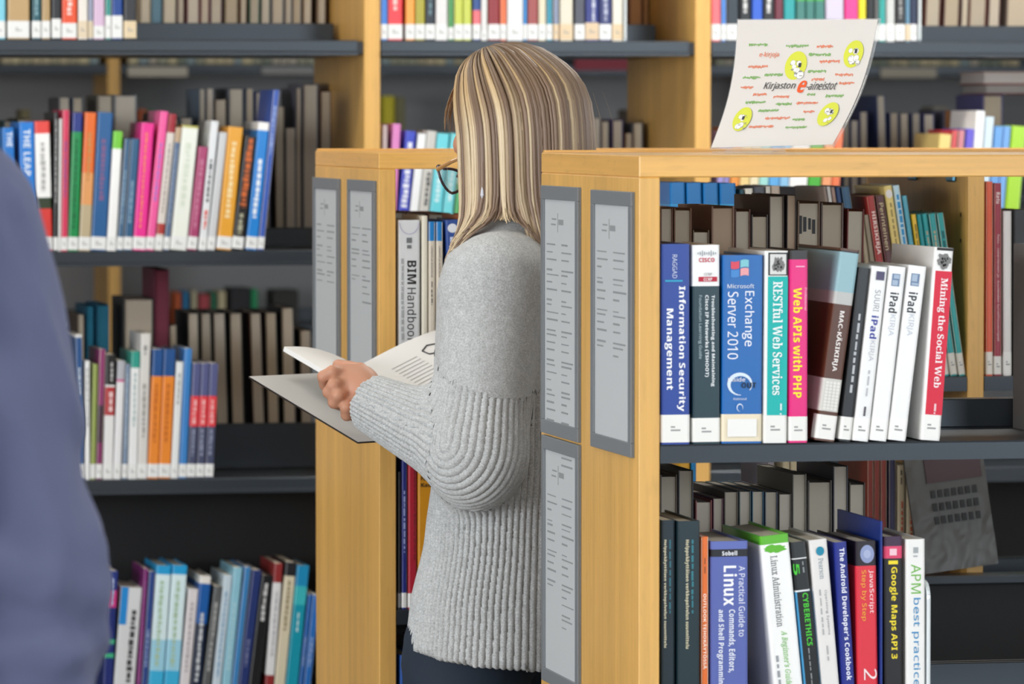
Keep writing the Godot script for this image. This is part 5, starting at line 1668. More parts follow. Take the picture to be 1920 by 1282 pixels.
	["book", "thin taupe booklet on the upper shelf of the second bookcase", 4, 2.0391, 1.1517, -7.442, 0.0046, 0.2927, 0.17, -8.59, false, [[0, 0.2927, "8a7a70"]], [0.0025, 0.0369, "ddd9cf"], [], "d8cfbd"],
	["book", "thin pale grey booklet on the upper shelf of the second bookcase", 4, 2.045, 1.1517, -7.442, 0.0054, 0.2927, 0.17, -8.6, false, [[0, 0.2927, "c9c6c2"]], [0.0025, 0.0369, "ddd9cf"], [], "d8cfbd"],
	["book", "thin tan booklet on the upper shelf of the second bookcase", 4, 2.0517, 1.1517, -7.442, 0.0054, 0.2919, 0.17, -8.6, false, [[0, 0.2919, "9b8074"]], [0.0025, 0.0368, "ddd9cf"], [], "d8cfbd"],
	["book", "thin navy booklet on the upper shelf of the second bookcase", 4, 2.0584, 1.1517, -7.442, 0.0071, 0.2919, 0.17, -8.61, false, [[0, 0.2919, "243f6b"]], [0.0025, 0.0367, "ddd9cf"], [], "d8cfbd"],
	["book", "steel blue leaning book on the upper shelf of the second bookcase", 4, 2.0677, 1.1517, -7.442, 0.0129, 0.2918, 0.17, -8.61, false, [[0, 0.2918, "2f5878"]], [0.0025, 0.0366, "ddd9cf"], [["~", 0.193, 0.0779, 0.5, 0.0052, "cdd8e0", ""]], "d8cfbd"],
	["book", "thin khaki booklet on the upper shelf of the second bookcase", 4, 2.087, 1.1517, -7.442, 0.0071, 0.2489, 0.17, -8.22, false, [[0, 0.2489, "a6977e"]], [0.0025, 0.0364, "ddd9cf"], [], "d8cfbd"],
	["book", "thin dark khaki booklet on the upper shelf of the second bookcase", 4, 2.0954, 1.1517, -7.442, 0.0071, 0.2489, 0.17, -8.23, false, [[0, 0.2489, "948774"]], [0.0025, 0.0363, "ddd9cf"], [], "d8cfbd"],
	["book", "brick red book titled HIRSIKIRJA", 4, 2.1053, 1.1517, -7.442, 0.0123, 0.2778, 0.17, -8.64, false, [[0, 0.2778, "a5302c"]], [0.0025, 0.0363, "ddd9cf"], [["HIRSIKIRJA", 0.2211, 0.0657, 0.52, 0.0071, "f2dcd6", "b"]], "d8cfbd"],
	["book", "maroon leaning book with pale yellow lettering", 4, 2.1199, 1.1517, -7.442, 0.0129, 0.2786, 0.17, -8.65, false, [[0, 0.2786, "5a3034"]], [0.0025, 0.0362, "ddd9cf"], [["Perinteinen", 0.2309, 0.0722, 0.5, 0.0065, "d8c89a", ""]], "d8cfbd"],
	["book", "pale yellow leaning book with a white disc", 4, 2.135, 1.1517, -7.442, 0.0129, 0.2933, 0.17, -8.67, false, [[0, 0.2933, "e5cd7c"]], [0.0025, 0.036, "ddd9cf"], [["dot", 0.281, 0.0131, 0.5, 0.0104, "e9e4e0", "disc"], ["~", 0.2309, 0.0723, 0.5, 0.0031, "a08a4c", ""]], "d8cfbd"],
	["book", "pale blue leaning book with sky blue lettering", 4, 2.1494, 1.1517, -7.442, 0.0105, 0.2941, 0.17, -8.68, false, [[0, 0.2941, "bcdcea"]], [0.0025, 0.0359, "ddd9cf"], [["~", 0.2374, 0.0854, 0.5, 0.0052, "2a92cc", ""]], "d8cfbd"],
	["book", "thin teal and white booklet", 4, 2.1621, 1.1517, -7.442, 0.0071, 0.2785, 0.17, -8.68, false, [[0, 0.2785, "58a7bb"]], [0.0025, 0.0358, "ddd9cf"], [], "d8cfbd"],
	["book", "thin mustard yellow booklet on the upper shelf of the second bookcase", 4, 2.1705, 1.1517, -7.442, 0.0071, 0.2495, 0.17, -8.3, false, [[0, 0.2495, "e6bf3c"]], [0.0025, 0.0356, "ddd9cf"], [["~", 0.2145, 0.0403, 0.5, 0.0029, "8a7430", ""]], "d8cfbd"],
	["book", "thin teal booklet next to the mustard one", 4, 2.179, 1.1517, -7.442, 0.0071, 0.2494, 0.17, -8.3, false, [[0, 0.2494, "168f94"]], [0.0025, 0.0355, "ddd9cf"], [], "d8cfbd"],
	["book", "teal booklet of a set with pale title panel", 4, 2.1874, 1.1517, -7.442, 0.008, 0.2502, 0.17, -8.31, false, [[0, 0.2502, "149a9e"]], [0.0025, 0.0355, "ddd9cf"], [["~", 0.205, 0.0378, 0.5, 0.0032, "b2a78a", ""]], "d8cfbd"],
	["book", "teal booklet of a set, second from the divider", 4, 2.1976, 1.1517, -7.442, 0.0113, 0.2502, 0.17, -8.32, false, [[0, 0.2502, "129a9d"]], [0.0025, 0.0354, "ddd9cf"], [["~", 0.2049, 0.0378, 0.5, 0.0045, "b2a78a", ""]], "d8cfbd"],
	["book", "teal booklet leaning nearest the birch divider", 4, 2.2111, 1.1517, -7.442, 0.0105, 0.251, 0.17, -8.33, false, [[0, 0.251, "149c9c"]], [0.0025, 0.0352, "ddd9cf"], [["~", 0.2049, 0.0378, 0.5, 0.0042, "0c6268", ""]], "d8cfbd"],
	["book", "orange red book beside the birch divider", 4, 2.2535, 1.1517, -7.442, 0.0115, 0.2969, 0.17, -0.24, false, [[0, 0.2969, "e0562c"]], [0.0025, 0.0368, "e8e2d8"], [], "d8cfbd"],
	["book", "dark red book with small white lettering Ratu", 4, 2.2667, 1.1517, -7.442, 0.0119, 0.2944, 0.17, -0.25, false, [[0, 0.2944, "9c2138"]], [0.0025, 0.0301, "ebe8e2"], [["Ratu", 0.272, 0.0171, 0.5, 0.006, "f0dcd8", "b"], ["Ratu - rakenteiden ja -tuotteiden turvallisuusohjeet", 0.1346, 0.1632, 0.5, 0.0043, "e8cfcc", ""]], "d8cfbd"],
	["book", "white book beside the dark red Ratu book", 4, 2.2815, 1.1517, -7.442, 0.0132, 0.252, 0.17, -0.25, false, [[0, 0.252, "e6e2e0"]], [0.0025, 0.0365, "f0efec"], [], "d8cfbd"],
	["book", "wide black book beside the white one in the second bookcase", 4, 2.2968, 1.1517, -7.442, 0.0302, 0.2536, 0.17, -0.26, false, [[0, 0.2536, "1a191b"]], [], [], "d8cfbd"],
	["book", "thick pale grey book titled BIM Handbook", 4, 1.3741, 1.1517, -7.442, 0.0336, 0.2419, 0.19, 0.06, false, [[0, 0.2419, "d6d9da"]], [0.0025, 0.0292, "ecebe6"], [["BIM", 0.1638, 0.035, 0.62, 0.0135, "1b1b1c", "b"], ["Handbook", 0.0993, 0.0829, 0.62, 0.0135, "242426", ""], ["~", 0.2072, 0.0167, 0.5, 0.0118, "6f7275", ""], ["~", 0.1228, 0.1235, 0.2, 0.004, "a4a8aa", ""], ["arc", 0.2291, 0.0175, 0.5, 0.0303, "b6b0cc", "arc"]], "d8cfbd"],
	["book", "thin cream book beside the BIM Handbook", 4, 1.3855, 1.1517, -7.442, 0.0089, 0.2481, 0.17, 0.05, false, [[0, 0.2481, "e4dfcd"]], [0.0025, 0.0288, "ecebe6"], [], "d8cfbd"],
	["book", "beige book with blue top titled LÄMPÖ JA KOSTEUS, touching the thin cream book", 4, 1.3971, 1.1517, -7.442, 0.0104, 0.2393, 0.17, 0.04, false, [[0.2106, 0.2393, "0f7cc4"], [0, 0.2106, "d9d0c0"]], [0.0025, 0.0287, "ecebe6"], [["LÄMPÖ JA KOSTEUS", 0.1795, 0.0462, 0.5, 0.0031, "4a4642", ""], ["~", 0.1325, 0.0351, 0.5, 0.0021, "5a5652", ""]], "d8cfbd"],
	["book", "beige book with blue top titled LÄMPÖ JA KOSTEUS, touching the navy book", 4, 1.4087, 1.1517, -7.442, 0.0104, 0.2392, 0.17, 0.04, false, [[0.2105, 0.2392, "0f7cc4"], [0, 0.2105, "d9d0c0"]], [0.0025, 0.0286, "ecebe6"], [["LÄMPÖ JA KOSTEUS", 0.1794, 0.0462, 0.5, 0.0031, "4a4642", ""], ["~", 0.1324, 0.0351, 0.5, 0.0021, "5a5652", ""]], "d8cfbd"],
	["book", "navy leaning book with a white disc on its spine", 4, 1.4212, 1.1517, -7.442, 0.0207, 0.2417, 0.17, -2.09, false, [[0, 0.2417, "2b4c94"]], [0.0025, 0.0284, "ecebe6"], [["dot", 0.2293, 0.0136, 0.5, 0.0145, "dfe3ea", "disc"], ["~", 0.1383, 0.1557, 0.5, 0.0083, "c9d3e8", ""]], "d8cfbd"],
	["book", "orange book behind the blonde hair", 4, 1.4456, 1.1517, -7.442, 0.0208, 0.2487, 0.17, -1.48, false, [[0, 0.2487, "d97838"]], [0.0025, 0.0282, "ecebe6"], [], "d8cfbd"],
	["book", "brown-grey volume behind the BIM Handbook", 5, 1.4197, 1.1517, -7.818, 0.0268, 0.2477, 0.19, 0.06, true, [[0, 0.2477, "6c5850"]], [], [], "d8cfbd"],
	["book", "reddish brown volume behind the thin cream book", 5, 1.4538, 1.1517, -7.818, 0.032, 0.246, 0.19, 0.05, true, [[0, 0.246, "6a4436"]], [], [], "d8cfbd"],
	["book", "rust brown volume behind the LÄMPÖ JA KOSTEUS pair", 5, 1.4922, 1.1517, -7.818, 0.0363, 0.245, 0.19, 0.04, true, [[0, 0.245, "7d4a34"]], [], [], "d8cfbd"],
	["book", "pale page block beside the cobalt blue set", 5, 1.8314, 1.1517, -7.818, 0.0144, 0.2867, 0.19, -0.08, true, [[0, 0.2867, "8c847c"]], [], [], "d2c8b6"],
	["book", "slate volume above the black-marked pages", 5, 2.0593, 1.1517, -7.818, 0.0242, 0.2835, 0.19, -0.15, true, [[0, 0.2835, "545a66"]], [], [], "d2c8b6"],
	["book", "bright teal thin volume behind the steel blue book", 5, 2.0857, 1.1517, -7.818, 0.0102, 0.2826, 0.19, -0.16, true, [[0, 0.2826, "1a7fae"]], [], [], "d2c8b6"],
	["book", "grey-brown volume behind the thin booklets", 5, 2.098, 1.1517, -7.818, 0.0295, 0.2834, 0.19, -0.16, true, [[0, 0.2834, "645c56"]], [], [], "d2c8b6"],
	["book", "thin black book beside the second bookcase end panel", 6, 1.3446, 0.8117, -7.442, 0.0041, 0.2055, 0.18, 0.06, false, [[0, 0.2055, "1d1f26"]], [0.0025, 0.0239, "8d8d90"], [], "d8cfbd"],
	["book", "thin navy book with pale lettering beside a crimson book", 6, 1.3539, 0.8117, -7.442, 0.0081, 0.2414, 0.18, 0.06, false, [[0, 0.2414, "1f2a7c"]], [0.0025, 0.0246, "e8e7e4"], [["~", 0.1311, 0.0928, 0.5, 0.0024, "aab4e0", ""]], "d8cfbd"],
	["book", "crimson book beside the grey sweater", 6, 1.369, 0.8117, -7.442, 0.0138, 0.2413, 0.18, 0.05, false, [[0, 0.2413, "b42437"]], [0.0025, 0.0236, "e8e7e4"], [["~", 0.1453, 0.144, 0.72, 0.0014, "5c1420", ""]], "d8cfbd"],
	["book", "amber yellow book partly hidden by the grey sweater", 6, 1.4015, 0.8117, -7.442, 0.0313, 0.2427, 0.18, 0.05, false, [[0, 0.2427, "d9941e"]], [], [["=Pano", 0.1955, 0.0064, 0.4, 0.0157, "3c2a12", "b"], ["=Kail", 0.1859, 0.0064, 0.4, 0.0157, "3c2a12", "b"]], "d8cfbd"],
	["book", "royal blue book on the low shelf beside dark jeans", 7, 1.3638, 0.4817, -7.442, 0.0216, 0.2609, 0.17, 0.06, false, [[0, 0.2609, "1556b0"]], [], [["~", 0.2184, 0.0305, 0.6, 0.0086, "c8d6ee", ""]], "d8cfbd"],
	["book", "thin steel blue book on the low shelf", 7, 1.3703, 0.4817, -7.442, 0.0053, 0.2765, 0.17, 0.05, false, [[0, 0.2765, "2a5c9c"]], [], [], "d8cfbd"],
	["book", "purple book on the low shelf touching the jeans", 7, 1.389, 0.4817, -7.442, 0.011, 0.2786, 0.17, 0.04, false, [[0, 0.2786, "7c2a86"]], [], [], "d8cfbd"],
	["book", "yellow book glimpsed under the near shelf", 6, 1.7712, 0.8117, -7.442, 0.0179, 0.2213, 0.17, -0.08, false, [[0, 0.2213, "e0a820"]], [], [], "d8cfbd"],
	["book", "bright blue narrow book glimpsed under the near shelf", 6, 1.7911, 0.8117, -7.442, 0.0079, 0.2211, 0.17, -0.09, false, [[0, 0.2211, "1684c4"]], [], [], "d8cfbd"],
	["book", "lilac grey thin book glimpsed under the near shelf", 6, 1.911, 0.8117, -7.442, 0.0096, 0.213, 0.17, -0.13, false, [[0, 0.213, "9a98a4"]], [], [], "d8cfbd"],
	["book", "first cream volume of a striped set under the near shelf", 6, 1.9344, 0.8117, -7.442, 0.0105, 0.2257, 0.17, -0.14, false, [[0, 0.2257, "d8ccaa"]], [], [], "d8cfbd"],
	["book", "second cream volume of a striped set under the near shelf", 6, 1.9461, 0.8117, -7.442, 0.0113, 0.2255, 0.17, -0.14, false, [[0, 0.2255, "d8ccaa"]], [], [], "d8cfbd"],
	["book", "third cream volume of a striped set under the near shelf", 6, 1.9587, 0.8117, -7.442, 0.0122, 0.2254, 0.17, -0.15, false, [[0, 0.2254, "d8ccaa"]], [], [], "d8cfbd"],
	["book", "rust red volume touching the cream set under the near shelf", 6, 2.0671, 0.8117, -7.442, 0.0097, 0.2239, 0.17, -0.18, false, [[0, 0.2239, "8c2a1e"]], [], [], "d8cfbd"],
	["book", "rust red volume in the middle of its trio under the near shelf", 6, 2.078, 0.8117, -7.442, 0.0089, 0.2238, 0.17, -0.19, false, [[0, 0.2238, "8c2a1e"]], [], [], "d8cfbd"],
	["book", "rust red volume touching the dark violet book", 6, 2.0881, 0.8117, -7.442, 0.0097, 0.2237, 0.17, -0.19, false, [[0, 0.2237, "8c2a1e"]], [], [], "d8cfbd"],
	["book", "dark violet book under the near shelf", 6, 2.1008, 0.8117, -7.442, 0.0114, 0.2235, 0.17, -0.19, false, [[0, 0.2235, "2a2350"]], [], [], "d8cfbd"],
	["book", "beige booklet with red lettering touching the dark violet book", 6, 2.1143, 0.8117, -7.442, 0.0123, 0.2046, 0.17, -0.2, false, [[0, 0.2046, "cdbfa2"]], [], [["~", 0.187, 0.022, 0.5, 0.0025, "55493c", ""], ["~", 0.1214, 0.0571, 0.6, 0.0037, "c2563c", ""]], "d8cfbd"],
	["book", "beige booklet with red lettering touching the grey folder", 6, 2.1286, 0.8117, -7.442, 0.0123, 0.2044, 0.17, -0.2, false, [[0, 0.2044, "cdbfa2"]], [], [["~", 0.1868, 0.022, 0.5, 0.0025, "55493c", ""], ["~", 0.1211, 0.0571, 0.6, 0.0037, "c2563c", ""]], "d8cfbd"],
	["book", "bright blue book with white lettering THE, partly behind the blue shoulder", 8, 0.9397, 1.302, -9.27, 0.0211, 0.2264, 0.17, -0.98, false, [[0, 0.2264, "1272c4"]], [0.0025, 0.0265, "e4e5e4"], [["THE", 0.205, 0.0273, 0.6, 0.0105, "e4edf6", "b"]], "d8cfbd"],
	["book", "bright blue book with white lettering THE LEAP", 8, 0.969, 1.302, -9.27, 0.027, 0.2366, 0.17, -0.47, false, [[0, 0.2366, "1478d0"]], [0.0025, 0.0264, "e4e5e4"], [["THE LEAP", 0.181, 0.0848, 0.5, 0.0121, "e4edf6", "b"]], "d8cfbd"],
	["book", "white book with red top above a red and black photo", 8, 0.9998, 1.302, -9.27, 0.0275, 0.2381, 0.17, -1.18, false, [[0.2157, 0.2381, "e2453e"], [0.0985, 0.2157, "f0f0ee"], [0.078, 0.0985, "2c3a24"], [0, 0.078, "d43a34"]], [0.0025, 0.0262, "e4e5e4"], [["~", 0.1542, 0.0898, 0.5, 0.0098, "b0b0b0", ""]], "d8cfbd"],
	["book", "narrow black book with white lettering beside a white red-topped one", 8, 1.0366, 1.302, -9.27, 0.0074, 0.2547, 0.17, 0.45, false, [[0, 0.2547, "1c1c1d"]], [0.0025, 0.0261, "e4e5e4"], [["~", 0.1653, 0.1514, 0.5, 0.0026, "b8b8b6", ""]], "d8cfbd"],
	["book", "very thin white book beside a crimson one", 8, 1.0415, 1.302, -9.27, 0.004, 0.243, 0.17, 0.8, false, [[0, 0.243, "e6e6e4"]], [0.0025, 0.026, "e4e5e4"], [], "d8cfbd"],
	["book", "crimson book touching the green one", 8, 1.0547, 1.302, -9.27, 0.0123, 0.2586, 0.17, 0.98, false, [[0, 0.2586, "cf2f57"]], [0.0025, 0.026, "e4e5e4"], [["~", 0.1507, 0.1026, 0.5, 0.0043, "8a4a86", ""]], "d8cfbd"],
	["book", "emerald green book with navy top", 8, 1.0738, 1.302, -9.27, 0.0182, 0.2539, 0.17, 2.21, false, [[0.2187, 0.2539, "1f2f7e"], [0, 0.2187, "0c8a48"]], [0.0025, 0.026, "e4e5e4"], [["~", 0.1228, 0.1644, 0.5, 0.0064, "0a6636", ""]], "d8cfbd"],
	["book", "orange and tan book beside the emerald one", 8, 1.0964, 1.302, -9.27, 0.0212, 0.254, 0.17, 2.87, false, [[0.1434, 0.254, "e0691f"], [0.0847, 0.1434, "dd9a5c"], [0, 0.0847, "b9a988"]], [0.0025, 0.0259, "e4e5e4"], [["~", 0.1728, 0.0881, 0.5, 0.0074, "c88a4c", ""]], "d8cfbd"],
	["book", "wide denim blue book with faint red lettering", 8, 1.125, 1.302, -9.27, 0.0276, 0.2541, 0.17, 3.2, false, [[0, 0.2541, "1f5a92"]], [0.0025, 0.0258, "e4e5e4"], [["~", 0.1483, 0.1137, 0.5, 0.0097, "7a5a86", ""]], "d8cfbd"],
	["book", "white book with lime green top", 8, 1.1437, 1.302, -9.27, 0.0173, 0.2199, 0.17, 3.53, false, [[0.1875, 0.2199, "74c83a"], [0, 0.1875, "f0f0ef"]], [0.0025, 0.0257, "e4e5e4"], [], "d8cfbd"],
	["book", "teal navy book of a pair, touching the white one with lime top", 8, 1.1565, 1.302, -9.27, 0.0114, 0.2063, 0.17, 4.3, false, [[0, 0.2063, "2b5a80"]], [0.0025, 0.0256, "e4e5e4"], [["~", 0.0993, 0.0983, 0.5, 0.004, "7fa0b8", ""]], "d8cfbd"],
	["book", "teal navy book of a pair, touching the hot pink one", 8, 1.1732, 1.302, -9.27, 0.0153, 0.2063, 0.17, 4.16, false, [[0, 0.2063, "2b5a80"]], [0.0025, 0.0255, "e4e5e4"], [["~", 0.0894, 0.0786, 0.5, 0.0055, "7fa0b8", ""]], "d8cfbd"],
	["book", "thick hot pink glossy book", 8, 1.1979, 1.302, -9.27, 0.0232, 0.2348, 0.17, 4.28, false, [[0, 0.2348, "ea2a92"]], [0.0025, 0.0254, "e4e5e4"], [["~", 0.1287, 0.1769, 0.45, 0.0046, "f08a5a", ""]], "d8cfbd"],
	["book", "tall bubblegum pink book with violet lettering", 8, 1.2137, 1.302, -9.27, 0.0148, 0.2572, 0.17, 6.24, false, [[0, 0.2572, "ee5a9e"]], [0.0025, 0.0254, "e4e5e4"], [["~", 0.1438, 0.1085, 0.5, 0.0052, "a878c8", ""]], "d8cfbd"],
	["book", "cream book with dark red head", 8, 1.2295, 1.302, -9.27, 0.0143, 0.2523, 0.17, 6.24, false, [[0.2178, 0.2523, "9c1f2c"], [0.05, 0.2178, "d8d0c8"], [0.0303, 0.05, "b03a34"], [0, 0.0303, "d5cdc4"]], [0.0025, 0.0253, "e4e5e4"], [["~", 0.1339, 0.1283, 0.5, 0.005, "a8a09a", ""]], "d8cfbd"],
	["book", "slate blue thin book with tan head", 8, 1.2424, 1.302, -9.27, 0.0111, 0.2275, 0.17, 6.03, false, [[0.1999, 0.2275, "b89c7c"], [0, 0.1999, "4a6488"]], [0.0025, 0.0252, "e4e5e4"], [["~", 0.119, 0.1382, 0.5, 0.0042, "7688a2", ""]], "d8cfbd"],
	["book", "white book with olive green edges", 8, 1.274, 1.302, -9.27, 0.0298, 0.2299, 0.17, 5.84, false, [[0.2255, 0.2299, "b8b45a"], [0, 0.2255, "e8ece2"]], [0.0025, 0.0252, "e4e5e4"], [["~", 0.1387, 0.1184, 0.5, 0.0105, "d4dccc", ""]], "d8cfbd"],
	["book", "short mauve red book on the middle shelf beyond the person in blue", 8, 1.2928, 1.302, -9.27, 0.0173, 0.1913, 0.17, 6.7, false, [[0, 0.1913, "a8406c"]], [0.0025, 0.0251, "e4e5e4"], [["~", 0.1042, 0.1286, 0.5, 0.0061, "c47a98", ""]], "d8cfbd"],
	["book", "pale grey book with dark lettering and a red mark", 8, 1.3107, 1.302, -9.27, 0.0141, 0.2393, 0.17, 5.86, false, [[0, 0.2393, "dfe2e4"]], [0.0025, 0.0249, "e4e5e4"], [["~", 0.1287, 0.079, 0.5, 0.0057, "55585c", ""], ["~", 0.0571, 0.0346, 0.5, 0.0065, "d86a62", ""]], "d8cfbd"],
	["book", "light grey narrow book beside the amber one", 8, 1.3266, 1.302, -9.27, 0.0144, 0.2183, 0.17, 6.41, false, [[0, 0.2183, "c8cacc"]], [0.0025, 0.0249, "e4e5e4"], [], "d8cfbd"],
	["book", "amber orange book with pale lettering", 8, 1.3574, 1.302, -9.27, 0.0274, 0.2274, 0.17, 5.78, false, [[0, 0.2274, "e2a02e"]], [0.0025, 0.0248, "e4e5e4"], [["~", 0.1296, 0.1404, 0.5, 0.0101, "f0d6a0", ""]], "d8cfbd"],
	["book", "black book with orange lettering", 8, 1.3792, 1.302, -9.27, 0.0208, 0.2111, 0.17, 7.03, false, [[0, 0.2111, "1f1a18"]], [0.0025, 0.0247, "e4e5e4"], [["~", 0.1427, 0.1269, 0.55, 0.0125, "c8642a", ""], ["~", 0.0485, 0.0377, 0.5, 0.0083, "a8a890", ""]], "d8cfbd"],
	["book", "blue book with white cap and white lettering", 8, 1.4051, 1.302, -9.27, 0.0209, 0.2364, 0.17, 5.93, false, [[0.2215, 0.2364, "eeeeec"], [0, 0.2215, "1c7fd0"]], [0.0025, 0.0245, "e4e5e4"], [["~", 0.1137, 0.1089, 0.5, 0.0085, "e8eef4", ""]], "d8cfbd"],
	["book", "tall thin ultramarine book at the end of the row", 8, 1.4181, 1.302, -9.27, 0.0115, 0.2967, 0.17, 5.9, false, [[0, 0.2967, "2450ac"]], [0.0025, 0.0244, "e4e5e4"], [["~", 0.2225, 0.0891, 0.5, 0.004, "9ab0dc", ""]], "d8cfbd"],
	["book", "navy book with white head touching the blue sleeve", 9, 1.0713, 0.882, -9.27, 0.0124, 0.2667, 0.17, -0.63, false, [[0.2617, 0.2667, "d8dadc"], [0, 0.2617, "1c4f88"]], [0.0025, 0.0291, "e4e5e4"], [["~", 0.1813, 0.0491, 0.5, 0.0043, "c8d2dc", ""]], "d8cfbd"],
	["book", "white book with grey lettering touching the olive one", 9, 1.0939, 0.882, -9.27, 0.0085, 0.2184, 0.17, 0.21, false, [[0, 0.2184, "eef0f0"]], [0.0025, 0.0289, "e4e5e4"], [["~", 0.1517, 0.108, 0.5, 0.003, "9a9c9e", ""]], "d8cfbd"],
	["book", "olive green narrow book on the lower shelf beyond the person in blue", 9, 1.1038, 0.882, -9.27, 0.0085, 0.2125, 0.17, 1.54, false, [[0, 0.2125, "8fa04c"]], [0.0025, 0.0287, "e4e5e4"], [], "d8cfbd"],
	["book", "plum purple book with dark lower half", 9, 1.1166, 0.882, -9.27, 0.0114, 0.2394, 0.17, 1.86, false, [[0.1368, 0.2394, "8a2a66"], [0.0679, 0.1368, "3a1a30"], [0, 0.0679, "7c1f5c"]], [0.0025, 0.0286, "e4e5e4"], [], "d8cfbd"],
	["book", "black, red and white banded book", 9, 1.1363, 0.882, -9.27, 0.0181, 0.2299, 0.17, 1.68, false, [[0.174, 0.2299, "1e1c1c"], [0.17, 0.174, "e0e0e0"], [0.1179, 0.17, "b02c30"], [0, 0.1179, "e4e4e4"]], [0.0025, 0.0284, "e4e5e4"], [["~", 0.198, 0.0344, 0.6, 0.0055, "b8b8b8", ""], ["~", 0.143, 0.0364, 0.6, 0.0073, "e8c8c8", ""]], "d8cfbd"],
	["book", "white book with magenta edge", 9, 1.1511, 0.882, -9.27, 0.0139, 0.218, 0.17, 2.4, false, [[0.1837, 0.218, "b0b2ba"], [0.1797, 0.1837, "c83a86"], [0, 0.1797, "e6e6e8"]], [0.0025, 0.0282, "e4e5e4"], [], "d8cfbd"],
	["book", "grey blue mottled narrow book", 9, 1.163, 0.882, -9.27, 0.0093, 0.212, 0.17, 1.93, false, [[0, 0.212, "6d84a0"]], [0.0025, 0.028, "e4e5e4"], [["~", 0.1264, 0.1378, 0.5, 0.0038, "97a8ba", ""]], "d8cfbd"],
	["book", "white book with teal head", 9, 1.1807, 0.882, -9.27, 0.0162, 0.2349, 0.17, 1.76, false, [[0.205, 0.2349, "2f9a8a"], [0, 0.205, "e8eaea"]], [0.0025, 0.0278, "e4e5e4"], [["~", 0.1459, 0.0984, 0.5, 0.0059, "b0c0c0", ""]], "d8cfbd"],
	["book", "tall pale grey book with an orange dot", 9, 1.1995, 0.882, -9.27, 0.0179, 0.2677, 0.17, 1.77, false, [[0, 0.2677, "d6d4d0"]], [0.0025, 0.0276, "e4e5e4"], [["~", 0.2377, 0.0167, 0.5, 0.0063, "8a8a88", ""], ["~", 0.126, 0.0985, 0.5, 0.0063, "a09e9a", ""]], "d8cfbd"],
	["book", "orange book with navy head touching the tall pale grey one", 9, 1.2203, 0.882, -9.27, 0.0199, 0.2386, 0.17, 2.67, false, [[0.189, 0.2386, "1f4f8c"], [0, 0.189, "e8882a"]], [0.0025, 0.0273, "e4e5e4"], [["~", 0.121, 0.1084, 0.5, 0.007, "c86a1c", ""]], "d8cfbd"],
	["book", "orange book with navy head touching the thin white one", 9, 1.2426, 0.882, -9.27, 0.0214, 0.2385, 0.17, 2.67, false, [[0.1888, 0.2385, "1f4f8c"], [0, 0.1888, "e8882a"]], [0.0025, 0.027, "e4e5e4"], [["~", 0.1207, 0.1085, 0.5, 0.0075, "c86a1c", ""]], "d8cfbd"],
	["book", "thin white book touching the sky blue one", 9, 1.257, 0.882, -9.27, 0.0135, 0.2152, 0.17, 3.07, false, [[0, 0.2152, "e2e6e6"]], [0.0025, 0.0267, "e4e5e4"], [["~", 0.1649, 0.0592, 0.5, 0.0047, "a2a6a6", ""]], "d8cfbd"],
	["book", "sky blue book leaning between white and navy books", 9, 1.2728, 0.882, -9.27, 0.0138, 0.2396, 0.17, 2.77, false, [[0, 0.2396, "3a80c4"]], [0.0025, 0.0265, "e4e5e4"], [], "d8cfbd"],
	["book", "navy and red banded volume touching the sky blue book", 9, 1.2892, 0.882, -9.27, 0.0155, 0.2119, 0.17, 3.25, false, [[0.1518, 0.2119, "565a86"], [0.0955, 0.1518, "e23a42"], [0, 0.0955, "454a66"]], [0.0025, 0.0263, "e4e5e4"], [["~", 0.1226, 0.0444, 0.5, 0.0062, "f0b4b4", ""], ["~", 0.0658, 0.0494, 0.5, 0.0062, "8a90a8", ""]], "d8cfbd"],
	["book", "navy and red banded volume in the middle of its trio", 9, 1.3056, 0.882, -9.27, 0.015, 0.2118, 0.17, 3.11, false, [[0.1516, 0.2118, "565a86"], [0.0953, 0.1516, "e23a42"], [0, 0.0953, "454a66"]], [0.0025, 0.0261, "e4e5e4"], [["~", 0.1224, 0.0445, 0.5, 0.0062, "f0b4b4", ""], ["~", 0.0656, 0.0494, 0.5, 0.0062, "8a90a8", ""]], "d8cfbd"],
	["book", "navy and red banded volume at the open end of its trio", 9, 1.3225, 0.882, -9.27, 0.0155, 0.2116, 0.17, 2.98, false, [[0.1514, 0.2116, "565a86"], [0.0951, 0.1514, "e23a42"], [0, 0.0951, "454a66"]], [0.0025, 0.0259, "e4e5e4"], [["~", 0.1222, 0.0445, 0.5, 0.0064, "f0b4b4", ""], ["~", 0.0654, 0.0494, 0.5, 0.0064, "8a90a8", ""]], "d8cfbd"],
	["book", "navy book with pink patch and green stripes", 10, 1.1334, 0.47, -9.27, 0.0183, 0.2427, 0.17, 2.88, false, [[0.2073, 0.2427, "223580"], [0.1757, 0.2073, "d03a86"], [0.1164, 0.1757, "1a2a70"], [0.1085, 0.1164, "3fb080"], [0.0908, 0.1085, "1a2a70"], [0.0828, 0.0908, "3fb080"], [0, 0.0828, "1a2a70"]], [], [["~", 0.2043, 0.0494, 0.5, 0.0064, "a8b4d8", ""]], "d8cfbd"],
	["book", "wide white book with a sky blue corner and black lettering", 10, 1.173, 0.47, -9.27, 0.0385, 0.2111, 0.17, 4.76, false, [[0, 0.2111, "d6d8da"]], [], [["_", 0.1766, 0.0693, 0.18, 0.0131, "1486d0", ""], ["~", 0.1029, 0.1337, 0.68, 0.0108, "3c3c3e", ""]], "d8cfbd"],
	["book", "purple book with pale head", 10, 1.1848, 0.47, -9.27, 0.0076, 0.2468, 0.17, 3.87, false, [[0, 0.2468, "7c2470"]], [], [["~", 0.1291, 0.1881, 0.5, 0.0022, "9a5a92", ""]], "d8cfbd"],
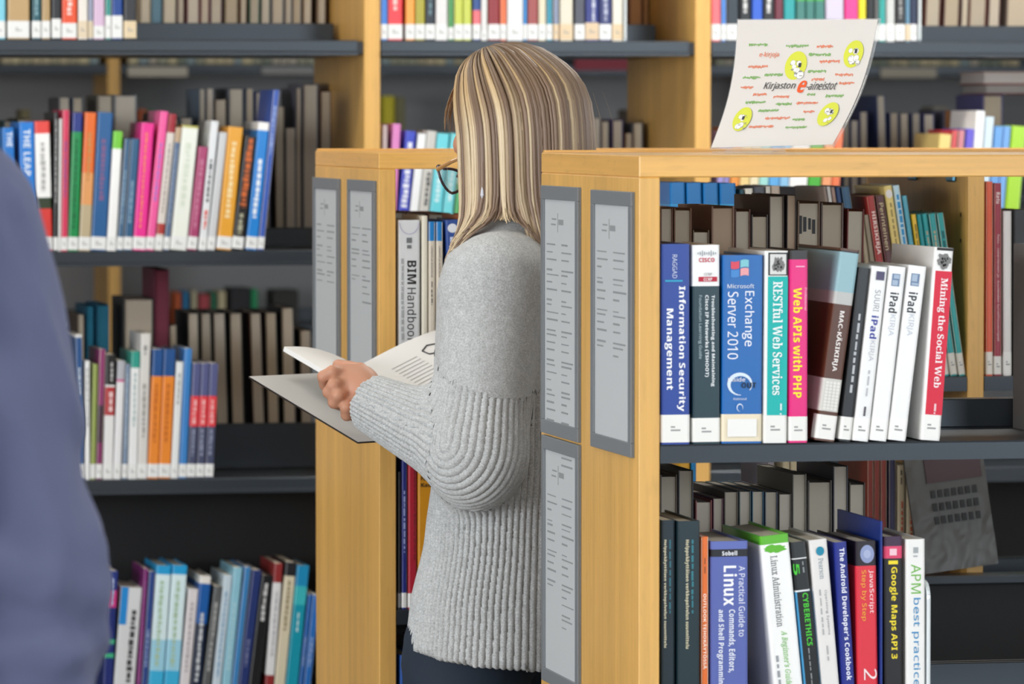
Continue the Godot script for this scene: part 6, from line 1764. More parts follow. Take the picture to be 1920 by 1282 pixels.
	["book", "indigo narrow book touching the purple one", 10, 1.1977, 0.47, -9.27, 0.012, 0.2407, 0.17, 4.19, false, [[0, 0.2407, "1c3f86"]], [], [["~", 0.0992, 0.0694, 0.5, 0.0042, "8a9cc4", ""]], "d8cfbd"],
	["book", "pale sky blue book with aqua head, touching the indigo one", 10, 1.2265, 0.47, -9.27, 0.0273, 0.2513, 0.17, 4.14, false, [[0.2347, 0.2513, "1f9cd4"], [0.1138, 0.2347, "d8ecf0"], [0.0563, 0.1138, "9cd0e4"], [0.0147, 0.0563, "3cb0dc"], [0, 0.0147, "a9d8ea"]], [], [["~", 0.1435, 0.1585, 0.45, 0.0082, "a8c4a8", ""]], "d8cfbd"],
	["book", "pale sky blue book with aqua head, touching the pinkish white one", 10, 1.2553, 0.47, -9.27, 0.0273, 0.2509, 0.17, 4.37, false, [[0.2342, 0.2509, "1f9cd4"], [0.1132, 0.2342, "d8ecf0"], [0.0557, 0.1132, "9cd0e4"], [0.014, 0.0557, "3cb0dc"], [0, 0.014, "a9d8ea"]], [], [["~", 0.143, 0.1587, 0.45, 0.0082, "a8c4a8", ""]], "d8cfbd"],
	["book", "pinkish white book with faint lettering", 10, 1.2751, 0.47, -9.27, 0.0184, 0.2071, 0.17, 5.53, false, [[0, 0.2071, "dcd6d8"]], [], [["~", 0.1178, 0.1293, 0.5, 0.0064, "b4acb0", ""]], "d8cfbd"],
	["book", "blue and black book with white head", 10, 1.297, 0.47, -9.27, 0.0203, 0.2305, 0.17, 5.36, false, [[0.2168, 0.2305, "e6e2dc"], [0.1422, 0.2168, "1a5aa4"], [0, 0.1422, "14233c"]], [], [["~", 0.0975, 0.1293, 0.5, 0.0073, "c8ccd0", ""]], "d8cfbd"],
	["book", "charcoal grey book with pale lettering", 10, 1.313, 0.47, -9.27, 0.0149, 0.2118, 0.17, 7.17, false, [[0, 0.2118, "5a5c5c"]], [], [["~", 0.1173, 0.1298, 0.5, 0.0052, "a8aaa8", ""]], "d8cfbd"],
	["book", "powder white-blue book on the lowest visible shelf beyond the person in blue", 10, 1.3329, 0.47, -9.27, 0.0158, 0.2321, 0.17, 6.31, false, [[0, 0.2321, "c4d4de"]], [], [["~", 0.1217, 0.1595, 0.5, 0.0066, "93b0c8", ""]], "d8cfbd"],
	["book", "pale aqua tall book on the lowest visible shelf beyond the person in blue", 10, 1.3518, 0.47, -9.27, 0.0165, 0.2455, 0.17, 5.97, false, [[0, 0.2455, "8cc0d2"]], [], [["~", 0.1162, 0.1296, 0.5, 0.0063, "a8d0dc", ""]], "d8cfbd"],
	["book", "glossy azure narrow book on the lowest visible shelf beyond the person in blue", 10, 1.3648, 0.47, -9.27, 0.012, 0.2465, 0.17, 6.64, false, [[0, 0.2465, "2f7cb8"]], [], [], "d8cfbd"],
	["book", "dark navy book beside the azure one", 10, 1.3838, 0.47, -9.27, 0.0179, 0.2404, 0.17, 7.05, false, [[0, 0.2404, "24346c"]], [], [["~", 0.0858, 0.05, 0.5, 0.0045, "7a80a0", ""]], "d8cfbd"],
	["book", "black book with white vertical lettering", 10, 1.4058, 0.47, -9.27, 0.0209, 0.2302, 0.17, 7.11, false, [[0, 0.2302, "1c1c1e"]], [], [["~", 0.1804, 0.07, 0.5, 0.0073, "c8c8c8", ""]], "d8cfbd"],
	["book", "white book with brick red head and foot", 10, 1.4328, 0.47, -9.27, 0.016, 0.2517, 0.17, 4.57, false, [[0.2161, 0.2517, "8c2c2c"], [0.0438, 0.2161, "dcdcdc"], [0.0099, 0.0438, "8c2c2c"], [0, 0.0099, "d8d8d8"]], [], [["~", 0.1394, 0.1195, 0.55, 0.0061, "b4b4b8", ""]], "d8cfbd"],
	["book", "cream book with black head", 10, 1.4538, 0.47, -9.27, 0.02, 0.2536, 0.17, 5.55, false, [[0.2279, 0.2536, "222024"], [0, 0.2279, "d2c8ae"]], [], [["~", 0.1715, 0.0948, 0.5, 0.007, "96896c", ""]], "d8cfbd"],
	["book", "turquoise book at the end of the light row", 10, 1.4779, 0.47, -9.27, 0.023, 0.2473, 0.17, 5.69, false, [[0.2086, 0.2473, "1a86b4"], [0.1737, 0.2086, "3ab0b8"], [0, 0.1737, "1692a8"]], [], [["~", 0.1412, 0.0349, 0.5, 0.0035, "c8e4e6", ""]], "d8cfbd"],
	["book", "short blue book beside the turquoise one", 10, 1.4869, 0.47, -9.27, 0.0076, 0.1922, 0.17, 6.25, false, [[0, 0.1922, "2460a8"]], [], [["~", 0.0859, 0.055, 0.5, 0.0027, "8aa0c8", ""]], "d8cfbd"],
	["book", "short bright blue book disappearing behind the notice panel", 10, 1.5019, 0.47, -9.27, 0.013, 0.1919, 0.17, 5.95, false, [[0, 0.1919, "2068b4"]], [], [["~", 0.0856, 0.055, 0.5, 0.0048, "8aa0c8", ""]], "d8cfbd"],
	["book", "pale cyan and white book", 11, 0.9424, 1.69, -9.27, 0.024, 0.2175, 0.17, 0.26, false, [[0, 0.2175, "7cc8dc"]], [0.0025, 0.033, "e4e5e4"], [], "d8cfbd"],
	["book", "wide tan hardback on the top shelf beyond the person in blue", 11, 0.9863, 1.69, -9.27, 0.0396, 0.2323, 0.17, 0.25, false, [[0, 0.2323, "b89a6c"]], [0.0025, 0.0331, "e4e5e4"], [], "d8cfbd"],
	["book", "dark teal book beside tan hardback", 11, 1.0073, 1.69, -9.27, 0.0157, 0.2181, 0.17, 0.24, false, [[0, 0.2181, "1f5560"]], [0.0025, 0.0332, "e4e5e4"], [["~", 0.0868, 0.0876, 0.5, 0.0055, "8ab0b8", ""]], "d8cfbd"],
	["book", "narrow tan book beside the dark teal one", 11, 1.0244, 1.69, -9.27, 0.0152, 0.2231, 0.17, 0.23, false, [[0, 0.2231, "b09468"]], [0.0025, 0.0333, "e4e5e4"], [], "d8cfbd"],
	["book", "black book with raised white label", 11, 1.0444, 1.69, -9.27, 0.0167, 0.2281, 0.17, 0.23, false, [[0, 0.2281, "1e2024"]], [0.0025, 0.0373, "e4e5e4"], [], "d8cfbd"],
	["book", "vermilion book with white lettering", 11, 1.0733, 1.69, -9.27, 0.027, 0.2185, 0.17, 0.22, false, [[0, 0.2185, "e2522a"]], [0.0025, 0.0296, "e4e5e4"], [["~", 0.087, 0.0877, 0.5, 0.0095, "f2d8d0", ""]], "d8cfbd"],
	["book", "white book with beige label", 11, 1.093, 1.69, -9.27, 0.0172, 0.209, 0.17, 0.22, false, [[0, 0.209, "e2dcd4"]], [0.0025, 0.0336, "dac9ae"], [], "d8cfbd"],
	["book", "grey and navy narrow book", 11, 1.1033, 1.69, -9.27, 0.0089, 0.214, 0.17, 0.21, false, [[0, 0.214, "8a90a8"]], [0.0025, 0.0336, "cfc0a4"], [], "d8cfbd"],
	["book", "lilac pink book on the top shelf beyond the person in blue", 11, 1.1239, 1.69, -9.27, 0.0197, 0.2238, 0.17, 0.21, false, [[0, 0.2238, "d2b4d0"]], [0.0025, 0.0249, "e4e5e4"], [], "d8cfbd"],
	["book", "green teal narrow book on the top shelf beyond the person in blue", 11, 1.1366, 1.69, -9.27, 0.0109, 0.2191, 0.17, 0.2, false, [[0, 0.2191, "158a84"]], [0.0025, 0.0435, "e4e5e4"], [], "d8cfbd"],
	["book", "navy and green striped book", 11, 1.1573, 1.69, -9.27, 0.0193, 0.2289, 0.17, 0.2, false, [[0, 0.2289, "14408c"]], [0.0025, 0.0436, "e4e5e4"], [], "d8cfbd"],
	["book", "black book with cream label at the row end", 11, 1.1829, 1.69, -9.27, 0.0227, 0.2194, 0.17, 0.19, false, [[0, 0.2194, "26262a"]], [0.0025, 0.0339, "dcc8a4"], [], "d8cfbd"],
	["book", "cream page block above the dark shelf back, top shelf", 12, 1.2557, 1.69, -9.636, 0.018, 0.1986, 0.19, 0.77, true, [[0, 0.1986, "c8bea8"]], [], [], "d2c8b6"],
	["book", "grey blue page block above the dark shelf back, top shelf", 12, 1.2772, 1.69, -9.636, 0.0191, 0.2059, 0.19, 0.75, true, [[0, 0.2059, "6f93a6"]], [], [], "6f93a6"],
	["book", "taupe page block above the dark shelf back, top shelf", 12, 1.3059, 1.69, -9.636, 0.0263, 0.2131, 0.19, 0.72, true, [[0, 0.2131, "6a6258"]], [], [], "d8cdb9"],
	["book", "grey page block in a maroon cover above the dark shelf back, top shelf", 12, 1.3203, 1.69, -9.636, 0.0119, 0.2204, 0.19, 0.7, true, [[0, 0.2204, "8a5a5c"]], [], [], "c8beac"],
	["book", "thick page block in a dark red cover above the dark shelf back, top shelf", 12, 1.3501, 1.69, -9.636, 0.0243, 0.2277, 0.19, 0.68, true, [[0, 0.2277, "6c2430"]], [], [], "d6ccbc"],
	["book", "page block in a wine red cover above the dark shelf back, top shelf", 12, 1.3686, 1.69, -9.636, 0.0161, 0.2045, 0.19, 0.73, true, [[0, 0.2045, "7a2034"]], [], [], "d2c6b2"],
	["book", "page block in a plum cover above the dark shelf back, top shelf", 12, 1.3934, 1.69, -9.636, 0.0223, 0.2118, 0.19, 0.71, true, [[0, 0.2118, "6c4058"]], [], [], "d2c8b6"],
	["book", "white page block beside brown board above the dark shelf back, top shelf", 12, 1.4243, 1.69, -9.636, 0.0254, 0.2191, 0.19, 0.68, true, [[0, 0.2191, "8a7a60"]], [], [], "cbbda6"],
	["book", "brown board-edged page block above the dark shelf back, top shelf", 12, 1.4408, 1.69, -9.636, 0.012, 0.2264, 0.19, 0.66, true, [[0, 0.2264, "8a5a3a"]], [], [], "d8cdb9"],
	["book", "peach page block in green cover above the dark shelf back, top shelf", 12, 1.4656, 1.69, -9.636, 0.0192, 0.2031, 0.19, 0.71, true, [[0, 0.2031, "2f6c58"]], [], [], "c8beac"],
	["book", "white page block in grey cover above the dark shelf back, top shelf", 12, 1.4863, 1.69, -9.636, 0.0172, 0.2104, 0.19, 0.69, true, [[0, 0.2104, "5c6c68"]], [], [], "d6ccbc"],
	["book", "pale grey wide page block above the dark shelf back, top shelf", 12, 1.5122, 1.69, -9.636, 0.0224, 0.2177, 0.19, 0.66, true, [[0, 0.2177, "8c8a90"]], [], [], "d2c6b2"],
	["book", "pale grey narrow page block above the dark shelf back, top shelf", 12, 1.5277, 1.69, -9.636, 0.012, 0.2251, 0.19, 0.64, true, [[0, 0.2251, "9a989c"]], [], [], "d2c8b6"],
	["book", "silver white page block above the dark shelf back, top shelf", 12, 1.5464, 1.69, -9.636, 0.0162, 0.2017, 0.19, 0.7, true, [[0, 0.2017, "9a9a9c"]], [], [], "cbbda6"],
	["book", "salmon page block in brown cover above the dark shelf back, top shelf", 12, 1.5671, 1.69, -9.636, 0.0172, 0.209, 0.19, 0.67, true, [[0, 0.209, "5a3a20"]], [], [], "d8cdb9"],
	["book", "page block beside the birch upright above the dark shelf back, top shelf", 12, 1.5941, 1.69, -9.636, 0.0162, 0.2163, 0.19, 0.65, true, [[0, 0.2163, "8a7058"]], [], [], "c8beac"],
	["book", "teal-covered volume behind the colourful middle-shelf books", 13, 0.9972, 1.302, -9.636, 0.0219, 0.24, 0.19, 0.01, true, [[0, 0.24, "1f6a78"]], [], [], "d6ccbc"],
	["book", "khaki page block behind the colourful middle-shelf books", 13, 1.0276, 1.302, -9.636, 0.026, 0.244, 0.19, 0.01, true, [[0, 0.244, "7c7c58"]], [], [], "d2c6b2"],
	["book", "grey-covered volume behind the colourful middle-shelf books", 13, 1.101, 1.302, -9.636, 0.02, 0.2836, 0.19, 0.02, true, [[0, 0.2836, "74747a"]], [], [], "d2c8b6"],
	["book", "silver page block behind the colourful middle-shelf books", 13, 1.1255, 1.302, -9.636, 0.019, 0.2826, 0.19, 0.01, true, [[0, 0.2826, "6c7c90"]], [], [], "cbbda6"],
	["book", "taupe volume behind the colourful middle-shelf books", 13, 1.1275, 1.302, -9.636, 0.0241, 0.244, 0.19, -0.03, true, [[0, 0.244, "84766a"]], [], [], "d8cdb9"],
	["book", "brownish grey tall page block behind the colourful middle-shelf books", 13, 1.1827, 1.302, -9.636, 0.0282, 0.2888, 0.19, 0, true, [[0, 0.2888, "8c8474"]], [], [], "c8beac"],
	["book", "wide silver grey box-like volume behind the colourful middle-shelf books", 13, 1.1858, 1.302, -9.636, 0.0437, 0.2888, 0.19, -0.01, true, [[0, 0.2888, "8d9096"]], [], [], "d6ccbc"],
	["book", "dark red brown volume behind the colourful middle-shelf books", 13, 1.2339, 1.302, -9.636, 0.0263, 0.24, 0.19, -0.06, true, [[0, 0.24, "8c4430"]], [], [], "d2c6b2"],
	["book", "grey page block in plain cover behind the colourful middle-shelf books", 13, 1.2647, 1.302, -9.636, 0.0201, 0.2542, 0.19, -0.05, true, [[0, 0.2542, "7c5c50"]], [], [], "d2c8b6"],
	["book", "charcoal page block behind the colourful middle-shelf books", 13, 1.2894, 1.302, -9.636, 0.0202, 0.2441, 0.19, -0.07, true, [[0, 0.2441, "74747a"]], [], [], "cbbda6"],
	["book", "slate page block behind the colourful middle-shelf books", 13, 1.3141, 1.302, -9.636, 0.0222, 0.2461, 0.19, -0.07, true, [[0, 0.2461, "7c848c"]], [], [], "d8cdb9"],
	["book", "thin blue grey volume behind the colourful middle-shelf books", 13, 1.3501, 1.302, -9.636, 0.0109, 0.3002, 0.19, -0.04, true, [[0, 0.3002, "6c7c8c"]], [], [], "c8beac"],
	["book", "thin grey volume behind the colourful middle-shelf books", 13, 1.3635, 1.302, -9.636, 0.014, 0.3012, 0.19, -0.04, true, [[0, 0.3012, "70707a"]], [], [], "d6ccbc"],
	["book", "dark taupe page block behind the colourful middle-shelf books", 13, 1.38, 1.302, -9.636, 0.0223, 0.2818, 0.19, -0.06, true, [[0, 0.2818, "786c60"]], [], [], "d2c6b2"],
	["book", "page block with a dark clasp line behind the colourful middle-shelf books", 13, 1.4068, 1.302, -9.636, 0.0285, 0.3023, 0.19, -0.05, true, [[0, 0.3023, "70747c"]], [], [], "d2c8b6"],
	["book", "steel page block in navy cover behind the colourful middle-shelf books", 13, 1.4399, 1.302, -9.636, 0.0151, 0.3013, 0.19, -0.06, true, [[0, 0.3013, "4c6488"]], [], [], "cbbda6"],
	["book", "navy blue binder behind the colourful middle-shelf books", 13, 1.4585, 1.302, -9.636, 0.0286, 0.2952, 0.19, -0.07, true, [[0, 0.2952, "34447c"]], [], [], "d8cdb9"],
	["book", "brown page block behind the colourful middle-shelf books", 13, 1.4979, 1.302, -9.636, 0.0162, 0.2666, 0.19, -0.1, true, [[0, 0.2666, "84705c"]], [], [], "c8beac"],
	["book", "grey page block in grey cover behind the colourful middle-shelf books", 13, 1.5176, 1.302, -9.636, 0.0193, 0.2256, 0.19, -0.15, true, [[0, 0.2256, "6c6c70"]], [], [], "d6ccbc"],
	["book", "tall grey page block behind the colourful middle-shelf books", 13, 1.5378, 1.302, -9.636, 0.0095, 0.3024, 0.19, -0.09, true, [[0, 0.3024, "6a6a74"]], [], [], "d2c6b2"],
	["book", "tall wide grey page block behind the colourful middle-shelf books", 13, 1.5508, 1.302, -9.636, 0.0297, 0.3106, 0.19, -0.09, true, [[0, 0.3106, "74747c"]], [], [], "d2c8b6"],
	["book", "page block in brown cover behind the colourful middle-shelf books", 13, 1.5851, 1.302, -9.636, 0.0204, 0.2974, 0.19, -0.1, true, [[0, 0.2974, "7c5a4a"]], [], [], "cbbda6"],
	["book", "thin grey volume, lower shelf", 14, 1.126, 0.882, -9.636, 0.0119, 0.2898, 0.19, 0.22, true, [[0, 0.2898, "6a5a4c"]], [], [], "d8cdb9"],
	["book", "teal blue volume with white pages below, lower shelf", 14, 1.1444, 0.882, -9.636, 0.0139, 0.3059, 0.19, 0.21, true, [[0, 0.3059, "10678c"]], [], [], "2a7f9c"],
	["book", "bright teal volume, lower shelf", 14, 1.1741, 0.882, -9.636, 0.0242, 0.3089, 0.19, 0.21, true, [[0, 0.3089, "0f6c92"]], [], [], "2c7c98"],
	["book", "wide grey page block, lower shelf", 14, 1.2593, 0.882, -9.636, 0.0571, 0.3197, 0.19, 0.19, true, [[0, 0.3197, "3c3c3c"]], [], [], "d2c6b2"],
	["book", "tall plum volume, lower shelf", 14, 1.2892, 0.882, -9.636, 0.0274, 0.3755, 0.19, 0.18, true, [[0, 0.3755, "7c3048"]], [], [], "8a4054"],
	["book", "page block in dark green cover, lower shelf", 14, 1.2962, 0.882, -9.636, 0.0142, 0.2681, 0.19, -1.15, true, [[0, 0.2681, "26302e"]], [], [], "cbbda6"],
	["book", "black volume with cream pages, furthest from the notice panel, lower shelf", 14, 1.3304, 0.882, -9.636, 0.0213, 0.2923, 0.19, -0.85, true, [[0, 0.2923, "0c0c0c"]], [], [], "d8cdb9"],
	["book", "black volume with cream pages beside a plain black gap, lower shelf", 14, 1.3583, 0.882, -9.636, 0.0203, 0.2921, 0.19, -1.47, true, [[0, 0.2921, "0c0c0c"]], [], [], "c8beac"],
	["book", "thick black volume with cream pages, lower shelf", 14, 1.3831, 0.882, -9.636, 0.0244, 0.292, 0.19, -1.68, true, [[0, 0.292, "0c0c0c"]], [], [], "d6ccbc"],
	["book", "thick black volume with pale pages beside another, lower shelf", 14, 1.4141, 0.882, -9.636, 0.0244, 0.2917, 0.19, -1.49, true, [[0, 0.2917, "0c0c0c"]], [], [], "d2c6b2"],
	["book", "volume with cream pages and a rust brown cover edge, lower shelf", 14, 1.4555, 0.882, -9.636, 0.0224, 0.2915, 0.19, -1.91, true, [[0, 0.2915, "3a1a10"]], [], [], "d2c8b6"],
	["book", "black volume with light pages under the raised pages, lower shelf", 14, 1.4835, 0.882, -9.636, 0.0224, 0.2922, 0.19, -1.5, true, [[0, 0.2922, "141414"]], [], [], "cbbda6"],
	["book", "volume with blue grey pages, lower shelf", 14, 1.5137, 0.882, -9.636, 0.0246, 0.3012, 0.19, -1.27, true, [[0, 0.3012, "1a1a1c"]], [], [], "d8cdb9"],
	["book", "short volume with pinkish pages, lower shelf", 14, 1.5469, 0.882, -9.636, 0.0225, 0.2577, 0.19, -0.82, true, [[0, 0.2577, "241a1a"]], [], [], "c8beac"],
	["book", "blue book against the birch upright", 15, 1.6508, 1.69, -9.27, 0.0127, 0.2231, 0.17, 0.07, false, [[0, 0.2231, "3a7ad0"]], [0.0025, 0.0298, "e4e5e4"], [], "d8cfbd"],
	["book", "bright red book with torn white label", 15, 1.6789, 1.69, -9.27, 0.0267, 0.2331, 0.17, 0.06, false, [[0, 0.2331, "e63c44"]], [0.0025, 0.0299, "e4e5e4"], [["~", 0.095, 0.0789, 0.5, 0.0094, "f4c8c4", ""]], "d8cfbd"],
	["book", "orange book touching the olive one", 15, 1.7021, 1.69, -9.27, 0.0167, 0.2235, 0.17, 0.05, false, [[0, 0.2235, "f0a040"]], [0.0025, 0.03, "e4e5e4"], [], "d8cfbd"],
	["book", "olive book with white label", 15, 1.7212, 1.69, -9.27, 0.0177, 0.2335, 0.17, 0.05, false, [[0, 0.2335, "a8a032"]], [0.0025, 0.0301, "e4e5e4"], [], "d8cfbd"],
	["book", "black book with pale blue mark", 15, 1.7404, 1.69, -9.27, 0.0177, 0.2386, 0.17, 0.04, false, [[0, 0.2386, "1c2430"]], [0.0025, 0.0301, "e4e5e4"], [["~", 0.0904, 0.0889, 0.5, 0.0062, "6c8a94", ""]], "d8cfbd"],
	["book", "white wide book touching the green one", 15, 1.7636, 1.69, -9.27, 0.0218, 0.2239, 0.17, 0.04, false, [[0, 0.2239, "dcdada"]], [0.0025, 0.0302, "e4e5e4"], [], "d8cfbd"],
	["book", "green narrow book on the top shelf above the blonde head", 15, 1.7757, 1.69, -9.27, 0.0107, 0.229, 0.17, 0.03, false, [[0, 0.229, "2f8a44"]], [0.0025, 0.0244, "e4e5e4"], [], "d8cfbd"],
	["book", "lime yellow book touching the green one", 15, 1.7929, 1.69, -9.27, 0.0158, 0.2242, 0.17, 0.03, false, [[0, 0.2242, "c2cc52"]], [0.0025, 0.0303, "e4e5e4"], [], "d8cfbd"],
	["book", "lime yellow book touching the navy and pink one", 15, 1.809, 1.69, -9.27, 0.0152, 0.2243, 0.17, 0.02, false, [[0, 0.2243, "c2cc52"]], [0.0025, 0.0304, "e4e5e4"], [], "d8cfbd"],
	["book", "navy book with coral patch", 15, 1.8262, 1.69, -9.27, 0.0138, 0.2344, 0.17, 0.02, false, [[0.0562, 0.2344, "2a4c8c"], [0.0245, 0.0562, "e87078"], [0, 0.0245, "1f3f80"]], [0.0025, 0.0305, "e4e5e4"], [], "d8cfbd"],
	["book", "thin white book touching the maroon one", 15, 1.8394, 1.69, -9.27, 0.0117, 0.2147, 0.17, 0.02, false, [[0, 0.2147, "dadada"]], [0.0025, 0.0186, "e4e5e4"], [], "d8cfbd"],
	["book", "maroon book with square label", 15, 1.8627, 1.69, -9.27, 0.0214, 0.2395, 0.17, 0.01, false, [[0, 0.2395, "8c2228"]], [0.0025, 0.0306, "e4e5e4"], [], "d8cfbd"],
	["book", "orange narrow book beside the maroon one", 15, 1.8754, 1.69, -9.27, 0.0113, 0.2249, 0.17, 0.01, false, [[0, 0.2249, "ea6a34"]], [0.0025, 0.0307, "e4e5e4"], [], "d8cfbd"],
	["book", "broad white book with a thin blue line", 15, 1.9073, 1.69, -9.27, 0.03, 0.2349, 0.17, 0, false, [[0, 0.2349, "dee0e2"]], [0.0025, 0.0307, "e4e5e4"], [], "d8cfbd"],
	["book", "very thin blue book on the top shelf above the blonde head", 15, 1.9083, 1.69, -9.27, 0.0062, 0.2252, 0.17, -0.01, false, [[0, 0.2252, "3a88cc"]], [0.0025, 0.0308, "e4e5e4"], [], "d8cfbd"],
	["book", "reddish brown book on the top shelf above the blonde head", 15, 1.9159, 1.69, -9.27, 0.0194, 0.2352, 0.17, -0.01, false, [[0, 0.2352, "9c4a48"]], [0.0025, 0.0309, "e4e5e4"], [], "d8cfbd"],
	["book", "cream narrow book on the top shelf above the blonde head", 15, 1.9368, 1.69, -9.27, 0.0138, 0.2255, 0.17, -0.01, false, [[0, 0.2255, "dcd2b8"]], [0.0025, 0.0309, "e4e5e4"], [], "d8cfbd"],
	["book", "turquoise narrow book on the top shelf above the blonde head", 15, 1.952, 1.69, -9.27, 0.0113, 0.2256, 0.17, -0.02, false, [[0, 0.2256, "0e8aa6"]], [0.0025, 0.031, "e4e5e4"], [], "d8cfbd"],
	["book", "grey blue narrow book on the top shelf above the blonde head", 15, 1.9653, 1.69, -9.27, 0.0098, 0.2257, 0.17, -0.02, false, [[0, 0.2257, "7c8aa8"]], [0.0025, 0.0311, "dcc4a0"], [], "d8cfbd"],
	["book", "ivory book with buff label", 15, 1.9775, 1.69, -9.27, 0.0246, 0.2357, 0.17, -0.02, false, [[0, 0.2357, "d8d2c0"]], [0.0025, 0.0311, "dcc4a0"], [], "d8cfbd"],
	["book", "charcoal book with white label", 15, 2.006, 1.69, -9.27, 0.019, 0.231, 0.17, -0.03, false, [[0, 0.231, "4a4c58"]], [0.0025, 0.0312, "e4e5e4"], [], "d8cfbd"],
	["book", "navy book with buff label", 15, 2.0264, 1.69, -9.27, 0.0251, 0.2411, 0.17, -0.04, false, [[0, 0.2411, "26307c"]], [0.0025, 0.0343, "d8c0a0"], [["~", 0.087, 0.0995, 0.6, 0.0063, "c8ccdc", ""]], "d8cfbd"],
	["book", "dark navy book with white label", 15, 2.053, 1.69, -9.27, 0.0231, 0.2413, 0.17, -0.04, false, [[0, 0.2413, "222c68"]], [0.0025, 0.0314, "e4e5e4"], [["~", 0.0871, 0.0995, 0.5, 0.0081, "b0b4cc", ""]], "d8cfbd"],
	["book", "ivory book beside the clear bookend", 15, 2.078, 1.69, -9.27, 0.0196, 0.2266, 0.17, -0.05, false, [[0, 0.2266, "dedace"]], [0.0025, 0.0315, "dcc4a0"], [], "d8cfbd"],
	["book", "dusty grey pink book touching the birch upright", 16, 1.6474, 1.302, -9.27, 0.0087, 0.2311, 0.17, 0.81, false, [[0, 0.2311, "b8a4a4"]], [0.0025, 0.0282, "e4e5e4"], [], "d8cfbd"],
	["book", "orchid pink book on the middle shelf behind the blonde head", 16, 1.6635, 1.302, -9.27, 0.0147, 0.2334, 0.17, 3.03, false, [[0, 0.2334, "da82c0"]], [0.0025, 0.0282, "e4e5e4"], [], "d8cfbd"],
	["book", "blue violet book with white block lettering", 16, 1.6836, 1.302, -9.27, 0.0187, 0.2202, 0.17, 5.3, false, [[0, 0.2202, "3a48c0"]], [0.0025, 0.0282, "e4e5e4"], [["~", 0.1386, 0.1213, 0.5, 0.0112, "e8eaf4", ""]], "d8cfbd"],
	["book", "white glossy book touching the blue violet one", 16, 1.7007, 1.302, -9.27, 0.0156, 0.2155, 0.17, 6.22, false, [[0, 0.2155, "eef0f0"]], [0.0025, 0.0281, "e4e5e4"], [], "d8cfbd"],
	["book", "silver grey book with dark lettering", 16, 1.7209, 1.302, -9.27, 0.0182, 0.2204, 0.17, 5.95, false, [[0, 0.2204, "c8c6c0"]], [0.0025, 0.028, "e4e5e4"], [["~", 0.1103, 0.0648, 0.6, 0.0077, "4c4c4e", ""]], "d8cfbd"],
	["book", "aqua book touching the silver grey one", 16, 1.7462, 1.302, -9.27, 0.0227, 0.2153, 0.17, 5.69, false, [[0, 0.2153, "6ad0dc"]], [0.0025, 0.0279, "e4e5e4"], [["~", 0.1376, 0.0997, 0.5, 0.0091, "d4f0f4", ""]], "d8cfbd"],
	["book", "aqua book touching the green one", 16, 1.7664, 1.302, -9.27, 0.0187, 0.2155, 0.17, 6.22, false, [[0, 0.2155, "74d4dc"]], [0.0025, 0.0278, "e4e5e4"], [["~", 0.1377, 0.0998, 0.5, 0.0075, "d4f0f4", ""]], "d8cfbd"],
	["book", "green narrow book with pale head", 16, 1.7785, 1.302, -9.27, 0.0079, 0.2122, 0.17, 5.36, false, [[0.1225, 0.2122, "c4e0bc"], [0, 0.1225, "58ac6c"]], [0.0025, 0.0277, "e4e5e4"], [], "d8cfbd"],
	["book", "vivid yellow book beside the glasses", 16, 1.7967, 1.302, -9.27, 0.0167, 0.2121, 0.17, 5.23, false, [[0, 0.2121, "e8dc1c"]], [0.0025, 0.0277, "e4e5e4"], [], "d8cfbd"],
	["book", "pale blue white book beside the vivid yellow one", 16, 1.8109, 1.302, -9.27, 0.0127, 0.2091, 0.17, 5.3, false, [[0, 0.2091, "dce4ec"]], [0.0025, 0.0276, "e4e5e4"], [], "d8cfbd"],
	["book", "tan volume beside the clear bookend, top shelf", 17, 2.1936, 1.69, -9.636, 0.0252, 0.1898, 0.19, -0.06, true, [[0, 0.1898, "7a4c30"]], [], [], "a4764c"],
	["book", "brown volume beside the clear bookend, top shelf", 17, 2.2213, 1.69, -9.636, 0.0103, 0.19, 0.19, -0.07, true, [[0, 0.19, "6a3c20"]], [], [], "94683c"],
	["book", "grey pink page block above the nearest bookcase", 18, 2.1216, 1.302, -9.636, 0.0145, 0.2441, 0.19, -0.04, true, [[0, 0.2441, "8c8488"]], [], [], "d6ccbc"],
	["book", "grey page block in plain cover above the nearest bookcase", 18, 2.1386, 1.302, -9.636, 0.0145, 0.2379, 0.19, -0.05, true, [[0, 0.2379, "6c6474"]], [], [], "d2c6b2"],
	["book", "lavender grey page block above the nearest bookcase", 18, 2.1599, 1.302, -9.636, 0.0209, 0.242, 0.19, -0.05, true, [[0, 0.242, "5c4c7c"]], [], [], "d2c8b6"],
	["book", "short rosy page block above the nearest bookcase", 18, 2.1854, 1.302, -9.636, 0.0145, 0.2151, 0.19, -0.06, true, [[0, 0.2151, "7c5448"]], [], [], "cbbda6"],
	["book", "white page block in grey cover above the nearest bookcase", 18, 2.2014, 1.302, -9.636, 0.0188, 0.2348, 0.19, -0.06, true, [[0, 0.2348, "6c6c70"]], [], [], "d8cdb9"],
	["book", "coral pink book on the top shelf above the paper sign", 19, 2.2685, 1.69, -9.27, 0.0171, 0.2281, 0.17, -0.1, false, [[0, 0.2281, "ee6c74"]], [0.0025, 0.0322, "e4e5e4"], [], "d8cfbd"],
	["book", "thin blue book touching the coral pink one", 19, 2.2871, 1.69, -9.27, 0.0099, 0.2332, 0.17, -0.11, false, [[0, 0.2332, "2a78d0"]], [0.0025, 0.0323, "e4e5e4"], [], "d8cfbd"],
	["book", "dark slate book on the top shelf above the paper sign", 19, 2.2984, 1.69, -9.27, 0.0223, 0.2383, 0.17, -0.11, false, [[0, 0.2383, "26303a"]], [0.0025, 0.0323, "e4e5e4"], [], "d8cfbd"],
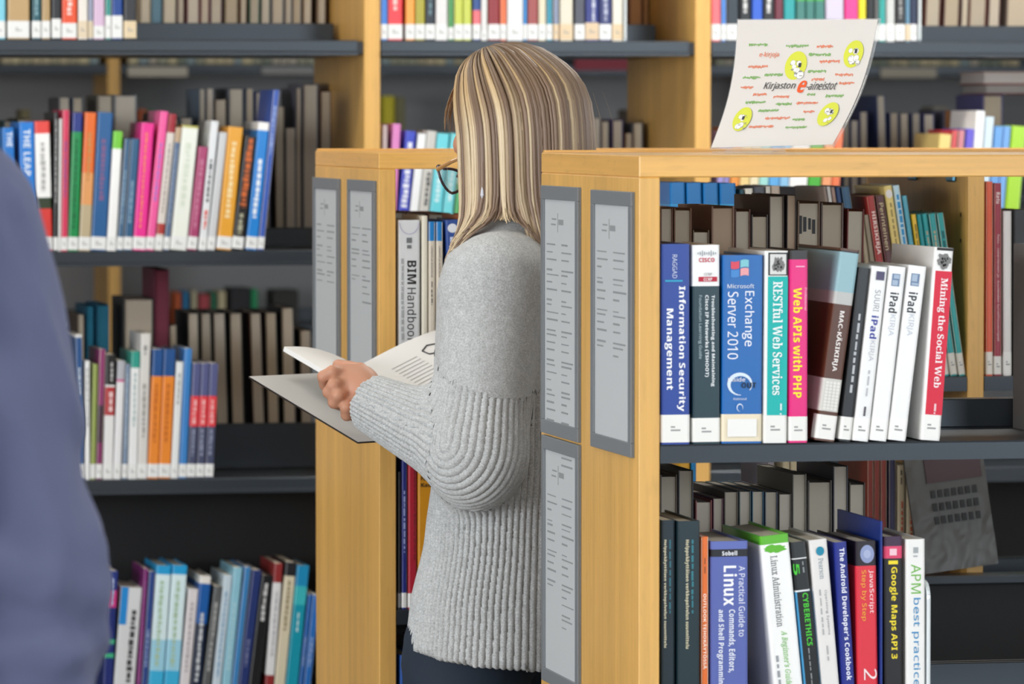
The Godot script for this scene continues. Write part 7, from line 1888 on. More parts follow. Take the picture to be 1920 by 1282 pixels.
	["book", "black book with white lettering beside the slate one", 19, 2.3232, 1.69, -9.27, 0.0213, 0.2385, 0.17, -0.12, false, [[0, 0.2385, "17181a"]], [0.0025, 0.0324, "e4e5e4"], [["~", 0.096, 0.0851, 0.5, 0.0075, "d8d8d8", ""]], "d8cfbd"],
	["book", "cobalt book above the sign", 19, 2.347, 1.69, -9.27, 0.0203, 0.2287, 0.17, -0.12, false, [[0, 0.2287, "2a5cc8"]], [0.0025, 0.0325, "e4e5e4"], [], "d8cfbd"],
	["book", "black book with white lettering beside the cobalt one", 19, 2.3687, 1.69, -9.27, 0.0214, 0.2388, 0.17, -0.13, false, [[0, 0.2388, "1c1a1c"]], [0.0025, 0.0326, "e4e5e4"], [["~", 0.0962, 0.0851, 0.5, 0.0075, "e0e0e0", ""]], "d8cfbd"],
	["book", "burgundy book on the top shelf above the paper sign", 19, 2.3915, 1.69, -9.27, 0.0157, 0.229, 0.17, -0.13, false, [[0, 0.229, "6a2434"]], [0.0025, 0.0327, "e4e5e4"], [], "d8cfbd"],
	["book", "sea green book on the top shelf above the paper sign", 19, 2.4091, 1.69, -9.27, 0.0214, 0.2292, 0.17, -0.14, false, [[0, 0.2292, "1f9a9c"]], [0.0025, 0.0327, "e4e5e4"], [], "d8cfbd"],
	["book", "dark green striped volume touching the sea green book", 19, 2.433, 1.69, -9.27, 0.0173, 0.2394, 0.17, -0.15, false, [[0.077, 0.2394, "4cb03c"], [0, 0.077, "3a7870"]], [0.0025, 0.0328, "e4e5e4"], [], "d8cfbd"],
	["book", "dark green striped volume in the middle of its trio", 19, 2.4517, 1.69, -9.27, 0.0162, 0.2395, 0.17, -0.15, false, [[0.077, 0.2395, "4cb03c"], [0, 0.077, "3a7870"]], [0.0025, 0.0329, "e4e5e4"], [], "d8cfbd"],
	["book", "dark green striped volume touching the lilac book", 19, 2.4693, 1.69, -9.27, 0.0183, 0.2397, 0.17, -0.15, false, [[0.0771, 0.2397, "4cb03c"], [0, 0.0771, "3a7870"]], [0.0025, 0.0329, "e4e5e4"], [], "d8cfbd"],
	["book", "broad lilac white book on the top shelf above the paper sign", 19, 2.4901, 1.69, -9.27, 0.035, 0.2298, 0.17, -0.16, false, [[0, 0.2298, "c8c0d4"]], [0.0025, 0.033, "e4e5e4"], [], "d8cfbd"],
	["book", "fuchsia book on the top shelf above the paper sign", 19, 2.5276, 1.69, -9.27, 0.0251, 0.2351, 0.17, -0.17, false, [[0, 0.2351, "e83a8c"]], [0.0025, 0.0332, "e4e5e4"], [], "d8cfbd"],
	["book", "lemon yellow book on the top shelf above the paper sign", 19, 2.5547, 1.69, -9.27, 0.0142, 0.2353, 0.17, -0.18, false, [[0, 0.2353, "e4d414"]], [0.0025, 0.0333, "e4e5e4"], [], "d8cfbd"],
	["book", "plain black book touching the lemon yellow one", 19, 2.5704, 1.69, -9.27, 0.0142, 0.2405, 0.17, -0.18, false, [[0, 0.2405, "141414"]], [0.0025, 0.0333, "e4e5e4"], [], "d8cfbd"],
	["book", "thin grey book on the top shelf above the paper sign", 19, 2.5861, 1.69, -9.27, 0.0069, 0.2305, 0.17, -0.19, false, [[0, 0.2305, "5c5c5c"]], [0.0025, 0.0334, "e4e5e4"], [], "d8cfbd"],
	["book", "teal green book with white label", 19, 2.5944, 1.69, -9.27, 0.0127, 0.2306, 0.17, -0.19, false, [[0, 0.2306, "189a94"]], [0.0025, 0.0334, "e4e5e4"], [], "d8cfbd"],
	["book", "pale grey book above the sign corner", 19, 2.6091, 1.69, -9.27, 0.0158, 0.2307, 0.17, -0.19, false, [[0, 0.2307, "c4c6c4"]], [0.0025, 0.0335, "e4e5e4"], [], "d8cfbd"],
	["book", "black book with silver lettering", 19, 2.6268, 1.69, -9.27, 0.0184, 0.246, 0.17, -0.2, false, [[0, 0.246, "222224"]], [0.0025, 0.0335, "e4e5e4"], [["~", 0.0925, 0.0957, 0.5, 0.0065, "9c9c9c", ""]], "d8cfbd"],
	["book", "thin grey blue book on the top shelf above the paper sign", 19, 2.6467, 1.69, -9.27, 0.008, 0.231, 0.17, -0.2, false, [[0, 0.231, "5c88a4"]], [0.0025, 0.0336, "d8c4a4"], [], "d8cfbd"],
	["book", "midnight blue book beside a clear bookend", 19, 2.6556, 1.69, -9.27, 0.0137, 0.2311, 0.17, -0.2, false, [[0, 0.2311, "1c2846"]], [0.0025, 0.0336, "e4e5e4"], [], "d8cfbd"],
	["book", "first beige page block after the clear bookend", 20, 2.8188, 1.69, -9.636, 0.0301, 0.2046, 0.19, 2.23, true, [[0, 0.2046, "7a4a40"]], [], [], "d2c8b6"],
	["book", "leaning beige page block with a dark red edge", 20, 2.8582, 1.69, -9.636, 0.0324, 0.2048, 0.19, 2.22, true, [[0, 0.2048, "5a2a2c"]], [], [], "cbbda6"],
	["book", "narrow greyish beige page block", 20, 2.8757, 1.69, -9.636, 0.0127, 0.2051, 0.19, 2.21, true, [[0, 0.2051, "8a7a70"]], [], [], "d8cdb9"],
	["book", "broad beige page block facing the far side on the top shelf above the paper sign", 20, 2.9129, 1.69, -9.636, 0.0346, 0.2052, 0.19, 2.21, true, [[0, 0.2052, "7a4a40"]], [], [], "c8beac"],
	["book", "pale beige page block beside a black gap", 20, 2.9414, 1.69, -9.636, 0.0237, 0.2055, 0.19, 2.2, true, [[0, 0.2055, "5a2a2c"]], [], [], "d6ccbc"],
	["book", "rosy beige page block facing the far side on the top shelf above the paper sign", 20, 2.9996, 1.69, -9.636, 0.0446, 0.2057, 0.19, 2.19, true, [[0, 0.2057, "8a7a70"]], [], [], "d2c6b2"],
	["book", "pale lilac book in the brightly lit row", 21, 2.2826, 1.302, -9.27, 0.0109, 0.2215, 0.17, 4.17, false, [[0, 0.2215, "9a8cd4"]], [0.0025, 0.0254, "e4e5e4"], [], "d8cfbd"],
	["book", "lavender book in the brightly lit row", 21, 2.294, 1.302, -9.27, 0.0099, 0.2215, 0.17, 4.17, false, [[0, 0.2215, "8c80c8"]], [0.0025, 0.0253, "e4e5e4"], [], "d8cfbd"],
	["book", "apricot book in the brightly lit row", 21, 2.3136, 1.302, -9.27, 0.0171, 0.2265, 0.17, 4.08, false, [[0, 0.2265, "e8923c"]], [0.0025, 0.0253, "e4e5e4"], [], "d8cfbd"],
	["book", "light cream book in the brightly lit row", 21, 2.3333, 1.302, -9.27, 0.0182, 0.2265, 0.17, 4.07, false, [[0, 0.2265, "e8cc88"]], [0.0025, 0.0252, "e4e5e4"], [], "d8cfbd"],
	["book", "ivory book in the brightly lit row", 21, 2.3519, 1.302, -9.27, 0.0172, 0.2265, 0.17, 4.07, false, [[0, 0.2265, "e8dcb8"]], [0.0025, 0.0251, "e4e5e4"], [], "d8cfbd"],
	["book", "pale mint book in the brightly lit row", 21, 2.3706, 1.302, -9.27, 0.0172, 0.2265, 0.17, 4.07, false, [[0, 0.2265, "a0d8d2"]], [0.0025, 0.025, "e4e5e4"], [], "d8cfbd"],
	["book", "baby blue book in the brightly lit row", 21, 2.3914, 1.302, -9.27, 0.0193, 0.2265, 0.17, 4.07, false, [[0, 0.2265, "5ca8e0"]], [0.0025, 0.0249, "e4e5e4"], [], "d8cfbd"],
	["book", "ice blue book in the brightly lit row", 21, 2.4101, 1.302, -9.27, 0.0172, 0.2265, 0.17, 4.07, false, [[0, 0.2265, "8cc0e4"]], [0.0025, 0.0248, "e4e5e4"], [], "d8cfbd"],
	["book", "broad white book in the brightly lit row", 21, 2.4464, 1.302, -9.27, 0.0349, 0.2265, 0.17, 4.07, false, [[0, 0.2265, "f2f0ee"]], [0.0025, 0.0248, "e4e5e4"], [], "d8cfbd"],
	["book", "light green book in the brightly lit row", 21, 2.4725, 1.302, -9.27, 0.0235, 0.2265, 0.17, 4.06, false, [[0, 0.2265, "4cb03c"]], [0.0025, 0.0246, "e4e5e4"], [], "d8cfbd"],
	["book", "peach book in the brightly lit row", 21, 2.4933, 1.302, -9.27, 0.0183, 0.2245, 0.17, 4.1, false, [[0, 0.2245, "eca070"]], [0.0025, 0.0245, "e4e5e4"], [], "d8cfbd"],
	["book", "salmon orange book in the brightly lit row", 21, 2.51, 1.302, -9.27, 0.0152, 0.2265, 0.17, 4.06, false, [[0, 0.2265, "e8784c"]], [0.0025, 0.0244, "e4e5e4"], [], "d8cfbd"],
	["book", "yellow cream book in the brightly lit row", 21, 2.7185, 1.302, -9.27, 0.0237, 0.2135, 0.17, 5.15, false, [[0, 0.2135, "e8d080"]], [0.0025, 0.0235, "e4e5e4"], [], "d8cfbd"],
	["book", "red narrow book in the brightly lit row", 21, 2.7311, 1.302, -9.27, 0.0101, 0.2216, 0.17, 4.95, false, [[0, 0.2216, "d43a44"]], [0.0025, 0.0234, "e4e5e4"], [], "d8cfbd"],
	["book", "rose narrow book in the brightly lit row", 21, 2.7448, 1.302, -9.27, 0.0111, 0.2216, 0.17, 4.95, false, [[0, 0.2216, "d0808c"]], [0.0025, 0.0233, "e4e5e4"], [], "d8cfbd"],
	["book", "violet book in the brightly lit row", 21, 2.7638, 1.302, -9.27, 0.0154, 0.2236, 0.17, 4.9, false, [[0, 0.2236, "6a5cd0"]], [0.0025, 0.0233, "e4e5e4"], [], "d8cfbd"],
	["book", "tall pure white book in the brightly lit row", 21, 2.7849, 1.302, -9.27, 0.0175, 0.2579, 0.17, 4.22, false, [[0, 0.2579, "f8f8f6"]], [0.0025, 0.0232, "e4e5e4"], [], "d8cfbd"],
	["book", "white book with blue foot in the brightly lit row", 21, 2.8028, 1.302, -9.27, 0.0164, 0.2468, 0.17, 4.42, false, [[0, 0.2468, "d0e2ee"]], [0.0025, 0.0231, "e4e5e4"], [], "d8cfbd"],
	["book", "light blue book in the brightly lit row", 21, 2.8208, 1.302, -9.27, 0.0164, 0.2286, 0.17, 4.79, false, [[0, 0.2286, "6ca4e0"]], [0.0025, 0.023, "e4e5e4"], [], "d8cfbd"],
	["book", "cornflower book in the brightly lit row", 21, 2.8356, 1.302, -9.27, 0.0133, 0.2286, 0.17, 4.79, false, [[0, 0.2286, "74a8e4"]], [0.0025, 0.0229, "e4e5e4"], [], "d8cfbd"],
	["book", "lime green book in the brightly lit row", 21, 2.8663, 1.302, -9.27, 0.0281, 0.2286, 0.17, 4.79, false, [[0, 0.2286, "a8d838"]], [0.0025, 0.0229, "e4e5e4"], [], "d8cfbd"],
	["book", "narrow grey page block by the sign", 22, 2.6275, 1.302, -9.636, 0.0115, 0.2494, 0.19, -0.67, true, [[0, 0.2494, "4c5c8c"]], [], [], "c8beac"],
	["book", "short grey page block by the sign", 22, 2.6416, 1.302, -9.636, 0.0148, 0.24, 0.19, -0.43, true, [[0, 0.24, "5c5a8c"]], [], [], "d6ccbc"],
	["book", "grey page block in navy cover", 22, 2.6612, 1.302, -9.636, 0.0148, 0.2567, 0.19, -0.66, true, [[0, 0.2567, "5c5a8c"]], [], [], "d2c6b2"],
	["book", "tall leaning grey page block", 22, 2.7025, 1.302, -9.636, 0.017, 0.2884, 0.19, -2.13, true, [[0, 0.2884, "4c5c8c"]], [], [], "d2c8b6"],
	["book", "grey page block touching the tall leaning one", 22, 2.7221, 1.302, -9.636, 0.017, 0.2547, 0.19, -0.68, true, [[0, 0.2547, "4c5c8c"]], [], [], "cbbda6"],
	["book", "pale grey page block in indigo cover", 22, 2.7439, 1.302, -9.636, 0.017, 0.2536, 0.19, -0.94, true, [[0, 0.2536, "6c6a7c"]], [], [], "d8cdb9"],
	["book", "silver grey page block in indigo cover", 22, 2.7679, 1.302, -9.636, 0.0171, 0.2536, 0.19, -0.94, true, [[0, 0.2536, "4c5c8c"]], [], [], "c8beac"],
	["book", "light grey page block beside a brown one", 22, 2.7919, 1.302, -9.636, 0.0215, 0.2536, 0.19, -0.95, true, [[0, 0.2536, "5c5a8c"]], [], [], "d6ccbc"],
	["book", "brown page block facing the far side on the middle shelf seen past the paper sign", 22, 2.8433, 1.302, -9.636, 0.0138, 0.2599, 0.19, 0.26, true, [[0, 0.2599, "6c6a7c"]], [], [], "8a5a30"],
	["book", "grey page block behind the violet book", 22, 2.8641, 1.302, -9.636, 0.0281, 0.2568, 0.19, -0.23, true, [[0, 0.2568, "5c5a8c"]], [], [], "d2c8b6"],
	["book", "wide grey volume behind the light blue book", 22, 2.9102, 1.302, -9.636, 0.0413, 0.2905, 0.19, -0.24, true, [[0, 0.2905, "5c5a8c"]], [], [], "cbbda6"],
]
const FAR := [
	[1.3644, 1.6915, -13.51, 0.0226, 0.253, 0.12, "bdb08f"],
	[1.3888, 1.6915, -13.51, 0.0242, 0.235, 0.12, "c4b894"],
	[1.4148, 1.6915, -13.51, 0.0285, 0.2545, 0.12, "a9a184"],
	[1.445, 1.6915, -13.51, 0.0231, 0.2475, 0.12, "bdb08f"],
	[1.47, 1.6915, -13.51, 0.0244, 0.2268, 0.12, "bdb08f"],
	[1.4962, 1.6915, -13.51, 0.0196, 0.2339, 0.12, "a9a184"],
	[1.5176, 1.6915, -13.51, 0.0248, 0.236, 0.12, "bdb08f"],
	[1.5442, 1.6915, -13.51, 0.0227, 0.2549, 0.12, "a9a184"],
	[1.5687, 1.6915, -13.51, 0.028, 0.2419, 0.12, "c4b894"],
	[1.5986, 1.6915, -13.51, 0.0244, 0.246, 0.12, "8a9a9c"],
	[1.703, 1.6915, -13.51, 0.0256, 0.2541, 0.12, "c4b894"],
	[1.7304, 1.6915, -13.51, 0.0265, 0.2556, 0.12, "8a9a9c"],
	[1.7587, 1.6915, -13.51, 0.0207, 0.2389, 0.12, "b0a898"],
	[1.7813, 1.6915, -13.51, 0.0272, 0.2372, 0.12, "9a9a86"],
	[1.8104, 1.6915, -13.51, 0.0235, 0.2493, 0.12, "c4b894"],
	[1.8357, 1.6915, -13.51, 0.0204, 0.2496, 0.12, "7c8474"],
	[1.8579, 1.6915, -13.51, 0.025, 0.2408, 0.12, "8a9a9c"],
	[1.8848, 1.6915, -13.51, 0.0223, 0.2484, 0.12, "9a9a86"],
	[1.9089, 1.6915, -13.51, 0.0297, 0.2405, 0.12, "bdb08f"],
	[1.9404, 1.6915, -13.51, 0.0203, 0.2535, 0.12, "c4b894"],
	[1.9625, 1.6915, -13.51, 0.0241, 0.2247, 0.12, "bdb08f"],
	[1.9885, 1.6915, -13.51, 0.0193, 0.2388, 0.12, "8a9a9c"],
	[2.0096, 1.6915, -13.51, 0.0286, 0.2472, 0.12, "c4b894"],
	[2.0401, 1.6915, -13.51, 0.0225, 0.2388, 0.12, "9a9a86"],
	[2.0645, 1.6915, -13.51, 0.0237, 0.2563, 0.12, "7c8474"],
	[2.09, 1.6915, -13.51, 0.0216, 0.2361, 0.12, "b0a898"],
	[2.1134, 1.6915, -13.51, 0.0192, 0.2489, 0.12, "b0a898"],
	[2.1345, 1.6915, -13.51, 0.0252, 0.2307, 0.12, "b0a898"],
	[2.1616, 1.6915, -13.51, 0.0218, 0.2285, 0.12, "9a9a86"],
	[2.1852, 1.6915, -13.51, 0.0226, 0.2477, 0.12, "9a9a86"],
	[2.2096, 1.6915, -13.51, 0.0257, 0.2584, 0.12, "9a9a86"],
	[2.3889, 1.6915, -13.51, 0.0239, 0.2516, 0.12, "8a9a9c"],
	[2.4146, 1.6915, -13.51, 0.0203, 0.2307, 0.12, "9a9a86"],
	[2.4368, 1.6915, -13.51, 0.0219, 0.2264, 0.12, "9a9a86"],
	[2.4605, 1.6915, -13.51, 0.0267, 0.2276, 0.12, "9a9a86"],
	[2.4891, 1.6915, -13.51, 0.0205, 0.2568, 0.12, "a9a184"],
	[2.5115, 1.6915, -13.51, 0.0264, 0.2449, 0.12, "bdb08f"],
	[2.5398, 1.6915, -13.51, 0.0256, 0.2524, 0.12, "c4b894"],
	[2.5673, 1.6915, -13.51, 0.0204, 0.2494, 0.12, "8a9a9c"],
	[2.5896, 1.6915, -13.51, 0.0254, 0.2379, 0.12, "a9a184"],
	[2.6169, 1.6915, -13.51, 0.0248, 0.2394, 0.12, "8a9a9c"],
	[3.0024, 1.6915, -13.51, 0.0203, 0.2634, 0.12, "8a9a9c"],
	[3.0246, 1.6915, -13.51, 0.019, 0.246, 0.12, "a9a184"],
	[3.0455, 1.6915, -13.51, 0.0303, 0.2646, 0.12, "8a9a9c"],
	[3.3212, 1.6915, -13.51, 0.0248, 0.2558, 0.12, "9a9a86"],
	[3.3478, 1.6915, -13.51, 0.0209, 0.2549, 0.12, "b0a898"],
	[3.3706, 1.6915, -13.51, 0.0224, 0.2423, 0.12, "7c8474"],
	[3.65, 1.6915, -13.51, 0.0204, 0.2596, 0.12, "7c8474"],
	[3.6724, 1.6915, -13.51, 0.0238, 0.2563, 0.12, "a9a184"],
	[3.6981, 1.6915, -13.51, 0.0221, 0.2409, 0.12, "8a9a9c"],
	[3.7221, 1.6915, -13.51, 0.0234, 0.2471, 0.12, "a9a184"],
	[3.7474, 1.6915, -13.51, 0.029, 0.2385, 0.12, "7c8474"],
	[3.7783, 1.6915, -13.51, 0.0292, 0.2552, 0.12, "7c8474"],
	[3.8095, 1.6915, -13.51, 0.0292, 0.2511, 0.12, "a9a184"],
	[3.8407, 1.6915, -13.51, 0.0238, 0.234, 0.12, "bdb08f"],
	[3.8664, 1.6915, -13.51, 0.0291, 0.2609, 0.12, "9a9a86"],
	[3.8974, 1.6915, -13.51, 0.0279, 0.2542, 0.12, "c4b894"],
	[3.9273, 1.6915, -13.51, 0.031, 0.2357, 0.12, "c4b894"],
	[3.9602, 1.6915, -13.51, 0.024, 0.2672, 0.12, "a9a184"],
	[3.9861, 1.6915, -13.51, 0.0253, 0.2636, 0.12, "c4b894"],
	[4.0133, 1.6915, -13.51, 0.0272, 0.2404, 0.12, "8a9a9c"],
	[4.0425, 1.6915, -13.51, 0.0254, 0.2588, 0.12, "b0a898"],
	[4.0698, 1.6915, -13.51, 0.0275, 0.2473, 0.12, "7c8474"],
	[4.0993, 1.6915, -13.51, 0.0308, 0.2456, 0.12, "7c8474"],
	[4.132, 1.6915, -13.51, 0.0221, 0.256, 0.12, "a9a184"],
	[4.156, 1.6915, -13.51, 0.0275, 0.2426, 0.12, "bdb08f"],
	[1.4133, 1.34, -13.51, 0.0252, 0.2314, 0.12, "6c6444"],
	[1.7309, 1.34, -13.51, 0.0197, 0.2315, 0.12, "a2502c"],
	[1.7553, 1.34, -13.51, 0.0154, 0.2301, 0.12, "1c7a50"],
	[2.3926, 1.34, -13.51, 0.0319, 0.2678, 0.12, "c0b420"],
	[2.4278, 1.34, -13.51, 0.026, 0.265, 0.12, "6c6a48"],
	[3.0699, 1.34, -13.51, 0.0295, 0.2321, 0.12, "6a5a4c"],
	[3.7702, 1.34, -13.51, 0.0332, 0.2221, 0.12, "5c564c"],
	[3.9353, 1.34, -13.51, 0.041, 0.2398, 0.12, "8a8478"],
	[1.8277, 0.99, -13.51, 0.014, 0.0907, 0.12, "b8582c"],
	[1.848, 0.99, -13.51, 0.014, 0.0934, 0.12, "2070a0"],
	[1.871, 0.99, -13.51, 0.0141, 0.0947, 0.12, "b0a88c"],
	[1.8913, 0.99, -13.51, 0.0285, 0.0845, 0.12, "a03c44"],
	[1.923, 0.99, -13.51, 0.0141, 0.09, 0.12, "206a4c"],
	[1.9433, 0.99, -13.51, 0.0199, 0.0928, 0.12, "b8ae8c"],
	[1.9752, 0.99, -13.51, 0.0547, 0.1012, 0.12, "1c1c1e"],
	[2.0332, 0.99, -13.51, 0.017, 0.0979, 0.12, "1c8a58"],
	[2.0913, 0.99, -13.51, 0.0695, 0.0947, 0.12, "262220"],
]
const NOTICES := [
	[1.3683, -6.2844, -6.5134, 1.4574, 1.1334, "grey notice frame with the long two-column list, nearest bookcase, upper pair", 26, 30],
	[1.3683, -5.9796, -6.2087, 1.4558, 1.1339, "grey notice frame with a half empty sheet next to the front edge of nearest bookcase", 13, 14],
	[1.3683, -6.2828, -6.5083, 1.1303, 0.8073, "grey notice frame mounted below another on the nearest bookcase", 13, 18],
	[1.3109, -7.7753, -8.0234, 1.4514, 1.1378, "grey notice frame on the second bookcase, on the side away from BIM Handbook", 10, 10],
	[1.3109, -7.4544, -7.6926, 1.452, 1.1483, "grey notice frame on the second bookcase, beside its front edge", 9, 12],
]
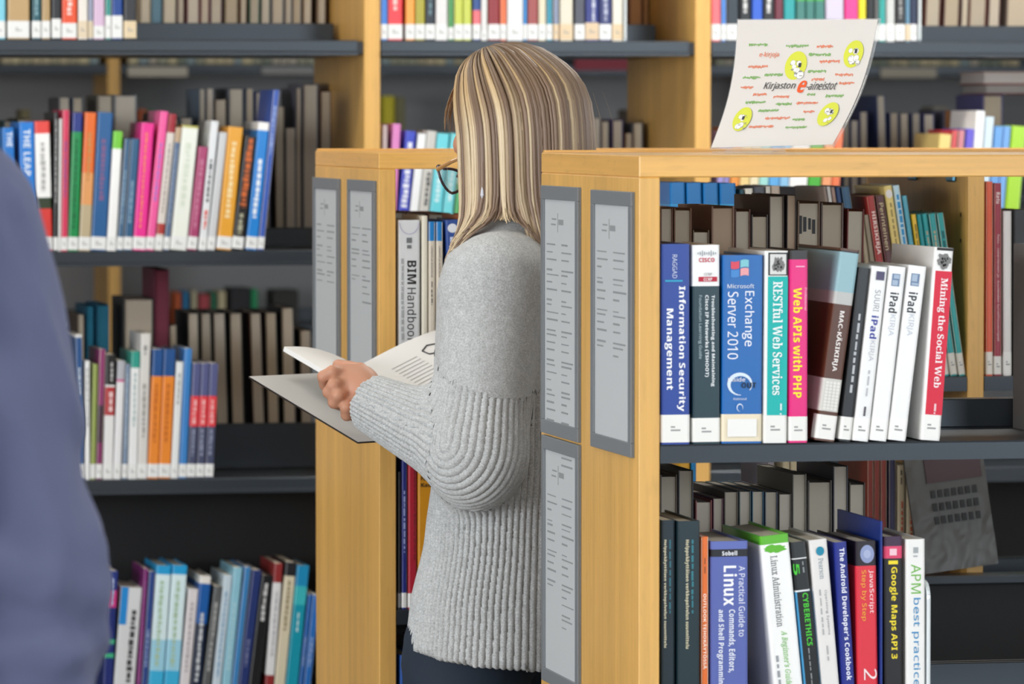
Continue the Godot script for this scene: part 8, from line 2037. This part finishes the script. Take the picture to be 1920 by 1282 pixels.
const SIGN_WORDS := [
	["Kirjaston", 0.267, 0.5047, 0.461, 0.5311, "4a4a4c", "i"],
	["-aineistot", 0.5974, 0.8207, 0.4647, 0.5293, "4a4a4c", "i"],
	["e", 0.529, 0.5862, 0.4444, 0.5404, "ea5a24", "bi"],
	["e-kirjoja", 0.1867, 0.3309, 0.7158, 0.7619, "e8835e", "i"],
	["~", 0.0968, 0.2352, 0.8026, 0.8321, "7db45e", ""],
	["~", 0.3728, 0.544, 0.7915, 0.821, "7db45e", ""],
	["~", 0.6008, 0.7181, 0.7869, 0.8164, "e8835e", ""],
	["~", 0.5512, 0.7126, 0.7269, 0.7564, "7db45e", ""],
	["~", 0.6417, 0.7921, 0.6733, 0.7029, "e8835e", ""],
	["~", 0.1098, 0.2584, 0.6392, 0.6687, "e8835e", ""],
	["~", 0.2467, 0.3833, 0.5773, 0.6068, "7db45e", ""],
	["~", 0.5707, 0.7112, 0.6004, 0.6299, "7db45e", ""],
	["~", 0.0838, 0.2208, 0.5561, 0.5856, "7db45e", ""],
	["~", 0.7805, 0.9146, 0.5699, 0.5995, "e8835e", ""],
	["~", 0.6154, 0.7085, 0.5367, 0.5662, "e8835e", ""],
	["~", 0.0825, 0.1853, 0.4794, 0.509, "e8835e", ""],
	["~", 0.8317, 0.9457, 0.5034, 0.533, "e8835e", ""],
	["~", 0.1941, 0.2977, 0.4222, 0.4517, "e8835e", ""],
	["~", 0.3597, 0.4854, 0.4019, 0.4314, "e8835e", ""],
	["~", 0.615, 0.68, 0.4157, 0.4453, "7db45e", ""],
	["~", 0.7637, 0.9038, 0.4019, 0.4314, "7db45e", ""],
	["~", 0.1517, 0.3153, 0.3594, 0.389, "7db45e", ""],
	["~", 0.3957, 0.5207, 0.341, 0.3705, "7db45e", ""],
	["~", 0.5555, 0.7286, 0.3465, 0.376, "e8835e", ""],
	["~", 0.2764, 0.4399, 0.2893, 0.3188, "7db45e", ""],
	["~", 0.6379, 0.7301, 0.2726, 0.3022, "e8835e", ""],
	["~", 0.3552, 0.5482, 0.2237, 0.2533, "e8835e", ""],
	["~", 0.5788, 0.6802, 0.208, 0.2376, "7db45e", ""],
	["~", 0.25, 0.4515, 0.1545, 0.184, "e8835e", ""],
	["~", 0.551, 0.7182, 0.1415, 0.1711, "7db45e", ""],
	["o", 0.3909, 0.5516, 0.5496, 0.7675, "d6dc44", ""],
	["o", 0.4272, 0.4654, 0.6593, 0.7009, "b9bab6", ""],
	["o", 0.4299, 0.4628, 0.6624, 0.6977, "f1f0ec", ""],
	["o", 0.4726, 0.5077, 0.5692, 0.6069, "b9bab6", ""],
	["o", 0.4751, 0.5052, 0.572, 0.604, "f1f0ec", ""],
	["o", 0.4706, 0.5096, 0.6009, 0.643, "b9bab6", ""],
	["o", 0.4734, 0.5068, 0.6041, 0.6398, "f1f0ec", ""],
	["o", 0.4435, 0.4771, 0.632, 0.6684, "b9bab6", ""],
	["o", 0.4458, 0.4747, 0.6347, 0.6657, "f1f0ec", ""],
	["o", 0.4737, 0.5105, 0.6554, 0.6955, "b9bab6", ""],
	["o", 0.4763, 0.508, 0.6584, 0.6925, "f1f0ec", ""],
	["o", 0.4895, 0.5474, 0.5536, 0.6158, "b9bab6", ""],
	["o", 0.4936, 0.5434, 0.5583, 0.6111, "f1f0ec", ""],
	["o", 0.4582, 0.4916, 0.6082, 0.6443, "b9bab6", ""],
	["o", 0.4605, 0.4892, 0.6109, 0.6416, "f1f0ec", ""],
	["-", 0.4406, 0.4609, 0.6215, 0.6316, "8c8e8e", ""],
	["-", 0.4649, 0.4875, 0.6031, 0.6067, "8c8e8e", ""],
	["-", 0.4463, 0.4623, 0.6256, 0.6312, "8c8e8e", ""],
	["-", 0.4694, 0.4783, 0.687, 0.6947, "8c8e8e", ""],
	["-", 0.4725, 0.4968, 0.5899, 0.6005, "8c8e8e", ""],
	["-", 0.5032, 0.527, 0.607, 0.6192, "8c8e8e", ""],
	["-", 0.4873, 0.4976, 0.6663, 0.6705, "8c8e8e", ""],
	["-", 0.4291, 0.4351, 0.6616, 0.6723, "8c8e8e", ""],
	["-", 0.5139, 0.5376, 0.5759, 0.5817, "8c8e8e", ""],
	["-", 0.4916, 0.5125, 0.645, 0.6777, "3a3c40", ""],
	["o", 0.8119, 0.95, 0.6382, 0.845, "d6dc44", ""],
	["o", 0.8467, 0.8806, 0.6865, 0.7269, "b9bab6", ""],
	["o", 0.849, 0.8782, 0.6896, 0.7239, "f1f0ec", ""],
	["o", 0.8591, 0.9036, 0.6613, 0.7142, "b9bab6", ""],
	["o", 0.8622, 0.9005, 0.6652, 0.7102, "f1f0ec", ""],
	["o", 0.8484, 0.8945, 0.6784, 0.7333, "b9bab6", ""],
	["o", 0.8516, 0.8912, 0.6825, 0.7292, "f1f0ec", ""],
	["o", 0.8748, 0.916, 0.7375, 0.787, "b9bab6", ""],
	["o", 0.8776, 0.9131, 0.7412, 0.7833, "f1f0ec", ""],
	["o", 0.8865, 0.9288, 0.6854, 0.7359, "b9bab6", ""],
	["o", 0.8895, 0.9259, 0.6892, 0.7321, "f1f0ec", ""],
	["o", 0.8407, 0.8715, 0.7483, 0.7854, "b9bab6", ""],
	["o", 0.8429, 0.8694, 0.7511, 0.7826, "f1f0ec", ""],
	["o", 0.909, 0.9413, 0.6587, 0.697, "b9bab6", ""],
	["o", 0.9113, 0.9391, 0.6615, 0.6941, "f1f0ec", ""],
	["-", 0.8881, 0.9041, 0.6626, 0.6721, "8c8e8e", ""],
	["-", 0.8661, 0.8712, 0.7155, 0.7264, "8c8e8e", ""],
	["-", 0.9146, 0.9324, 0.6649, 0.6709, "8c8e8e", ""],
	["-", 0.8719, 0.8796, 0.6812, 0.6857, "8c8e8e", ""],
	["-", 0.8843, 0.904, 0.769, 0.781, "8c8e8e", ""],
	["-", 0.9053, 0.915, 0.6954, 0.6987, "8c8e8e", ""],
	["-", 0.8999, 0.9154, 0.6775, 0.6841, "8c8e8e", ""],
	["-", 0.8786, 0.8934, 0.771, 0.7815, "8c8e8e", ""],
	["-", 0.8588, 0.8649, 0.6822, 0.6898, "8c8e8e", ""],
	["-", 0.8873, 0.9053, 0.7462, 0.7772, "3a3c40", ""],
	["o", 0.103, 0.2441, 0.1342, 0.3336, "d6dc44", ""],
	["o", 0.1613, 0.1896, 0.215, 0.2469, "b9bab6", ""],
	["o", 0.1633, 0.1876, 0.2174, 0.2445, "f1f0ec", ""],
	["o", 0.1521, 0.1902, 0.1571, 0.1998, "b9bab6", ""],
	["o", 0.1547, 0.1875, 0.1603, 0.1966, "f1f0ec", ""],
	["o", 0.1506, 0.1884, 0.2296, 0.2724, "b9bab6", ""],
	["o", 0.1532, 0.1857, 0.2328, 0.2692, "f1f0ec", ""],
	["o", 0.1379, 0.1716, 0.2345, 0.2727, "b9bab6", ""],
	["o", 0.1403, 0.1692, 0.2373, 0.2698, "f1f0ec", ""],
	["o", 0.1353, 0.1752, 0.1511, 0.1959, "b9bab6", ""],
	["o", 0.1381, 0.1724, 0.1545, 0.1925, "f1f0ec", ""],
	["o", 0.1591, 0.2032, 0.1593, 0.2089, "b9bab6", ""],
	["o", 0.1622, 0.2001, 0.163, 0.2051, "f1f0ec", ""],
	["o", 0.1488, 0.19, 0.1485, 0.1946, "b9bab6", ""],
	["o", 0.1517, 0.1871, 0.152, 0.1912, "f1f0ec", ""],
	["-", 0.2024, 0.2121, 0.2445, 0.2481, "8c8e8e", ""],
	["-", 0.2019, 0.2198, 0.1964, 0.2028, "8c8e8e", ""],
	["-", 0.2145, 0.2326, 0.183, 0.1863, "8c8e8e", ""],
	["-", 0.214, 0.2306, 0.153, 0.16, "8c8e8e", ""],
	["-", 0.177, 0.1839, 0.2376, 0.2486, "8c8e8e", ""],
	["-", 0.1972, 0.205, 0.1635, 0.1702, "8c8e8e", ""],
	["-", 0.1881, 0.2008, 0.2584, 0.2655, "8c8e8e", ""],
	["-", 0.1619, 0.1771, 0.1795, 0.1861, "8c8e8e", ""],
	["-", 0.2106, 0.2158, 0.1451, 0.157, "8c8e8e", ""],
	["-", 0.1719, 0.1902, 0.228, 0.2579, "3a3c40", ""],
	["o", 0.7725, 0.9168, 0.1619, 0.3613, "d6dc44", ""],
	["o", 0.8491, 0.8841, 0.2541, 0.2929, "b9bab6", ""],
	["o", 0.8515, 0.8817, 0.257, 0.29, "f1f0ec", ""],
	["o", 0.8422, 0.8727, 0.272, 0.3059, "b9bab6", ""],
	["o", 0.8444, 0.8706, 0.2746, 0.3034, "f1f0ec", ""],
	["o", 0.8313, 0.8689, 0.2503, 0.2919, "b9bab6", ""],
	["o", 0.8339, 0.8662, 0.2534, 0.2888, "f1f0ec", ""],
	["o", 0.8319, 0.8648, 0.1911, 0.2272, "b9bab6", ""],
	["o", 0.8342, 0.8625, 0.1938, 0.2244, "f1f0ec", ""],
	["o", 0.8598, 0.8902, 0.2061, 0.2396, "b9bab6", ""],
	["o", 0.862, 0.8881, 0.2086, 0.237, "f1f0ec", ""],
	["o", 0.8094, 0.8496, 0.264, 0.3087, "b9bab6", ""],
	["o", 0.8122, 0.8468, 0.2673, 0.3053, "f1f0ec", ""],
	["o", 0.8076, 0.8453, 0.2715, 0.3134, "b9bab6", ""],
	["o", 0.8102, 0.8427, 0.2747, 0.3103, "f1f0ec", ""],
	["-", 0.8753, 0.8848, 0.2607, 0.2714, "8c8e8e", ""],
	["-", 0.8491, 0.8579, 0.2484, 0.2516, "8c8e8e", ""],
	["-", 0.8696, 0.886, 0.2679, 0.2757, "8c8e8e", ""],
	["-", 0.8586, 0.8734, 0.2561, 0.2596, "8c8e8e", ""],
	["-", 0.8369, 0.8522, 0.3007, 0.3069, "8c8e8e", ""],
	["-", 0.8731, 0.8819, 0.1851, 0.1907, "8c8e8e", ""],
	["-", 0.8547, 0.8642, 0.2805, 0.2874, "8c8e8e", ""],
	["-", 0.866, 0.8743, 0.2264, 0.231, "8c8e8e", ""],
	["-", 0.8231, 0.8437, 0.2792, 0.2874, "8c8e8e", ""],
	["-", 0.8548, 0.8735, 0.2675, 0.2974, "3a3c40", ""],
]
const SHELF_LABELS := [[Vector3(2.9193, 1.6779, -13.4970), 0.1503, 0.0322, "dark red shelf sign with pale lettering on the far wall bookcase", "8c2a3c"], [Vector3(1.6983, 1.6584, -13.4970), 0.161, 0.026, "long cream shelf strip on the far wall bookcase beside its upright", "b8b0a0"], [Vector3(2.0585, 1.6647, -13.4970), 0.1423, 0.0203, "grey shelf strip on the far wall bookcase", "8c8c8a"], [Vector3(3.7808, 1.6590, -13.4970), 0.1601, 0.0267, "long beige shelf strip on the far wall bookcase past the sign", "b0a898"]]
